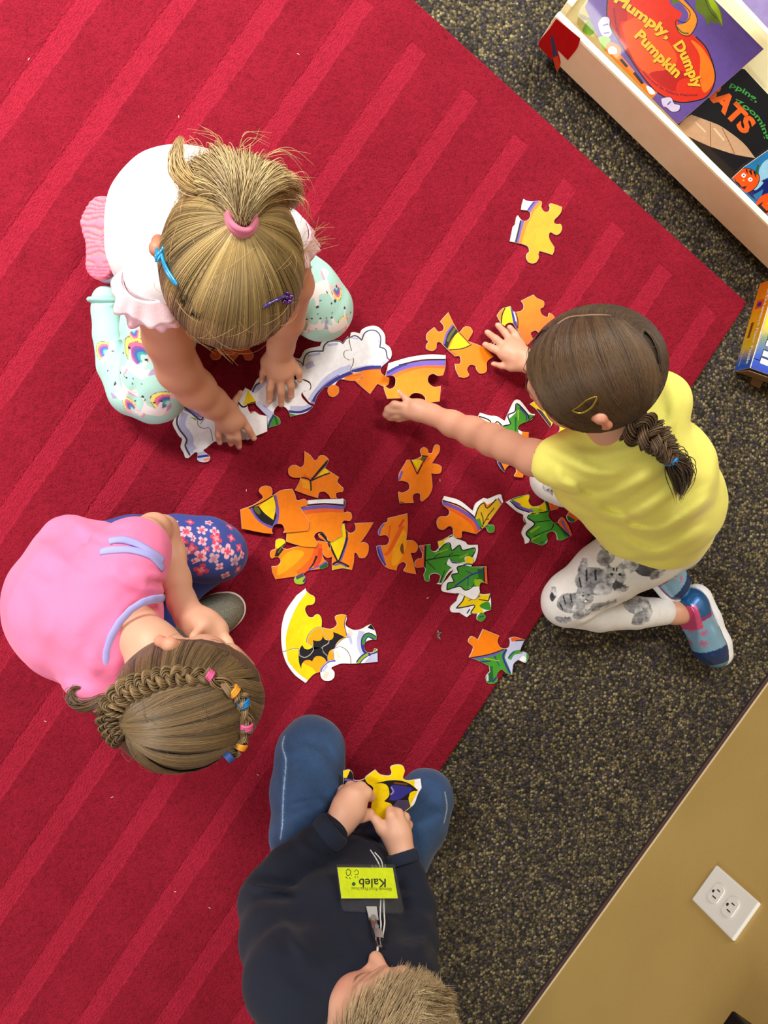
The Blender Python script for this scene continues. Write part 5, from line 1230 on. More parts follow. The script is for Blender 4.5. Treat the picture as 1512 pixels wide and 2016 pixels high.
# ---------------------------------------------------------------- girl in yellow
GB = empty('person', W(1240, 1000, 0)); tag(GB, 'child with brown braid, yellow t-shirt and cat print leggings reaching across the rug', 'person')
CB = W(1168, 729, .415); axB = frame((-.70, -.17, -.69), (-.32, .38, .86)); HRB = (.0755, .0865, .080)
fb, tb = fingers([[(1023, 676, .036), (1014, 658, .032), (1003, 645, .020)], [(1008, 674, .038), (994, 655, .033), (980, 640, .020)],
                  [(995, 682, .038), (976, 667, .033), (959, 654, .020)], [(989, 695, .037), (970, 686, .032), (955, 678, .020)], [(1005, 722, .038), (987, 720, .032), (971, 716, .022)]])
fl_, tl = fingers([[(795, 800, .050), (776, 796, .050), (763, 806, .040), (776, 812, .030)], [(794, 808, .046), (772, 808, .043), (760, 816, .034), (774, 818, .026)],
                   [(797, 815, .040), (778, 818, .037), (768, 822, .030), (780, 822, .024)], [(802, 820, .035), (786, 824, .032), (780, 824, .026)], [(818, 800, .054), (798, 784, .048), (783, 770, .036)]])
partsB = head_parts(CB, axB, .94, ears=(-1,))+[
    ('chain', ([(*(CB+np.array([0, -.015, -.05]) @ axB), .034), Q(1205, 840, .37, 44), Q(1265, 900, .28, 75), Q(1315, 1000, .17, 75)], .02)),
    ('chain', ([Q(1205, 850, .35, 50), Q(1140, 905, .335, 42), Q(1095, 913, .32, 36), Q(1050, 901, .28, 34), Q(1000, 880, .225, 30), Q(968, 866, .19, 30)], .012)),
    ('chain', ([Q(968, 866, .19, 30), Q(930, 850, .14, 28), Q(890, 834, .10, 24), Q(850, 816, .065, 19.5)], .012)),
    ('chain', ([QM(850, 816, .065, .0165), QM(825, 808, .052, .0175), QM(806, 808, .046, .015)], .01, ((0, .3, 1), .85))), ('chain', ([QM(830, 808, .056, .012), QM(815, 798, .054, .0095)], .008)),
    ('chain', ([Q(1205, 850, .35, 50), Q(1270, 790, .35, 45), Q(1230, 770, .25, 36), Q(1150, 755, .14, 32), Q(1095, 733, .08, 27), Q(1052, 716, .055, 21)], .012)),
    ('chain', ([QM(1052, 716, .055, .019), QM(1022, 702, .044, .020)], .01, ((0, 0, 1), .72))),
    ('chain', ([QM(1022, 700, .042, .014), QM(1022, 680, .036, .0105)], .01)), ('chain', ([QM(1018, 698, .042, .014), QM(1006, 678, .038, .011)], .01)),
    ('chain', ([QM(1014, 700, .042, .014), QM(996, 686, .038, .011)], .01)), ('chain', ([QM(1014, 704, .042, .013), QM(991, 697, .037, .0105)], .01)),
    ('chain', ([QM(1030, 716, .044, .012), QM(1006, 722, .039, .009)], .008)),
    ('chain', ([Q(1310, 1030, .13, 60), Q(1200, 1125, .10, 42), Q(1115, 1180, .075, 32)], .02)), ('chain', ([Q(1112, 1192, .05, 30), Q(1200, 1210, .045, 25), Q(1330, 1206, .045, 19), Q(1350, 1207, .04, 19)], .02)),
    ('chain', ([Q(1290, 1000, .13, 50), Q(1150, 955, .09, 32), Q(1085, 938, .07, 26)], .02))]+fb+fl_
fB = facecol(CB, axB, .94); nB = nails(tb+tl)
sculpt('body', .0026, partsB, (214, 160, 132), M_SKIN, GB, colfn=lambda V, N, c: nB(V, N, fB(V, N, c)), relax=3)
shirtB, VsB, NsB = sculpt('t_shirt', .0032, [
    ('chain', ([Q(1312, 1030, .13, 92), Q(1316, 985, .22, 98), Q(1290, 925, .30, 104), Q(1238, 880, .345, 92)], .03)),
    ('chain', ([Q(1240, 1030, .20, 70), Q(1160, 940, .27, 66), Q(1150, 905, .32, 62)], .03)),
    ('chain', ([Q(1220, 870, .35, 74), Q(1140, 898, .34, 52), Q(1105, 908, .33, 44), Q(1088, 910, .32, 43)], .02)),
    ('chain', ([Q(1230, 860, .35, 74), Q(1290, 795, .35, 60), Q(1270, 780, .30, 50), Q(1230, 770, .25, 44)], .025)),
    ('chain', ([Q(1285, 1060, .15, 64), Q(1245, 1030, .17, 60), Q(1150, 940, .22, 40)], .02)),
    ('cut', ([QM(1120, 830, .42, .045), QM(1170, 840, .415, .045)], .008)), 
    ('cut', ([Q(1088, 911, .317, 36), Q(1020, 890, .27, 40)], .002))],
    (252, 246, 118), M_COTTON, GB, relax=2, bumpfn=folds([
        ([(1075, 880, .36), (1180, 930, .38), (1290, 900, .41)], .007, .0030), ([(1090, 950, .3), (1190, 985, .33), (1330, 900, .40)], .008, .0032), ([(1150, 905, .38), (1230, 925, .40), (1300, 880, .42)], .006, -.0025),
        ([(1120, 960, .3), (1230, 1020, .32), (1370, 930, .36)], .007, .0034), ([(1200, 1010, .28), (1290, 1050, .28), (1400, 980, .3)], .007, .0030), ([(1180, 985, .3), (1270, 1030, .3), (1390, 950, .33)], .006, -.0030),
        ([(1225, 1060, .24), (1300, 1090, .22), (1390, 1040, .25)], .007, .003), ([(1110, 870, .38), (1160, 880, .40), (1210, 870, .42)], .006, -.002), ([(1320, 760, .38), (1340, 850, .38), (1360, 940, .36)], .010, .003),
        ([(1100, 920, .36), (1105, 945, .33), (1140, 960, .3)], .006, .002), ([(1200, 900, .42), (1300, 860, .44), (1335, 790, .4)], .006, .0022)], .0012))
rg = ring('sleeve_hem', W(1090, 910, .318), nrm(W(1050, 901, .28)-W(1100, 912, .325)), .0305, .0016, vcol('yellow_hem', .85), GB, ell=1.0)
rg.data.color_attributes['Col'].data.foreach_set('color', np.tile([*colr((244, 236, 100)), 1], (len(rg.data.vertices), 1)).astype(np.float32).ravel())
def catcol(V, N, c):
    c = c.copy(); nse = .5+.5*sn(V, 260, .3); c *= (1-.06*nse[:, None])
    def fur(lo, hi, st=900):
        def f(P, q):
            m = np.clip(.62+.22*sn(P, st*.6, 1.1)+.42*sn(P, st*.22, 2.0), 0, 1)[:, None]; return colr(lo)*(1-m)+colr(hi)*m
        return f
    def cat(px, py, rot, s, face=1, dark=0):
        lo, hi = ((54, 54, 58), (178, 178, 182)) if not dark else ((20, 20, 24), (90, 90, 96))
        bod = poly('-1.0,.25 -.9,-.25 -.5,-.5 .1,-.5 .5,-.35 .6,.1 .4,.5 .1,.62 -.5,.6')
        hd = poly('.15,-.55 .25,-.8! .42,-.62 .6,-.66 .82,-.9! .92,-.55 1.05,-.2 .9,.1 .6,.25 .3,.15 .12,-.15')
        sh = [(fur(lo, hi), bod), (fur((60, 60, 64), (226, 226, 228), 700), poly('.0,.1 .5,.1 .5,.5 .1,.62 -.2,.5')), (fur(lo, (210, 210, 212), 1100), hd)]
        if face:
            K_ = (18, 18, 20)
            sh += [(K_, poly('.38,-.34! .46,-.42! .56,-.32! .46,-.27!', 2)), (K_, poly('.70,-.36! .80,-.44! .88,-.33! .78,-.28!', 2)), (K_, poly('.6,-.14! .7,-.14! .65,-.06!', 2)),
                   (K_, strk('.65,-.06 .56,.03', .04)), (K_, strk('.65,-.06 .75,.02', .04)), ((236, 236, 236), poly('.52,-.06 .62,-.02 .64,.06 .54,.06', 2)),
                   (K_, strk('.5,-.62 .54,-.46', .05)), (K_, strk('.64,-.62 .63,-.47', .05)), (K_, strk('-.6,-.4 -.5,.1', .08)), (K_, strk('-.2,-.45 -.15,.0', .08)), (K_, strk('-.85,.0 -.7,.4', .07))]
        stamp(V, N, c, px, py, rot, s, sh)
    for a in ((1125, 1190, 8, .030), (1172, 1145, -2, .040), (1190, 1082, 60, .024, 0), (1256, 1118, 150, .026, 0, 1), (1250, 1185, -15, .026, 0), (1140, 1112, 50, .014, 0), (1190, 1200, 10, .022, 0), (1270, 1222, 20, .022, 0),
              (1085, 940, 210, .026), (1160, 990, 30, .017, 0, 1), (1205, 1045, 80, .016, 0), (1300, 1135, 40, .016, 0), (1082, 1165, 70, .012, 0, 1), (1150, 1218, 0, .016, 0), (1220, 1165, -40, .014, 0, 1), (1105, 1228, 20, .014, 0)):
        cat(*a)
    return c
legB, VlB, NlB = sculpt('leggings', .0030, [
    ('chain', ([Q(1312, 1050, .12, 80), Q(1260, 1085, .115, 72), Q(1190, 1130, .10, 62), Q(1125, 1178, .078, 52), Q(1115, 1186, .07, 49)], .012)),
    ('chain', ([Q(1112, 1192, .052, 42), Q(1180, 1206, .046, 38), Q(1250, 1206, .046, 32), Q(1306, 1204, .045, 27)], .006)),
    ('chain', ([Q(1290, 990, .12, 66), Q(1180, 965, .10, 52), Q(1110, 948, .08, 46), Q(1085, 944, .075, 42)], .012)),
    ('chain', ([Q(1090, 944, .05, 34), Q(1180, 985, .045, 28), Q(1270, 1040, .04, 24)], .008))],
    (232, 230, 226), M_LEGGING, GB, colfn=catcol, sub=1, relax=3, bumpfn=folds([([(1140, 1222, .07), (1190, 1195, .09), (1230, 1180, .09)], .004, -.0035), ([(1150, 1205, .08), (1170, 1185, .1)], .003, -.002), ([(1285, 1180, .07), (1285, 1228, .05)], .003, -.0015), ([(1296, 1180, .07), (1294, 1228, .05)], .003, .001)], .0007))
def metal_cloth(name):
    t = NT(name); a = t.n('ShaderNodeVertexColor', layer_name='Col'); t.base(a.outputs[0]); t.set(Roughness=.28, Metallic=.35, Coat_Weight=.3); nz = t.noise(300, 3); t.bump(nz.outputs[0], .2, .001); return t.m
M_METB = metal_cloth('metallic_blue')
def shoepost(V, N, c, loc):
    q = loc(V); c = c.copy(); f, r, u = q.T
    lt = ((f > .32) & (f < .72) & (np.abs(u-.03) < .04))[:, None]; c = np.where(lt, colr((132, 178, 208)), c)
    mg = ((f > .30) & (f < .335))[:, None]; c = np.where(mg, colr((150, 50, 110)), c)
    edge = ((u < .018) & (f > .2))[:, None]; c = np.where(edge, colr((128, 42, 92)), c)
    nv = ((f > .72) & (f < .93))[:, None]; c = np.where(nv, colr((22, 58, 112)), c)
    cap = (f >= .93)[:, None]; c = np.where(cap, colr((90, 150, 180)), c)
    for (a, b, s_) in ((.42, .0, .008), (.58, .012, .008), (.60, -.014, .008), (.48, -.02, .006)):
        th = np.arctan2(r-b, (f-a)*.17); d = np.hypot((f-a)*.17, r-b)
        m = (d < s_*(.45+.55*np.abs(np.cos(th*3))))[:, None]; c = np.where(m, colr((196, 120, 160)), c)
    open_ = ((u > .050) & (f > .12) & (f < .42))[:, None]; c = np.where(open_, colr((214, 84, 130)), c)
    return c
shoeB, pB = shoe('shoe', W(1372, 1148, .030), W(1427, 1300, .030), (-.90, -.18, .38), .066, (30, 92, 150), (238, 240, 244), M_METB, vcol('white_rubber', .5), GB, hgt=.052, sole=.017, post=shoepost)
shoe('shoe', W(1265, 1125, .032), W(1330, 1165, .030), (.2, .5, .8), .058, (40, 120, 180), (238, 240, 244), M_METB, vcol('white_rubber', .5), GB, hgt=.045, sole=.014, post=shoepost)

# ---------------------------------------------------------------- girl in pink
GC = empty('person', W(220, 1210, RTH)); tag(GC, 'child in pink top and blue floral leggings bowed over with chin in hand', 'person')
CC = W(370, 1378, .452); axC = frame((.80, .22, -.56), (.1, -.12, 1.0)); HRC = (.0730, .0875, .081)
fc, tc = fingers([[(430, 1240, .33), (448, 1262, .34), (462, 1285, .35)], [(425, 1248, .33), (438, 1272, .34), (450, 1296, .35)],
                  [(418, 1254, .33), (428, 1278, .34), (436, 1302, .35)], [(408, 1256, .33), (414, 1280, .335), (420, 1300, .34)], [(400, 1230, .345), (382, 1252, .36), (376, 1272, .37)]])
partsC = head_parts(CC, axC, .94, ears=(-1,))+[
    ('chain', ([(*(CC+np.array([0, -.02, -.045]) @ axC), .036), Q(300, 1270, .40, 44), Q(250, 1230, .36, 50), Q(180, 1200, .25, 90), Q(140, 1180, .15, 80)], .02)),
    ('chain', ([Q(245, 1210, .35, 48), Q(262, 1110, .345, 44), Q(280, 1062, .31, 42)], .015)),
    ('chain', ([Q(280, 1062, .31, 40), Q(302, 1044, .26, 32), Q(320, 1044, .21, 29)], .012)),
    ('chain', ([Q(320, 1046, .21, 29), Q(334, 1090, .235, 29), Q(346, 1140, .26, 27), Q(358, 1185, .29, 26), Q(372, 1212, .31, 24)], .012)),
    ('chain', ([QM(372, 1212, .31, .0185), QM(400, 1232, .325, .021), QM(418, 1244, .325, .020)], .012, ((.3, .6, 1), .8))),
    ('chain', ([QM(412, 1236, .33, .014), QM(430, 1242, .33, .011)], .01)), ('chain', ([QM(405, 1242, .33, .014), QM(410, 1256, .33, .011)], .01)),
    ('chain', ([QM(380, 1222, .33, .012), QM(398, 1230, .343, .010)], .01)),
    ('chain', ([Q(245, 1230, .35, 48), Q(220, 1320, .34, 46), Q(240, 1370, .28, 34), Q(300, 1400, .20, 28), Q(350, 1360, .16, 24)], .015)),
    ('chain', ([Q(180, 1100, .12, 45), Q(300, 1075, .12, 40), Q(420, 1082, .09, 40)], .02)), ('chain', ([Q(160, 1260, .12, 50), Q(320, 1320, .10, 38)], .02))]+fc
fC = facecol(CC, axC, .94)
sculpt('body', .0026, partsC, (226, 176, 146), M_SKIN, GC, colfn=lambda V, N, c: fC(V, N, c), relax=3)
def pinkcol(V, N, c):
    c = c.copy(); pr = proj(V)
    for pth, w_ in (([(196, 1086), (230, 1080), (275, 1083), (310, 1102), (326, 1122)], 9), ([(213, 1068), (245, 1064), (290, 1080), (324, 1108)], 9)):
        p_ = np.array([surfp(V, *q) for q in pth]) if False else None
    return c
shirtC, VsC, NsC = sculpt('blouse', .0032, [
    ('chain', ([Q(150, 1180, .12, 106), Q(160, 1190, .22, 134), Q(174, 1202, .29, 134), Q(208, 1218, .345, 106)], .03)),
    ('chain', ([Q(205, 1200, .34, 90), Q(240, 1120, .35, 66), Q(262, 1092, .345, 58), Q(274, 1080, .33, 54)], .03)),
    ('chain', ([Q(200, 1240, .34, 90), Q(205, 1320, .35, 62), Q(225, 1350, .33, 56)], .03)),
    ('chain', ([Q(130, 1060, .20, 42), Q(190, 1090, .26, 60)], .04)),
    ('cut', ([QM(345, 1235, .50, .062), QM(330, 1340, .50, .07)], .006)),
    ('cut', ([QM(292, 1232, .395, .030), QM(320, 1290, .41, .046)], .006))],
    (252, 130, 178), M_COTTON, GC, relax=2, bumpfn=folds([([(60, 1080, .25), (140, 1100, .34)], .014, .003), ([(290, 1140, .40), (325, 1150, .36)], .004, -.004), ([(270, 1160, .42), (322, 1166, .38)], .005, .003), ([(40, 1250, .25), (130, 1300, .34)], .012, -.002),
        ([(225, 1060, .36), (290, 1080, .38)], .006, -.003), ([(150, 1260, .38), (195, 1330, .38)], .012, .0025), ([(120, 1130, .38), (220, 1120, .42)], .016, .0015), ([(255, 1130, .42), (320, 1140, .37)], .006, .003), ([(230, 1180, .44), (290, 1165, .42)], .008, -.002), ([(215, 1120, .44), (262, 1150, .43), (310, 1150, .38)], .007, .003), ([(235, 1210, .42), (180, 1250, .42), (150, 1330, .35)], .010, -.003), ([(60, 1120, .30), (90, 1200, .34), (80, 1290, .30)], .014, .0025), ([(140, 1020, .26), (200, 1060, .32), (260, 1060, .36)], .008, .003), ([(120, 1350, .30), (180, 1370, .34), (215, 1395, .3)], .008, .003), ([(100, 1060, .30), (170, 1110, .38), (230, 1110, .42)], .010, -.003)], .0014))
M_TRIM = plain('lavender_trim', srgb(170, 168, 232), .8)
def band(name, pxs, V, wd, mat, parent, lift=.0006, th=.0012):
    """ribbon of cloth lying on a garment"""
    P2 = smooth2([(x, y, False) for x, y in pxs], 8, closed=False)
    C_ = np.array([surf(V, x, y, 5) for x, y in P2])
    for _ in range(6): C_[1:-1] = (C_[:-2]+C_[1:-1]*2+C_[2:])/4
    C_ = C_+np.array([0, 0, lift]); T_ = np.gradient(C_, axis=0); T_ /= np.linalg.norm(T_, axis=1)[:, None]
    Vn = []; 
    for i in range(len(C_)):
        j = np.argsort(((V-C_[i])**2).sum(1))[:30]; ctr = V[j].mean(0)
        n = nrm(EYE-C_[i]); u, s_, vt = np.linalg.svd(V[j]-ctr); nn = vt[2]*(1 if vt[2] @ n > 0 else -1)
        sd = nrm(np.cross(T_[i], nn)); Vn += [C_[i]-sd*wd/2, C_[i]+nn*th-sd*wd*.3, C_[i]+nn*th+sd*wd*.3, C_[i]+sd*wd/2]
    F_ = [(i*4+k, i*4+k+1, i*4+k+5, i*4+k+4) for i in range(len(C_)-1) for k in range(3)]
    o = link(name, npmesh(name, np.array(Vn), np.array(F_), np.ones((len(Vn), 3))), mat, parent)
    m = o.modifiers.new('s', 'SOLIDIFY'); m.thickness = .0012; m.offset = 0; return o
band('sleeve_trim', [(197, 1087), (235, 1081), (280, 1087), (305, 1100), (322, 1120)], VsC, .0085, M_TRIM, GC)
band('sleeve_trim', [(215, 1066), (245, 1062), (275, 1073), (300, 1088), (322, 1104)], VsC, .0085, M_TRIM, GC)
mb = MB(); cp = [W(*p) for p in ((322, 1178, .375), (300, 1180, .395), (280, 1186, .405), (258, 1200, .41), (236, 1224, .41), (220, 1252, .41), (211, 1282, .405), (209, 1310, .40), (215, 1334, .395))]
cps = []; 
for i in range(len(cp)-1):
    for k in range(4): cps.append(cp[i]*(1-k/4)+cp[i+1]*k/4)
cps.append(cp[-1]); mb.tube(cps, .0052, 8, flat=.45); mb.build('collar', M_TRIM, GC, smooth=True)
def flocol(V, N, c):
    c = c.copy(); c *= (1-.12*(.5+.5*sn(V, 180, .5)))[:, None]
    rng = np.random.default_rng(11)
    petals = lambda n, w_: np.array([(math.cos(a)*(.30+.70*abs(math.cos(n*a/2))**w_), math.sin(a)*(.30+.70*abs(math.cos(n*a/2))**w_)) for a in np.linspace(0, 2*math.pi, 41)[:-1]])
    for (px, py, s_, k) in ((340, 1030, .012, 1), (371, 1040, .016, 0), (400, 1036, .012, 0), (428, 1040, .011, 0), (362, 1060, .013, 1), (405, 1061, .011, 0), (432, 1055, .014, 1), (434, 1075, .012, 0), (462, 1055, .010, 1), (455, 1082, .017, 0),
                            (384, 1076, .012, 1), (402, 1098, .015, 0), (428, 1104, .013, 2), (365, 1110, .013, 1), (398, 1130, .017, 1), (436, 1122, .010, 0), (470, 1108, .014, 2), (478, 1075, .010, 1), (345, 1022, .009, 0), (372, 1090, .010, 0),
                            (250, 1028, .010, 0), (300, 1022, .010, 1), (275, 1022, .009, 0), (455, 1030, .010, 1), (415, 1022, .009, 0), (475, 1125, .010, 1), (375, 1020, .009, 1), (448, 1140, .012, 0), (225, 1035, .010, 1), (484, 1092, .009, 0), (385, 1054, .007, 0), (415, 1080, .007, 1), (385, 1112, .007, 0)):
        rot = rng.uniform(0, 90); n_ = 4 if rng.random() < .7 else 5; s_ *= .72
        A, B_ = [((250, 186, 200), (226, 70, 100)), ((226, 60, 90), (250, 150, 170)), ((208, 168, 176), (190, 120, 150))][k]
        stamp(V, N, c, px, py, rot, s_, [(A, petals(n_, .6)), (B_, petals(n_, .6)*.5)])
    return c
sculpt('leggings', .0030, [
    ('chain', ([Q(170, 1100, .12, 70), Q(260, 1074, .12, 58), Q(350, 1078, .11, 63), Q(405, 1082, .098, 63), Q(430, 1088, .092, 58)], .012)),
    ('chain', ([Q(430, 1096, .055, 44), Q(370, 1150, .05, 36), Q(335, 1215, .05, 26)], .006)),
    ('chain', ([Q(160, 1250, .12, 70), Q(270, 1310, .11, 55), Q(340, 1340, .09, 50)], .012)), ('chain', ([Q(340, 1340, .05, 40), Q(330, 1240, .045, 30)], .006))],
    (54, 74, 158), M_LEGGING, GC, colfn=flocol, sub=1, relax=3, bumpfn=folds([], .0007))
M_GLIT = NT('grey_glitter'); gv = M_GLIT.vor(900); M_GLIT.base(M_GLIT.ramp(gv.outputs['Distance'], [(.1, srgb(196, 196, 180)), (.5, srgb(120, 122, 108))])); M_GLIT.set(Roughness=.4, Metallic=.3)
M_GLIT.bump(gv.outputs['Distance'], .5, .001); M_GLIT = M_GLIT.m
shoe('shoe', W(338, 1232, .012), W(470, 1190, .012), (0, 0, 1), .066, (150, 150, 138), (236, 232, 222), M_GLIT, vcol('white_rubber', .5), GC, hgt=.048, sole=.012)

# ---------------------------------------------------------------- boy in navy
GD = empty('person', W(700, 1750, RTH)); tag(GD, 'child with short blond hair in navy sweater and jeans holding puzzle pieces', 'person')
CD = W(760, 2064, .505); axD = frame((.07, .82, -.56), (.42, .40, .80)); HRD = (.071, .085, .079)
partsD = head_parts(CD, axD, .93, ears=())+[
    ('chain', ([(*(CD+np.array([0, -.02, -.05]) @ axD), .036), Q(700, 1990, .44, 55), Q(680, 1900, .33, 90), Q(690, 1760, .2, 90)], .02)),
    ('chain', ([Q(690, 1960, .42, 55), Q(560, 1930, .41, 44), Q(525, 1775, .26, 36)], .015)), ('chain', ([Q(525, 1775, .26, 34), Q(600, 1690, .235, 28), Q(655, 1635, .228, 24)], .012)),
    ('chain', ([Q(655, 1635, .228, 24), QM(672, 1616, .222, .0195)], .01)),
    ('chain', ([QM(672, 1616, .222, .020), QM(688, 1588, .222, .0235), QM(698, 1570, .220, .019)], .012, ((0, 0, 1), .82))),
    ('chain', ([QM(700, 1562, .224, .0092), QM(722, 1560, .219, .0082), QM(731, 1570, .209, .0072)], .004)),
    ('chain', ([QM(690, 1560, .222, .0095), QM(710, 1550, .214, .0085), QM(722, 1556, .200, .0072)], .004)),
    ('chain', ([QM(680, 1562, .216, .0095), QM(690, 1549, .206, .0085), QM(702, 1552, .192, .0072)], .004)),
    ('chain', ([QM(672, 1568, .208, .009), QM(676, 1556, .196, .008), QM(686, 1556, .184, .007)], .004)),
    ('chain', ([QM(700, 1608, .214, .0105), QM(716, 1606, .212, .0085), QM(728, 1600, .210, .0072)], .006)),
    ('chain', ([Q(690, 1960, .42, 55), Q(800, 1940, .41, 42), Q(818, 1800, .28, 30), Q(800, 1710, .245, 24), Q(792, 1680, .238, 21)], .012)),
    ('chain', ([QM(792, 1682, .238, .0165), QM(782, 1645, .224, .0195), QM(779, 1628, .218, .018)], .012, ((0, 0, 1), .85))),
    ('chain', ([QM(776, 1622, .224, .0092), QM(770, 1606, .220, .008), QM(768, 1594, .209, .0070)], .004)),
    ('chain', ([QM(786, 1620, .220, .0092), QM(784, 1602, .212, .008), QM(776, 1596, .196, .0070)], .004)),
    ('chain', ([QM(794, 1626, .214, .009), QM(797, 1610, .204, .008), QM(788, 1604, .190, .0070)], .004)),
    ('chain', ([QM(798, 1636, .206, .0085), QM(803, 1624, .196, .0075), QM(796, 1616, .184, .0065)], .004)),
    ('chain', ([QM(770, 1648, .222, .0105), QM(752, 1632, .219, .0088), QM(740, 1614, .212, .0075)], .006)),
    ('chain', ([Q(650, 1730, .13, 60), Q(605, 1600, .14, 45), Q(610, 1480, .14, 38)], .02)), ('chain', ([Q(730, 1730, .13, 60), Q(800, 1650, .11, 42), Q(835, 1580, .10, 36)], .02))]
fD = facecol(CD, axD, .93)
sculpt('body', .0026, partsD, (238, 184, 154), M_SKIN, GD, colfn=lambda V, N, c: fD(V, N, c), relax=3)
cuffL = (W(648, 1640, .229), nrm(W(672, 1616, .222)-W(620, 1668, .232))); cuffR = (W(793, 1690, .240), nrm(W(786, 1655, .228)-W(802, 1715, .248)))
shirtD, VsD, NsD = sculpt('sweater', .0034, [
    ('chain', ([Q(690, 1745, .12, 100), Q(680, 1780, .21, 118), Q(672, 1860, .31, 132), Q(675, 1940, .38, 130)], .03)),
    ('chain', ([Q(675, 1960, .40, 96), Q(590, 1950, .415, 84), Q(560, 1925, .40, 78)], .03)), ('chain', ([Q(690, 1960, .40, 96), Q(780, 1965, .42, 74), Q(802, 1930, .40, 58)], .03)),
    ('chain', ([Q(560, 1925, .40, 74), Q(532, 1850, .33, 58), Q(522, 1780, .26, 50), Q(530, 1755, .24, 48)], .015)), ('chain', ([Q(526, 1764, .245, 48), Q(570, 1712, .24, 46), Q(612, 1672, .235, 40)], .012)),
    ('chain', ([Q(612, 1672, .235, 38), Q(655, 1632, .228, 33)], .006)),
    ('chain', ([Q(802, 1930, .40, 56), Q(818, 1850, .33, 42), Q(820, 1790, .28, 36), Q(806, 1730, .25, 32)], .015)), ('chain', ([Q(806, 1730, .25, 31), Q(793, 1690, .240, 28)], .006)),
    ('cut', ([(*(CD+np.array([0, -.02, -.03]) @ axD), .055), (*(CD+np.array([0, -.0, -.10]) @ axD), .05)], .01))],
    (17, 24, 42), cloth_mat('fleece', .95, 600, .4, .06, 1.4), GD, relax=2, bumpfn=folds([
        ([(500, 1725, .30), (570, 1740, .30)], .006, -.004), ([(490, 1745, .30), (590, 1755, .30)], .005, .004), ([(500, 1765, .30), (585, 1770, .29)], .005, -.004), ([(590, 1660, .28), (640, 1700, .24)], .006, .003),
        ([(560, 1850, .40), (600, 1800, .36), (620, 1760, .32)], .010, -.004), ([(560, 1900, .44), (640, 1960, .46)], .010, -.003), ([(700, 1870, .44), (660, 1800, .38)], .012, .002), ([(800, 1850, .38), (790, 1780, .32)], .008, -.006),
        ([(830, 1870, .40), (845, 1800, .33)], .006, .003), ([(600, 1880, .43), (560, 1820, .38)], .008, .003), ([(780, 1760, .30), (820, 1765, .3)], .005, .003), ([(640, 1900, .46), (720, 1860, .44)], .012, .002)], .0014))
for c_, R_ in ((cuffL, .0215), (cuffR, .018)):
    mbx = MB(); 
    a0 = nrm(np.cross(c_[1], [0, 0, 1])); b0 = np.cross(c_[1], a0)
    for off in (0, .004, .008, .012, .016):
        pass
    pts = []
Bd = colr((34, 74, 122))
def pl_dist(V, pts):
    pr = proj(V); best = np.full(len(V), 1e9); P = smooth2([(x, y, False) for x, y in pts], 5, closed=False)
    for a, b in zip(P[:-1], P[1:]):
        ba = b-a; t = np.clip(((pr-a) @ ba)/(ba @ ba), 0, 1); best = np.minimum(best, np.linalg.norm(pr-a-t[:, None]*ba, axis=1))
    return best
def jeancol(V, N, c):
    c = c.copy(); zm = V[:, 2] > .08
    d_ = pl_dist(V, [(560, 1450), (556, 1470), (563, 1500), (558, 1560), (556, 1620), (552, 1652)]); c[(d_ < 5) & zm] *= 1.35; c[(d_ < 1.3) & zm] = colr((150, 170, 190))
    d_ = pl_dist(V, [(876, 1560), (880, 1590), (874, 1620)]); c[(d_ < 1.3)] = colr((140, 160, 180))
    m = (.5+.5*sn(V, 60, .8))[:, None]; hi = np.clip((V[:, 2:3]-.06)/.12, 0, 1)
    return c*(.85+.3*m)
sculpt('jeans', .0034, [
    ('chain', ([Q(655, 1745, .09, 84), Q(612, 1640, .135, 78), Q(606, 1560, .14, 72), Q(610, 1490, .14, 66), Q(613, 1472, .135, 62)], .012)),
    ('chain', ([Q(610, 1480, .09, 60), Q(605, 1560, .060, 56), Q(680, 1640, .050, 46), Q(760, 1690, .045, 34)], .012)),
    ('chain', ([Q(725, 1745, .09, 80), Q(770, 1680, .125, 74), Q(812, 1620, .11, 66), Q(835, 1578, .095, 56), Q(842, 1566, .09, 50)], .012)),
    ('chain', ([Q(835, 1575, .06, 44), Q(800, 1640, .05, 46), Q(700, 1670, .05, 46)], .012))],
    (38, 72, 114), M_DENIM, GD, colfn=jeancol, relax=3, sub=1, bumpfn=folds([([(552, 1480, .16), (556, 1560, .16), (552, 1650, .16)], .003, .0016), ([(566, 1490, .16), (560, 1640, .16)], .005, -.002), ([(560, 1600, .18), (640, 1620, .2)], .006, -.002), ([(600, 1540, .22), (650, 1600, .2)], .008, .002),
        ([(565, 1450, .15), (580, 1475, .17)], .005, -.003), ([(800, 1560, .14), (850, 1600, .14)], .006, -.002), ([(700, 1650, .2), (780, 1640, .18)], .007, .003), ([(870, 1560, .1), (870, 1620, .1)], .004, .0015), ([(560, 1520, .17), (600, 1500, .2)], .006, .002), ([(640, 1470, .19), (670, 1520, .18)], .006, -.003), ([(590, 1470, .2), (640, 1490, .2)], .007, .003), ([(580, 1570, .21), (650, 1560, .21)], .006, -.003), ([(820, 1610, .17), (870, 1600, .12)], .006, -.003), ([(790, 1600, .18), (840, 1560, .16)], .007, .003), ([(600, 1640, .21), (660, 1600, .2)], .006, .003), ([(565, 1590, .19), (620, 1575, .21)], .005, .003)], .0016))
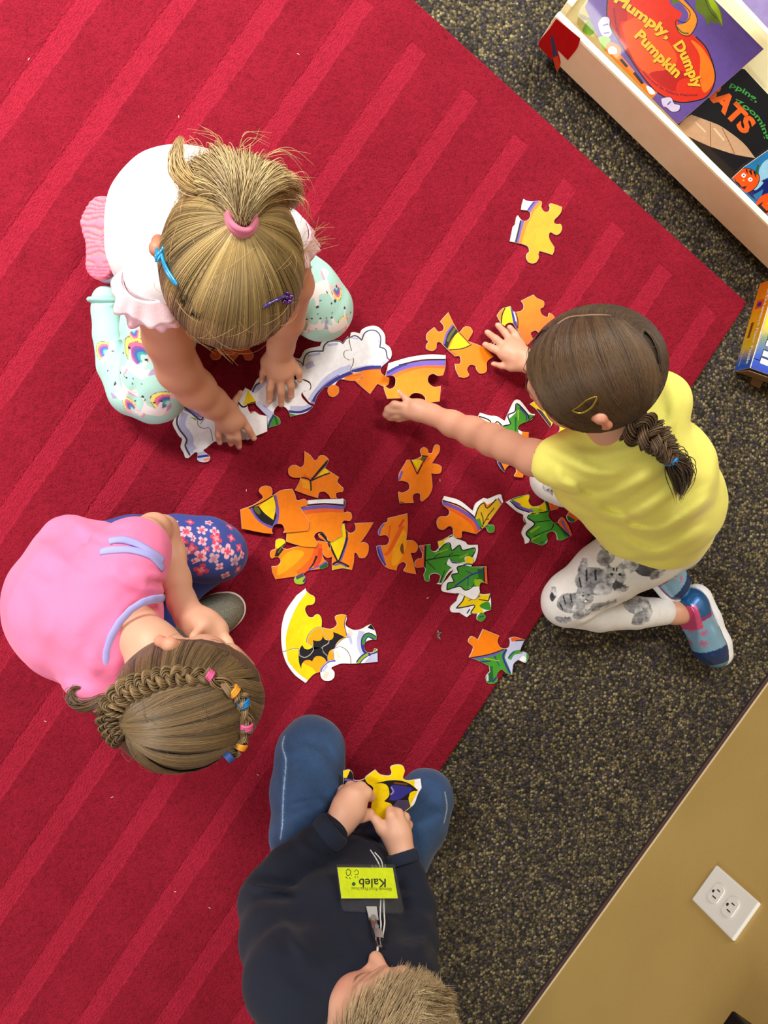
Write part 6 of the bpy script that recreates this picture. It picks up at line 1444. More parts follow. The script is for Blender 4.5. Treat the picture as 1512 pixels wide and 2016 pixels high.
# ================================================================ hair
def cap(name, C, R, ax, col, parent, nf=-.55, off=0.0, extra=()):
    n = nrm(np.array([0, nf, .83]) @ ax)
    o, V, N = sculpt(name, .003, [('ell', (C, R, ax, 0))]+list(extra)+[('plane', (C+n*off, n))], col, M_HAIR, parent, relax=2, bumpfn=lambda P: .0010*sn(P, 160, .2))
    return o
def U(C, R, ax, px, py): p = hairhit(C, R, ax, px, py); return nrm((ax @ (p-C))/np.array(R))
def onhead(C, R, ax, d, lift): return C+(d*(np.array(R)*1.0)[None, None, :]*(1+lift)[..., None]) @ ax
def mixc(a, b, t): return colr(a)*(1-t)[..., None]+colr(b)*t[..., None]
def clump(P, f, ph): return .5+.5*sn(P, f, ph)
tt_ = np.linspace(0, 1, 16)
# --- blonde ponytail
cap('hair', CA, np.array(HRA)*.985, axA, (112, 84, 48), GA, nf=-.70)
hairA = [o for o in GA.children if o.name.startswith('hair')][0]
EA = U(CA, HRA, axA, 474, 438); n = 6500
d = RNG.normal(size=(n*4, 3)); d /= np.linalg.norm(d, axis=1)[:, None]
pl = d @ nrm([0, -.70, .83]); d = d[(pl > -.02)]; far = (d @ EA) < .9; d = d[far][:n]
bd = d.copy(); k = RNG.random(len(bd)) < .6
nn_ = nrm([0, -.70, .83]); bd[k] = bd[k]-np.outer(bd[k] @ nn_, nn_)*.97; bd /= np.linalg.norm(bd, axis=1)[:, None]
Sx = slerp(bd, np.tile(EA, (len(bd), 1)), tt_*.985)
ang = clump(bd, 7, .3)*.5+clump(bd, 15, 1.3)*.5
lift = .012+.05*(ang-.5)[:, None]*np.sin(math.pi*tt_)[None]**.7+RNG.uniform(-.008, .016, (len(bd), 1))+.06*tt_[None]**8
La = onhead(CA, HRA, axA, Sx, lift)
tone = np.clip(ang[:, None]*.7+RNG.uniform(-.25, .25, (len(bd), 1))+.45*tt_[None]-.1, 0, 1)
strands('hair_strands', La, .00055, mixc((66, 44, 24), (216, 184, 118), tone), M_HAIR, hairA)
Ew = CA+(EA*np.array(HRA)) @ axA; Eo = nrm(EA @ axA)
# the ponytail itself
TP = [(350, 392, .42), (352, 350, .44), (378, 312, .47), (420, 292, .49), (465, 300, .50), (510, 308, .50), (556, 332, .49), (590, 362, .47), (592, 380, .45)]
TPw = np.array([W(*p) for p in TP]); n = 5200
s_ = RNG.random(n)*(len(TP)-1); i0 = np.minimum(s_.astype(int), len(TP)-2); fr_ = (s_-i0)[:, None]
tip = TPw[i0]*(1-fr_)+TPw[i0+1]*fr_; lay = RNG.random((n, 1)); shrt = RNG.uniform(.80, 1.03, (n, 1))
p0 = Ew+Eo*.006+RNG.normal(size=(n, 3))*.0035
tip = p0+(tip-p0)*shrt+RNG.normal(size=(n, 3))*.0028; tip[:, 2] += (lay[:, 0]-.6)*.03
clp = np.sin(s_*9+1)*.5+.5*np.sin(s_*23)
c1 = p0+Eo*(.022+.022*lay)+(tip-p0)*.18+np.array([0, 0, .010])*lay; c2 = p0+(tip-p0)*1.02+np.array([0, 0, 1.])*(.026+.028*lay+.006*clp[:, None]); tip = p0+(tip-p0)*RNG.uniform(.86, 1.02, (n, 1))-np.array([0, 0, 1.])*RNG.uniform(.012, .045, (n, 1))
T4 = np.linspace(0, 1, 14)[None, :, None]
Lp = p0[:, None]*(1-T4)**3+3*c1[:, None]*(1-T4)**2*T4+3*c2[:, None]*(1-T4)*T4**2+tip[:, None]*T4**3
tone = np.clip(.55+.3*clp[:, None]+RNG.uniform(-.3, .3, (n, 1))+.25*T4[0, :, 0][None]-.25*(1-lay), 0, 1)
strands('ponytail', Lp, .00052, mixc((118, 86, 46), (246, 222, 164), tone), M_HAIR, hairA)
mb = MB()
def lock(name, pts, r, nst, ca, cb, parent, spread=.004, tipk=.1, ms=14):
    P = np.array([W(*p) for p in pts]); tq = np.linspace(0, len(P)-1, ms)
    Pc = smooth3(P, tq); n = nst; off = RNG.normal(size=(n, 1, 3))*spread
    prof = (np.sin(np.linspace(.35, math.pi*.97, ms))**.7)[None, :, None]
    L = Pc[None]+off*prof+RNG.normal(size=(n, 1, 3))*.0006
    return strands(name, L, r, mixc(ca, cb, RNG.random(n)), M_HAIR, parent, taper=tipk)
def smooth3(P, tq):
    out = []
    for t in tq:
        i = min(int(t), len(P)-2); f_ = t-i; a, b = P[i], P[i+1]; p0_ = P[max(i-1, 0)]; p3 = P[min(i+2, len(P)-1)]
        t1, t2 = (b-p0_)/2, (p3-a)/2; out.append(a*(2*f_**3-3*f_**2+1)+t1*(f_**3-2*f_**2+f_)+b*(-2*f_**3+3*f_**2)+t2*(f_**3-f_**2))
    return np.array(out)
lock('loose_lock', [(400, 374, .50), (372, 358, .50), (352, 335, .50), (347, 305, .50), (356, 272, .50)], .0007, 170, (190, 150, 90), (240, 214, 150), hairA, .0042)
def flyaways(name, C, R, ax, E, n, ca, parent, amp=.02):
    d = RNG.normal(size=(n*3, 3)); d /= np.linalg.norm(d, axis=1)[:, None]; d = d[(d @ nn_ > -.02)][:n]
    e = d+RNG.normal(size=d.shape)*.35; e /= np.linalg.norm(e, axis=1)[:, None]
    S_ = slerp(d, e, tt_); L = onhead(C, R, ax, S_, .02+np.abs(RNG.normal(size=(len(d), 1)))*amp*np.sin(tt_*math.pi*.8)[None]*2.2)
    return tag(strands(name, L, .00028, np.tile(colr(ca), (len(d), 1)), M_HAIR, parent), kind='stuff')
flyaways('flyaway_hairs', CA, HRA, axA, EA, 90, (214, 184, 120), hairA)
lf = []
for a, b, c_ in (((590, 500, .44), (612, 478, .44), (645, 470, .43)), ((592, 505, .44), (610, 470, .44), (640, 440, .43)), ((588, 500, .44), (606, 486, .44), (640, 476, .43)), ((560, 350, .52), (590, 345, .52), (612, 360, .5)), ((440, 290, .52), (420, 268, .52), (395, 262, .5)),
                ((520, 310, .52), (560, 300, .52), (600, 320, .5)), ((470, 295, .52), (490, 270, .52), (530, 275, .5)), ((400, 300, .52), (380, 285, .52), (365, 300, .5)), ((585, 385, .5), (600, 400, .5), (604, 440, .46)), ((420, 660, .42), (430, 690, .42), (460, 700, .41)), ((360, 620, .42), (380, 660, .42), (420, 690, .41))):
    for _ in range(6):
        P = np.array([W(*a), W(*b), W(*c_)])+RNG.normal(size=(3, 3))*np.array([[.001], [.003], [.006]]); lf.append(smooth3(P, np.linspace(0, 2, 12)))
tag(strands('flyaway_hairs', np.array(lf), .00028, np.tile(colr((224, 190, 130)), (len(lf), 1)), M_HAIR, hairA), kind='stuff')
M_HT = plain('hair_tie_pink', srgb(222, 120, 150), .7, Sheen_Weight=.3)
mbt = MB(); a0 = nrm(np.cross(Eo, [1, .1, 0])); b0 = np.cross(Eo, a0)
for off, rr in ((.002, .0155), (.0065, .0160), (.0105, .0150)):
    mbt.tube([Ew+Eo*(off+.001*math.sin(3*t))+rr*(math.cos(t)*a0+math.sin(t)*b0*.85) for t in np.linspace(0, 2*math.pi, 41)[:-1]], .0034, 10, close=True)
mbt.build('hair_tie', M_HT, hairA, smooth=True)
def onhair(C, R, ax, pts, lift=.004):
    out = []
    for p in pts: q = hairhit(C, R, ax, *p); out.append(q+nrm((ax.T @ ((ax @ (q-C))/np.array(R)**2)))*lift)
    return out
mbt = MB(); mbt.tube(smooth3(np.array(onhair(CA, HRA, axA, [(325, 500), (330, 520), (338, 540), (352, 558)])), np.linspace(0, 3, 14)), .0022, 8)
mbt.tube(smooth3(np.array(onhair(CA, HRA, axA, [(328, 512), (336, 530), (350, 552), (354, 560)])), np.linspace(0, 3, 14)), .0018, 8)
kp_ = onhair(CA, HRA, axA, [(324, 503)], .005)[0]
for k in range(5):
    a = k*1.25; mbt.tube([kp_+np.array([math.cos(a+t)*.004, .004*math.sin(2*t+a)+(k-2)*.0018, .003*math.sin(t)]) for t in np.linspace(0, 2*math.pi, 13)[:-1]], .0016, 6, close=True)
cl = mbt.build('hair_clip', plain('blue_enamel', srgb(30, 150, 200), .25, Coat_Weight=.5), hairA, smooth=True); cl['label'] = 'blue knotted hair clip'
mbt = MB(); mbt.tube(smooth3(np.array(onhair(CA, HRA, axA, [(514, 602), (530, 592), (545, 585), (556, 580)])), np.linspace(0, 3, 12)), [.0009, .0016, .0022, .0024]*3, 8, flat=.6)
fc_ = onhair(CA, HRA, axA, [(558, 583)], .005)[0]
cl2 = mbt.build('hair_clip', plain('violet_enamel', srgb(70, 50, 130), .25, Coat_Weight=.5), hairA, smooth=True); cl2['label'] = 'violet flower hair clip'
mbt = MB()
for k in range(5):
    a = k*2*math.pi/5+.3; c_ = fc_+np.array([math.cos(a), math.sin(a), 0])*.0048
    mbt.tube([c_-np.array([0, 0, .0025]), c_-np.array([0, 0, .001]), c_+np.array([0, 0, .0005]), c_+np.array([0, 0, .0018])], [.0018, .0032, .0030, .0012], 10)
mbt.tube([fc_, fc_+UP*.003, fc_+UP*.004], [.0024, .0022, .001], 10); mbt.build('flower', plain('violet_gem', srgb(74, 20, 96), .12, Coat_Weight=1.0), cl2, smooth=True)

# --- brown side-parted hair with braid
cap('hair', CB, np.array(HRB)*.985, axB, (60, 43, 28), GB, off=.002); hairB = [o for o in GB.children if o.name.startswith('hair')][0]
ub_ = lambda px, py: U(CB, HRB, axB, px, py)
def qsph(S_, M_, N_, t):
    t = t[None, :, None]; v = S_[:, None]*(1-t)**2+2*M_[:, None]*(1-t)*t+N_[:, None]*t**2; return v/np.linalg.norm(v, axis=2)[..., None]
def thru(S_, M_, N_):
    v = 2*M_-(S_+N_)/2; return v/np.linalg.norm(v, axis=1)[:, None]
def lerpdirs(keys, s): K = np.array(keys); i = np.minimum((s*(len(K)-1)).astype(int), len(K)-2); f_ = (s*(len(K)-1)-i)[:, None]; v = K[i]*(1-f_)+K[i+1]*f_; return v/np.linalg.norm(v, axis=1)[:, None]
NB = ub_(1262, 842); n = 6800; s_ = RNG.random(n)**.9
Sk = [ub_(1088, 655), ub_(1105, 634), ub_(1135, 627), ub_(1170, 624), ub_(1205, 626), ub_(1232, 642), ub_(1262, 672)]
Mk = [ub_(1062, 800), ub_(1098, 815), ub_(1140, 790), ub_(1185, 745), ub_(1240, 715), ub_(1275, 740), ub_(1287, 770)]
S0 = lerpdirs(Sk, s_); M0 = lerpdirs(Mk, s_); jit = lambda k: RNG.normal(size=(n, 3))*k
Ds = qsph(S0+jit(.012), M0+jit(.05), NB[None]+jit(.05), tt_)
cl_ = .5+.5*np.sin(s_*38+1.2*np.sin(s_*90)); lift = .010+.028*(cl_-.5)[:, None]*np.sin(math.pi*tt_)[None]+RNG.uniform(-.006, .012, (n, 1))
tone = np.clip(.35*cl_[:, None]+RNG.uniform(-.1, .35, (n, 1))+.18*np.exp(-((tt_-.35)/.25)**2)[None], 0, 1)
strands('hair_strands', onhead(CB, HRB, axB, Ds, lift), .0006, mixc((34, 22, 15), (122, 90, 56), tone), M_HAIR, hairB)
n_ = 3600; s2 = RNG.random(n_); jj = lambda k: RNG.normal(size=(n_, 3))*k
S1, M1, N1 = lerpdirs([ub_(1062, 676), ub_(1080, 655), ub_(1110, 632)], s2**1.4), lerpdirs([ub_(1040, 722), ub_(1056, 732), ub_(1095, 742)], s2**1.4), lerpdirs([ub_(1104, 800), ub_(1128, 804), ub_(1152, 808)], s2)
Ds = qsph(S1+jj(.012), thru(S1, M1, N1)+jj(.03), N1+jj(.03), tt_)
strands('hair_strands', onhead(CB, HRB, axB, Ds, .014+RNG.uniform(-.006, .012, (n_, 1))+0*tt_[None]), .0006, mixc((38, 26, 17), (126, 96, 62), np.clip(.5+.5*np.sin(s2*30), 0, 1)[:, None]*.5+RNG.random((n_, 1))*.4+0*tt_[None]), M_HAIR, hairB)
n = 2600; s_ = RNG.random(n); Rt = nrm(np.array([1, -.1, .1]))
Mk2 = [nrm(np.array([.8, .55, .2])), nrm(np.array([.95, .1, .3])), nrm(np.array([.85, -.45, .35])), nrm(np.array([.6, -.7, .4]))]
jit = lambda k: RNG.normal(size=(n, 3))*k
Ds = qsph(lerpdirs(Sk, s_)+jit(.012), lerpdirs(Mk2, s_)+jit(.05), np.tile(NB, (n, 1))+jit(.06), tt_)
strands('hair_strands', onhead(CB, HRB, axB, Ds, .010+RNG.uniform(-.006, .014, (n, 1))+0*tt_[None]), .00075, mixc((34, 22, 15), (104, 76, 46), RNG.random((n, 1))*.8+0*tt_[None]), M_HAIR, hairB)
n_ = 2000; s2 = RNG.random(n_); jj = lambda k: RNG.normal(size=(n_, 3))*k
S1, M1 = lerpdirs([ub_(1215, 630), ub_(1250, 655), ub_(1278, 700), ub_(1288, 740)], s2), lerpdirs([ub_(1268, 690), ub_(1286, 740), ub_(1290, 770), ub_(1288, 800)], s2); N1 = np.tile(NB, (n_, 1))
strands('hair_strands', onhead(CB, HRB, axB, qsph(S1+jj(.02), thru(S1, M1, N1)+jj(.04), N1+jj(.05), tt_), .014+RNG.uniform(-.006, .012, (n_, 1))+0*tt_[None]), .0006, mixc((38, 26, 17), (118, 88, 56), np.clip(.5+.5*np.sin(s2*26), 0, 1)[:, None]*.4+RNG.random((n_, 1))*.5+0*tt_[None]), M_HAIR, hairB)
# pale parting
pk = [ub_(1100, 640), ub_(1120, 628), ub_(1150, 624), ub_(1180, 623), ub_(1200, 624)]
Dp = np.array([nrm(v) for v in smooth3(np.array(pk), np.linspace(0, 4, 16))])[None]+RNG.normal(size=(26, 1, 3))*.006
strands('parting', onhead(CB, HRB, axB, Dp, np.full((26, 16), .021)), .0005, np.tile(colr((168, 128, 96)), (26, 1)), M_HAIR, hairB)
# hairline wisps from temple and behind the ear to the nape
n = 900; s_ = RNG.random(n); jit = lambda k: RNG.normal(size=(n, 3))*k
Ds = qsph(lerpdirs([ub_(1130, 808), ub_(1165, 835), ub_(1200, 845), ub_(1235, 850)], s_)+jit(.02), lerpdirs([ub_(1160, 800), ub_(1190, 810), ub_(1225, 830), ub_(1250, 840)], s_)+jit(.03), np.tile(NB, (n, 1))+jit(.05), tt_)
strands('hair_strands', onhead(CB, HRB, axB, Ds, .006+RNG.uniform(-.004, .012, (n, 1))+0*tt_[None]), .0007, mixc((40, 28, 19), (110, 82, 50), RNG.random((n, 1))+0*tt_[None]), M_HAIR, hairB)
flyaways('flyaway_hairs', CB, HRB, axB, NB, 26, (90, 68, 44), hairB, .006)
def braid(name, ctr, r0, r1, turns, cols, parent, nst=70, up=(0, 0, 1), m=60):
    """three interlaced locks along a centre line"""
    Pc = smooth3(np.array(ctr), np.linspace(0, len(ctr)-1, m)); T_ = np.gradient(Pc, axis=0); T_ /= np.linalg.norm(T_, axis=1)[:, None]
    A = np.cross(T_, np.array(up, float)); A /= np.linalg.norm(A, axis=1)[:, None]; B = np.cross(A, T_); ls = []; cc = []
    rr = np.linspace(r0, r1, m)
    for j in range(3):
        ph = np.linspace(0, turns*2*math.pi, m)+j*2*math.pi/3
        base = Pc+A*(np.sin(ph)*rr*.75)[:, None]+B*(np.sin(2*ph)*rr*.42)[:, None]
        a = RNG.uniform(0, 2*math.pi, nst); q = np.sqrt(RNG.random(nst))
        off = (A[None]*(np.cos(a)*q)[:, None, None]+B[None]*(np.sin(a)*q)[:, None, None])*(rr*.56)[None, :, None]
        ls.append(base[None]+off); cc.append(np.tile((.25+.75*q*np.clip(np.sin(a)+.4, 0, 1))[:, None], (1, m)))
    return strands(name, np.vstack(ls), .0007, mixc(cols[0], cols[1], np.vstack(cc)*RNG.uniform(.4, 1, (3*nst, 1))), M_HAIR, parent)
sb = lambda x, y, dz: surf(VsB, x, y, 6)+np.array([0, 0, dz])
nap = hairhit(CB, HRB, axB, 1255, 838)
bc = [nap+np.array([-.004, .004, -.010]), (nap+sb(1280, 872, .02))/2+UP*.004, sb(1284, 868, .020), sb(1302, 890, .014), sb(1310, 902, .010)]
braid('braid', bc, .021, .0105, 2.2, ((38, 26, 18), (128, 96, 62)), hairB, 110)
tl0 = sb(1310, 902, .010); n = 620; tb_ = sb(1335, 962, .004); md_ = sb(1338, 920, .013)
a = RNG.normal(size=(n, 3)); p0 = tl0+a*.0025; mid = md_+a*np.array([.0085, .0085, .004]); tp = tb_+a*np.array([.0025, .006, .002])
T4 = np.linspace(0, 1, 14)[None, :, None]; c1 = p0+(sb(1322, 905, .014)-tl0)+a*.005
Lp = p0[:, None]*(1-T4)**3+3*c1[:, None]*(1-T4)**2*T4+3*mid[:, None]*(1-T4)*T4**2+tp[:, None]*T4**3
strands('braid_tail', Lp, .0007, mixc((30, 18, 12), (84, 56, 34), RNG.random(n)), M_HAIR, hairB, taper=.15)
bt = nrm(sb(1320, 915, .01)-sb(1302, 890, .012)); ring('hair_tie', tl0, bt, .0088, .0024, plain('hair_tie_blue', srgb(40, 140, 210), .5), hairB, ell=1.0); ring('hair_tie', tl0+bt*.0035, bt, .0084, .0022, bpy.data.materials['hair_tie_blue'], hairB)
mbt = MB(); cp_ = onhair(CB, HRB, axB, [(1129, 803), (1140, 797), (1156, 784), (1172, 778), (1174, 782), (1166, 796), (1152, 806), (1140, 808)], .0045)
mbt.tube(smooth3(np.array(cp_+[cp_[0]]), np.linspace(0, 8, 40))[:-1], .0013, 6, close=True, flat=.6)
gm = NT('gold_glitter'); gv_ = gm.vor(1500); gm.base(gm.ramp(gv_.outputs['Distance'], [(.1, srgb(250, 220, 110)), (.6, srgb(150, 120, 40))])); gm.set(Metallic=.6, Roughness=.3)
mbt.build('hair_clip', gm.m, hairB, smooth=True)

# --- brown braided-crown hair
cap('hair', CC, np.array(HRC)*.985, axC, (78, 58, 36), GC, nf=-.50); hairC = [o for o in GC.children if o.name.startswith('hair')][0]
uc = lambda px, py: U(CC, HRC, axC, px, py)
CR1, CR2 = (46, 33, 20), (172, 138, 90)
def sheet(Sk, Mk, Nk, n, lift0=.010, lf=30, tone0=0.0):
    s_ = RNG.random(n); j = lambda k: RNG.normal(size=(n, 3))*k
    S1, M1, N1 = lerpdirs(Sk, s_), lerpdirs(Mk, s_), lerpdirs(Nk, s_)
    Ds = qsph(S1+j(.012), thru(S1, M1, N1)+j(.02), N1+j(.02), tt_)
    cl_ = .5+.5*np.sin(s_*lf+np.sin(s_*71)); lift = lift0+.022*(cl_-.5)[:, None]*np.sin(math.pi*tt_)[None]+RNG.uniform(-.005, .010, (n, 1))
    tone = np.clip(tone0+.3*cl_[:, None]+RNG.uniform(-.1, .4, (n, 1)), 0, 1)+0*tt_[None]
    return strands('hair_strands', onhead(CC, HRC, axC, Ds, lift), .0006, mixc(CR1, CR2, tone), M_HAIR, hairC)
brd = [(228, 1405), (238, 1380), (262, 1360), (285, 1352), (310, 1342), (340, 1335), (372, 1335), (409, 1334)]
BK = [uc(*p) for p in brd]
# ear side up to the braid
sheet([uc(470, 1305), uc(440, 1285), uc(405, 1268), uc(365, 1262), uc(325, 1262), uc(285, 1270), uc(250, 1300), uc(232, 1340)],
      [uc(455, 1320), uc(420, 1305), uc(385, 1300), uc(350, 1295), uc(310, 1300), uc(270, 1320), uc(245, 1350), uc(232, 1370)],
      [uc(412, 1336), uc(400, 1336), uc(372, 1336), uc(340, 1338), uc(310, 1345), uc(270, 1360), uc(240, 1385), uc(230, 1405)], 3400)
# crown: from the row of bands back to the nape side
sheet([uc(409, 1340), uc(440, 1355), uc(458, 1368), uc(470, 1395), uc(475, 1430), uc(465, 1460)],
      [uc(340, 1355), uc(350, 1385), uc(350, 1410), uc(350, 1430), uc(355, 1450), uc(350, 1478)],
      [uc(232, 1402), uc(232, 1415), uc(236, 1425), uc(242, 1435), uc(250, 1445), uc(262, 1455)], 4600, .012)
sheet([uc(300, 1350), uc(350, 1342), uc(400, 1340)], [uc(270, 1380), uc(300, 1380), uc(330, 1380)], [uc(230, 1410), uc(232, 1415), uc(236, 1425)], 900, .012)
# far side, below the frame-facing crown
sheet([uc(465, 1460), uc(445, 1482), uc(420, 1495), uc(480, 1440)], [uc(370, 1495), uc(350, 1500), uc(340, 1503), uc(370, 1490)],
      [uc(250, 1445), uc(262, 1462), uc(280, 1475), uc(245, 1440)], 2000, .008)
# fringe section in front of the bands
sheet([uc(512, 1345), uc(518, 1385), uc(512, 1430), uc(495, 1460), uc(470, 1485)], [uc(495, 1345), uc(500, 1385), uc(498, 1420), uc(486, 1450), uc(462, 1475)],
      [uc(412, 1334), uc(456, 1362), uc(473, 1383), uc(479, 1426), uc(469, 1461)], 1800, .010, 24, .08)
sheet([uc(490, 1320), uc(500, 1330), uc(470, 1305)], [uc(455, 1325), uc(465, 1335), uc(450, 1320)], [uc(412, 1334), uc(418, 1336), uc(410, 1334)], 700, .012)
far_ = lambda p, q: nrm(np.array([p, q, .25]))
sheet([far_(.9, .45), far_(.95, .0), far_(.8, -.5)], [far_(1, .2), far_(.9, -.3), far_(.6, -.8)], [uc(262, 1462), uc(262, 1462), uc(250, 1445)], 1200, .008)
hp_ = lambda pts, l: onhair(CC, HRC, axC, pts, l)
bn = nrm(np.mean(hp_(brd, .0), 0)-CC)
braid('crown_braid', hp_(brd, .0045), .0135, .0075, 4.0, ((50, 36, 22), (170, 138, 92)), hairC, 70, up=bn, m=90)
braid('crown_braid', hp_([(222, 1395), (224, 1420), (232, 1440), (245, 1455)], .004), .012, .008, 2, ((44, 32, 20), (140, 110, 72)), hairC, 60, up=bn, m=50)
bands = [((409, 1334), (232, 92, 150)), ((456, 1362), (240, 160, 40)), ((473, 1384), (20, 130, 200)), ((479, 1426), (232, 92, 150)), ((469, 1461), (240, 160, 40)), ((445, 1482), (50, 90, 160))]
hpb = [b[0] for b in bands]
braid('banded_twist', hp_(hpb, .004), .0070, .0060, 3, ((60, 42, 26), (176, 142, 96)), hairC, 40, up=nrm(hp_([(465, 1400)], 0)[0]-CC), m=60)
Pb = np.array(hp_(hpb, .0045))
for i, (p, c_) in enumerate(bands):
    tdir = nrm(Pb[min(i+1, 5)]-Pb[max(i-1, 0)]); m_ = plain('band_%s' % ('pink', 'amber', 'blue', 'pink', 'amber', 'navy')[i], srgb(*c_), .45)
    mbt = MB(); a0 = nrm(np.cross(tdir, [.2, .1, 1])); b0 = np.cross(tdir, a0)
    for off in (-.0022, 0, .0022): mbt.tube([Pb[i]+tdir*off+.0058*(math.cos(t)*a0+math.sin(t)*b0) for t in np.linspace(0, 2*math.pi, 21)[:-1]], .0017, 6, close=True)
    o_ = mbt.build('hair_band', m_, hairC, smooth=True); o_['label'] = ('pink', 'amber', 'blue', 'pink', 'amber', 'navy')[i]+' elastic band'
lock('loose_curl', [(222, 1378, .46), (200, 1378, .455), (178, 1388, .45), (155, 1390, .44), (140, 1375, .435), (142, 1358, .43), (158, 1354, .43)], .0006, 110, (70, 48, 26), (150, 112, 64), hairC, .0026, ms=22)
flyaways('flyaway_hairs', CC, HRC, axC, BK[0], 36, (130, 104, 70), hairC, .008)

# --- boy's short hair
cap('hair', CD, np.array(HRD)*.99, axD, (140, 112, 72), GD, nf=-.66, off=.004); hairD = [o for o in GD.children if o.name.startswith('hair')][0]
n = 8000; d = RNG.normal(size=(n*4, 3)); d /= np.linalg.norm(d, axis=1)[:, None]; d = d[(d @ nrm([0, -.66, .75])) > .0][:n]; n = len(d)
cl_ = clump(d, 14, .4); ff_ = nrm([.75, .75, .1])
e = d+ (ff_[None]-(d @ ff_)[:, None]*d)*(.26+.14*cl_[:, None])+RNG.normal(size=(n, 3))*.05; e /= np.linalg.norm(e, axis=1)[:, None]
t8 = np.linspace(0, 1, 8); S_ = slerp(d, e, t8); lift = .0+(.06+.12*cl_[:, None]+RNG.uniform(0, .06, (n, 1)))*t8[None]**1.3
tone = np.clip(.3+.45*cl_[:, None]+RNG.uniform(-.25, .3, (n, 1))+.2*t8[None], 0, 1)
strands('hair_strands', onhead(CD, HRD, axD, S_, lift), .0005, mixc((120, 92, 56), (238, 212, 164), tone), M_HAIR, hairD, taper=.1)
tufts = []
for k in range(34):
    px, py = RNG.uniform(800, 870), RNG.uniform(1925, 2010); b_ = hairhit(CD, HRD, axD, min(px, 850), max(py, 1955)); dr = nrm(np.array([.75+.3*RNG.random(), .55*RNG.random(), .3]))
    for _ in range(26):
        o_ = b_+RNG.normal(size=3)*.0025; L_ = RNG.uniform(.016, .030)
        tufts.append([o_+dr*L_*t+np.array([0, 0, .006*t*t])+RNG.normal(size=3)*.0004-(o_-b_)*t*.6 for t in np.linspace(0, 1, 7)])
strands('hair_tufts', np.array(tufts), .0006, mixc((150, 120, 78), (230, 206, 158), RNG.random(len(tufts))), M_HAIR, hairD, taper=.1)
# sweater cuffs
def cuff(c_, ax_, R, ln, mat, parent):
    ax_ = nrm(ax_); a0 = nrm(np.cross(ax_, [0, 0, 1])); b0 = np.cross(ax_, a0); V_ = []; nu, nv = 96, 8
    for j in range(nv):
        t = j/(nv-1); rr = R*(1+.04*math.sin(math.pi*t))*(1 if 0 < j < nv-1 else .93)
        for i in range(nu):
            a = 2*math.pi*i/nu; r_ = rr+.0005*math.sin(i*math.pi/1.5); V_.append(c_+ax_*(t-.5)*ln+r_*(math.cos(a)*a0+math.sin(a)*b0))
    F_ = [(j*nu+i, j*nu+(i+1) % nu, (j+1)*nu+(i+1) % nu, (j+1)*nu+i) for j in range(nv-1) for i in range(nu)]
    o = link('cuff', npmesh('cuff', np.array(V_), np.array(F_), np.tile(colr((28, 38, 58)), (len(V_), 1))), mat, parent); m = o.modifiers.new('s', 'SOLIDIFY'); m.thickness = .002; return o
M_FL = bpy.data.materials['fleece']
cuff(cuffL[0], cuffL[1], .0268, .026, M_FL, shirtD); cuff(cuffR[0], cuffR[1], .0228, .018, M_FL, shirtD)

# ================================================================ name badge on a cord
hb = np.mean([surf(VsD, *p, 6) for p in ((668, 1707), (773, 1707), (790, 1795), (678, 1795), (728, 1750))], 0)
pv = np.array([surf(VsD, *p, 6) for p in ((668, 1712), (773, 1712), (785, 1790), (680, 1790), (728, 1750), (700, 1770), (750, 1770))])
u_, s__, vt = np.linalg.svd(pv-pv.mean(0)); bn_ = vt[2]*(1 if vt[2][2] > 0 else -1); bn_ = nrm(bn_+np.array([0, 0, .35]))
bp = pv.mean(0)+bn_*(max((pv-pv.mean(0)) @ bn_)+.004)
badge = empty('name_badge', bp); tag(badge, 'clear name badge holder with yellow-green name card hanging on the navy sweater', 'name badge')
bmap = lambda h0: (lambda P, h: np.array([onplane(p[0], p[1], bp+bn_*h0, bn_)+bn_*h for p in P]))
ex = [((30, 40, 20), text_tris('Kaleb', [(759, 1731), (706, 1731)], 24, .012), .0002), ((60, 80, 10), text_tris('Elemole Road Preschool', [(770, 1749), (692, 1747)], 9, .0), .0002)]
card = slab('name_card', smooth2(parse('664,1708! 773,1709! 783,1769! 672,1769!'), 2),
            regs('p', 'H 692,1741 696,1737 700,1741 696,1745; Ks1.4 681,1716 685,1712 690,1716 688,1723 683,1724 681,1717; Ks1.2 697,1717 701,1713 705,1717 704,1722 698,1723; Ks1.4 680,1727 684,1730; Ks1.4 687,1728 690,1731; Ks1.2 698,1726 700,1729; Ks1.2 703,1726 705,1728; Ks1 691,1722 692,1725'),
            bmap(.0008), .0006, (226, 250, 10), badge, M_PRINT, step=0, bev=.15, extra=ex, edge=(210, 230, 20))
card['label'] = 'yellow-green card with handwritten name'
tc_ = NT('clear_vinyl'); tc_.base((1, 1, 1)); tc_.set(Roughness=.12, Transmission_Weight=.96, IOR=1.15, Alpha=.35); M_CLEAR = tc_.m
slab('clear_holder', smooth2(parse('662,1703! 776,1703! 784,1745 794,1792 790,1798 735,1797 680,1794 674,1790 666,1745!'), 3), [], bmap(.0002), .0022, (255, 255, 255), badge, M_CLEAR, step=0, bev=.3)
M_CHR = plain('chrome', (.75, .75, .76), .15, Metallic=1.0); M_CORD = plain('white_cord', srgb(232, 232, 228), .7)
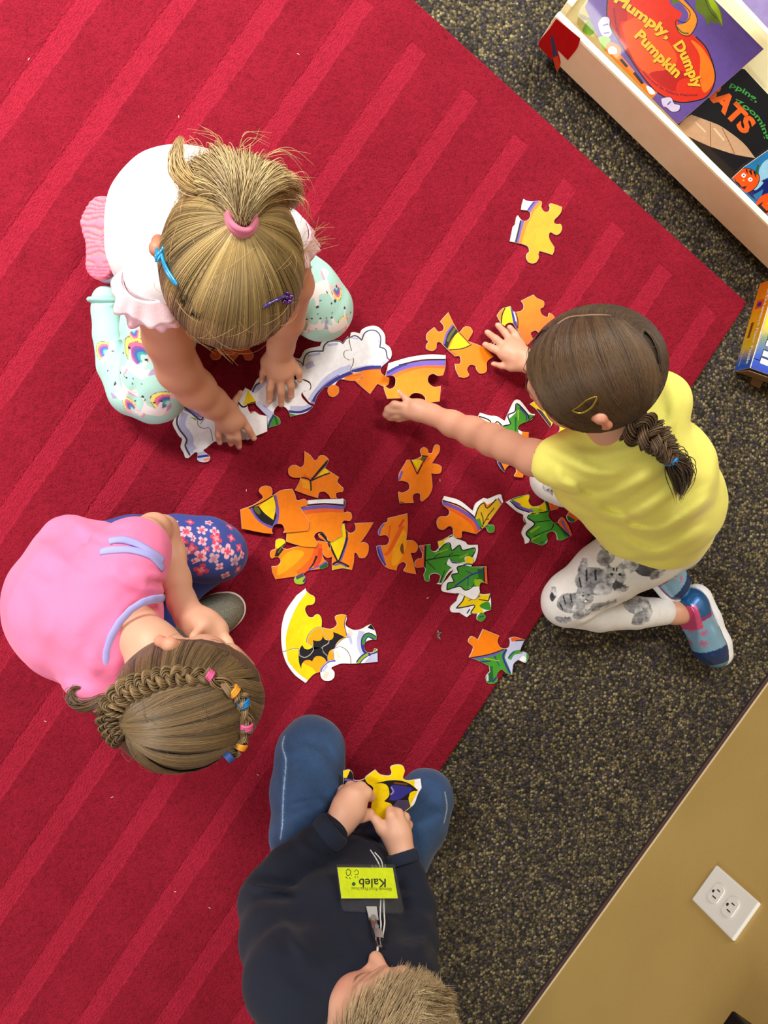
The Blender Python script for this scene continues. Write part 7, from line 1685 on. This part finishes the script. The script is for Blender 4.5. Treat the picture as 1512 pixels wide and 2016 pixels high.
f1 = bmap(.004); g_ = lambda x, y, h=.004: onplane(x, y, bp+bn_*h, bn_)
slab('strap', smooth2(parse('721,1785! 741,1785! 745,1812! 727,1812!'), 2), [], bmap(.0028), .001, (236, 236, 236), badge, plain('strap_vinyl', (.85, .85, .85), .2, Transmission_Weight=.5), step=0, bev=.2)
mbt = MB(); a_, b_, c_ = g_(733, 1808, .006), g_(743, 1846, .012), g_(741, 1862, .012); w_ = nrm(np.cross(b_-a_, bn_))*.0046
mbt.box(a_-w_, b_-a_, w_*2, bn_*.0016); mbt.box(b_-w_*1.25-(b_-a_)*.35, (b_-a_)*.45, w_*2.5, bn_*.0052)
mbt.tube([g_(735, 1806, .006), g_(735, 1806, .0095)], .0034, 14); mbt.tube([g_(742, 1824, .010), g_(742, 1824, .0145)], .0026, 14)
mbt.tube([b_+(b_-a_)*.1+w_*.6, b_+(b_-a_)*.45+w_*.5], .0011, 6); mbt.tube([b_+(b_-a_)*.1-w_*.6, b_+(b_-a_)*.45-w_*.5], .0011, 6); mbt.tube([b_+(b_-a_)*.42-w_*.7, b_+(b_-a_)*.42+w_*.7], .0011, 6)
mbt.build('bulldog_clip', M_CHR, badge)
mbt = MB(); sd_ = lambda x, y, dz: surf(VsD, x, y, 6)+np.array([0, 0, dz])
mbt.tube(smooth3(np.array([g_(744, 1862, .013), sd_(738, 1874, .006), sd_(731, 1884, .005), sd_(723, 1898, .005), sd_(714, 1925, .004)]), np.linspace(0, 4, 20)), .0014, 6)
mbt.tube(smooth3(np.array([g_(752, 1850, .006), g_(757, 1820, .004), sd_(756, 1795, .004), sd_(756, 1740, .003), sd_(757, 1706, .003), sd_(752, 1688, .003), sd_(736, 1672, .003)]), np.linspace(0, 6, 30)), .0011, 6)
mbt.tube(smooth3(np.array([g_(748, 1848, .006), g_(750, 1820, .004), sd_(749, 1795, .004), sd_(750, 1740, .003), sd_(751, 1708, .003), sd_(744, 1690, .003), sd_(728, 1668, .003)]), np.linspace(0, 6, 30)), .0011, 6)
mbt.build('cord', M_CORD, badge, smooth=True)
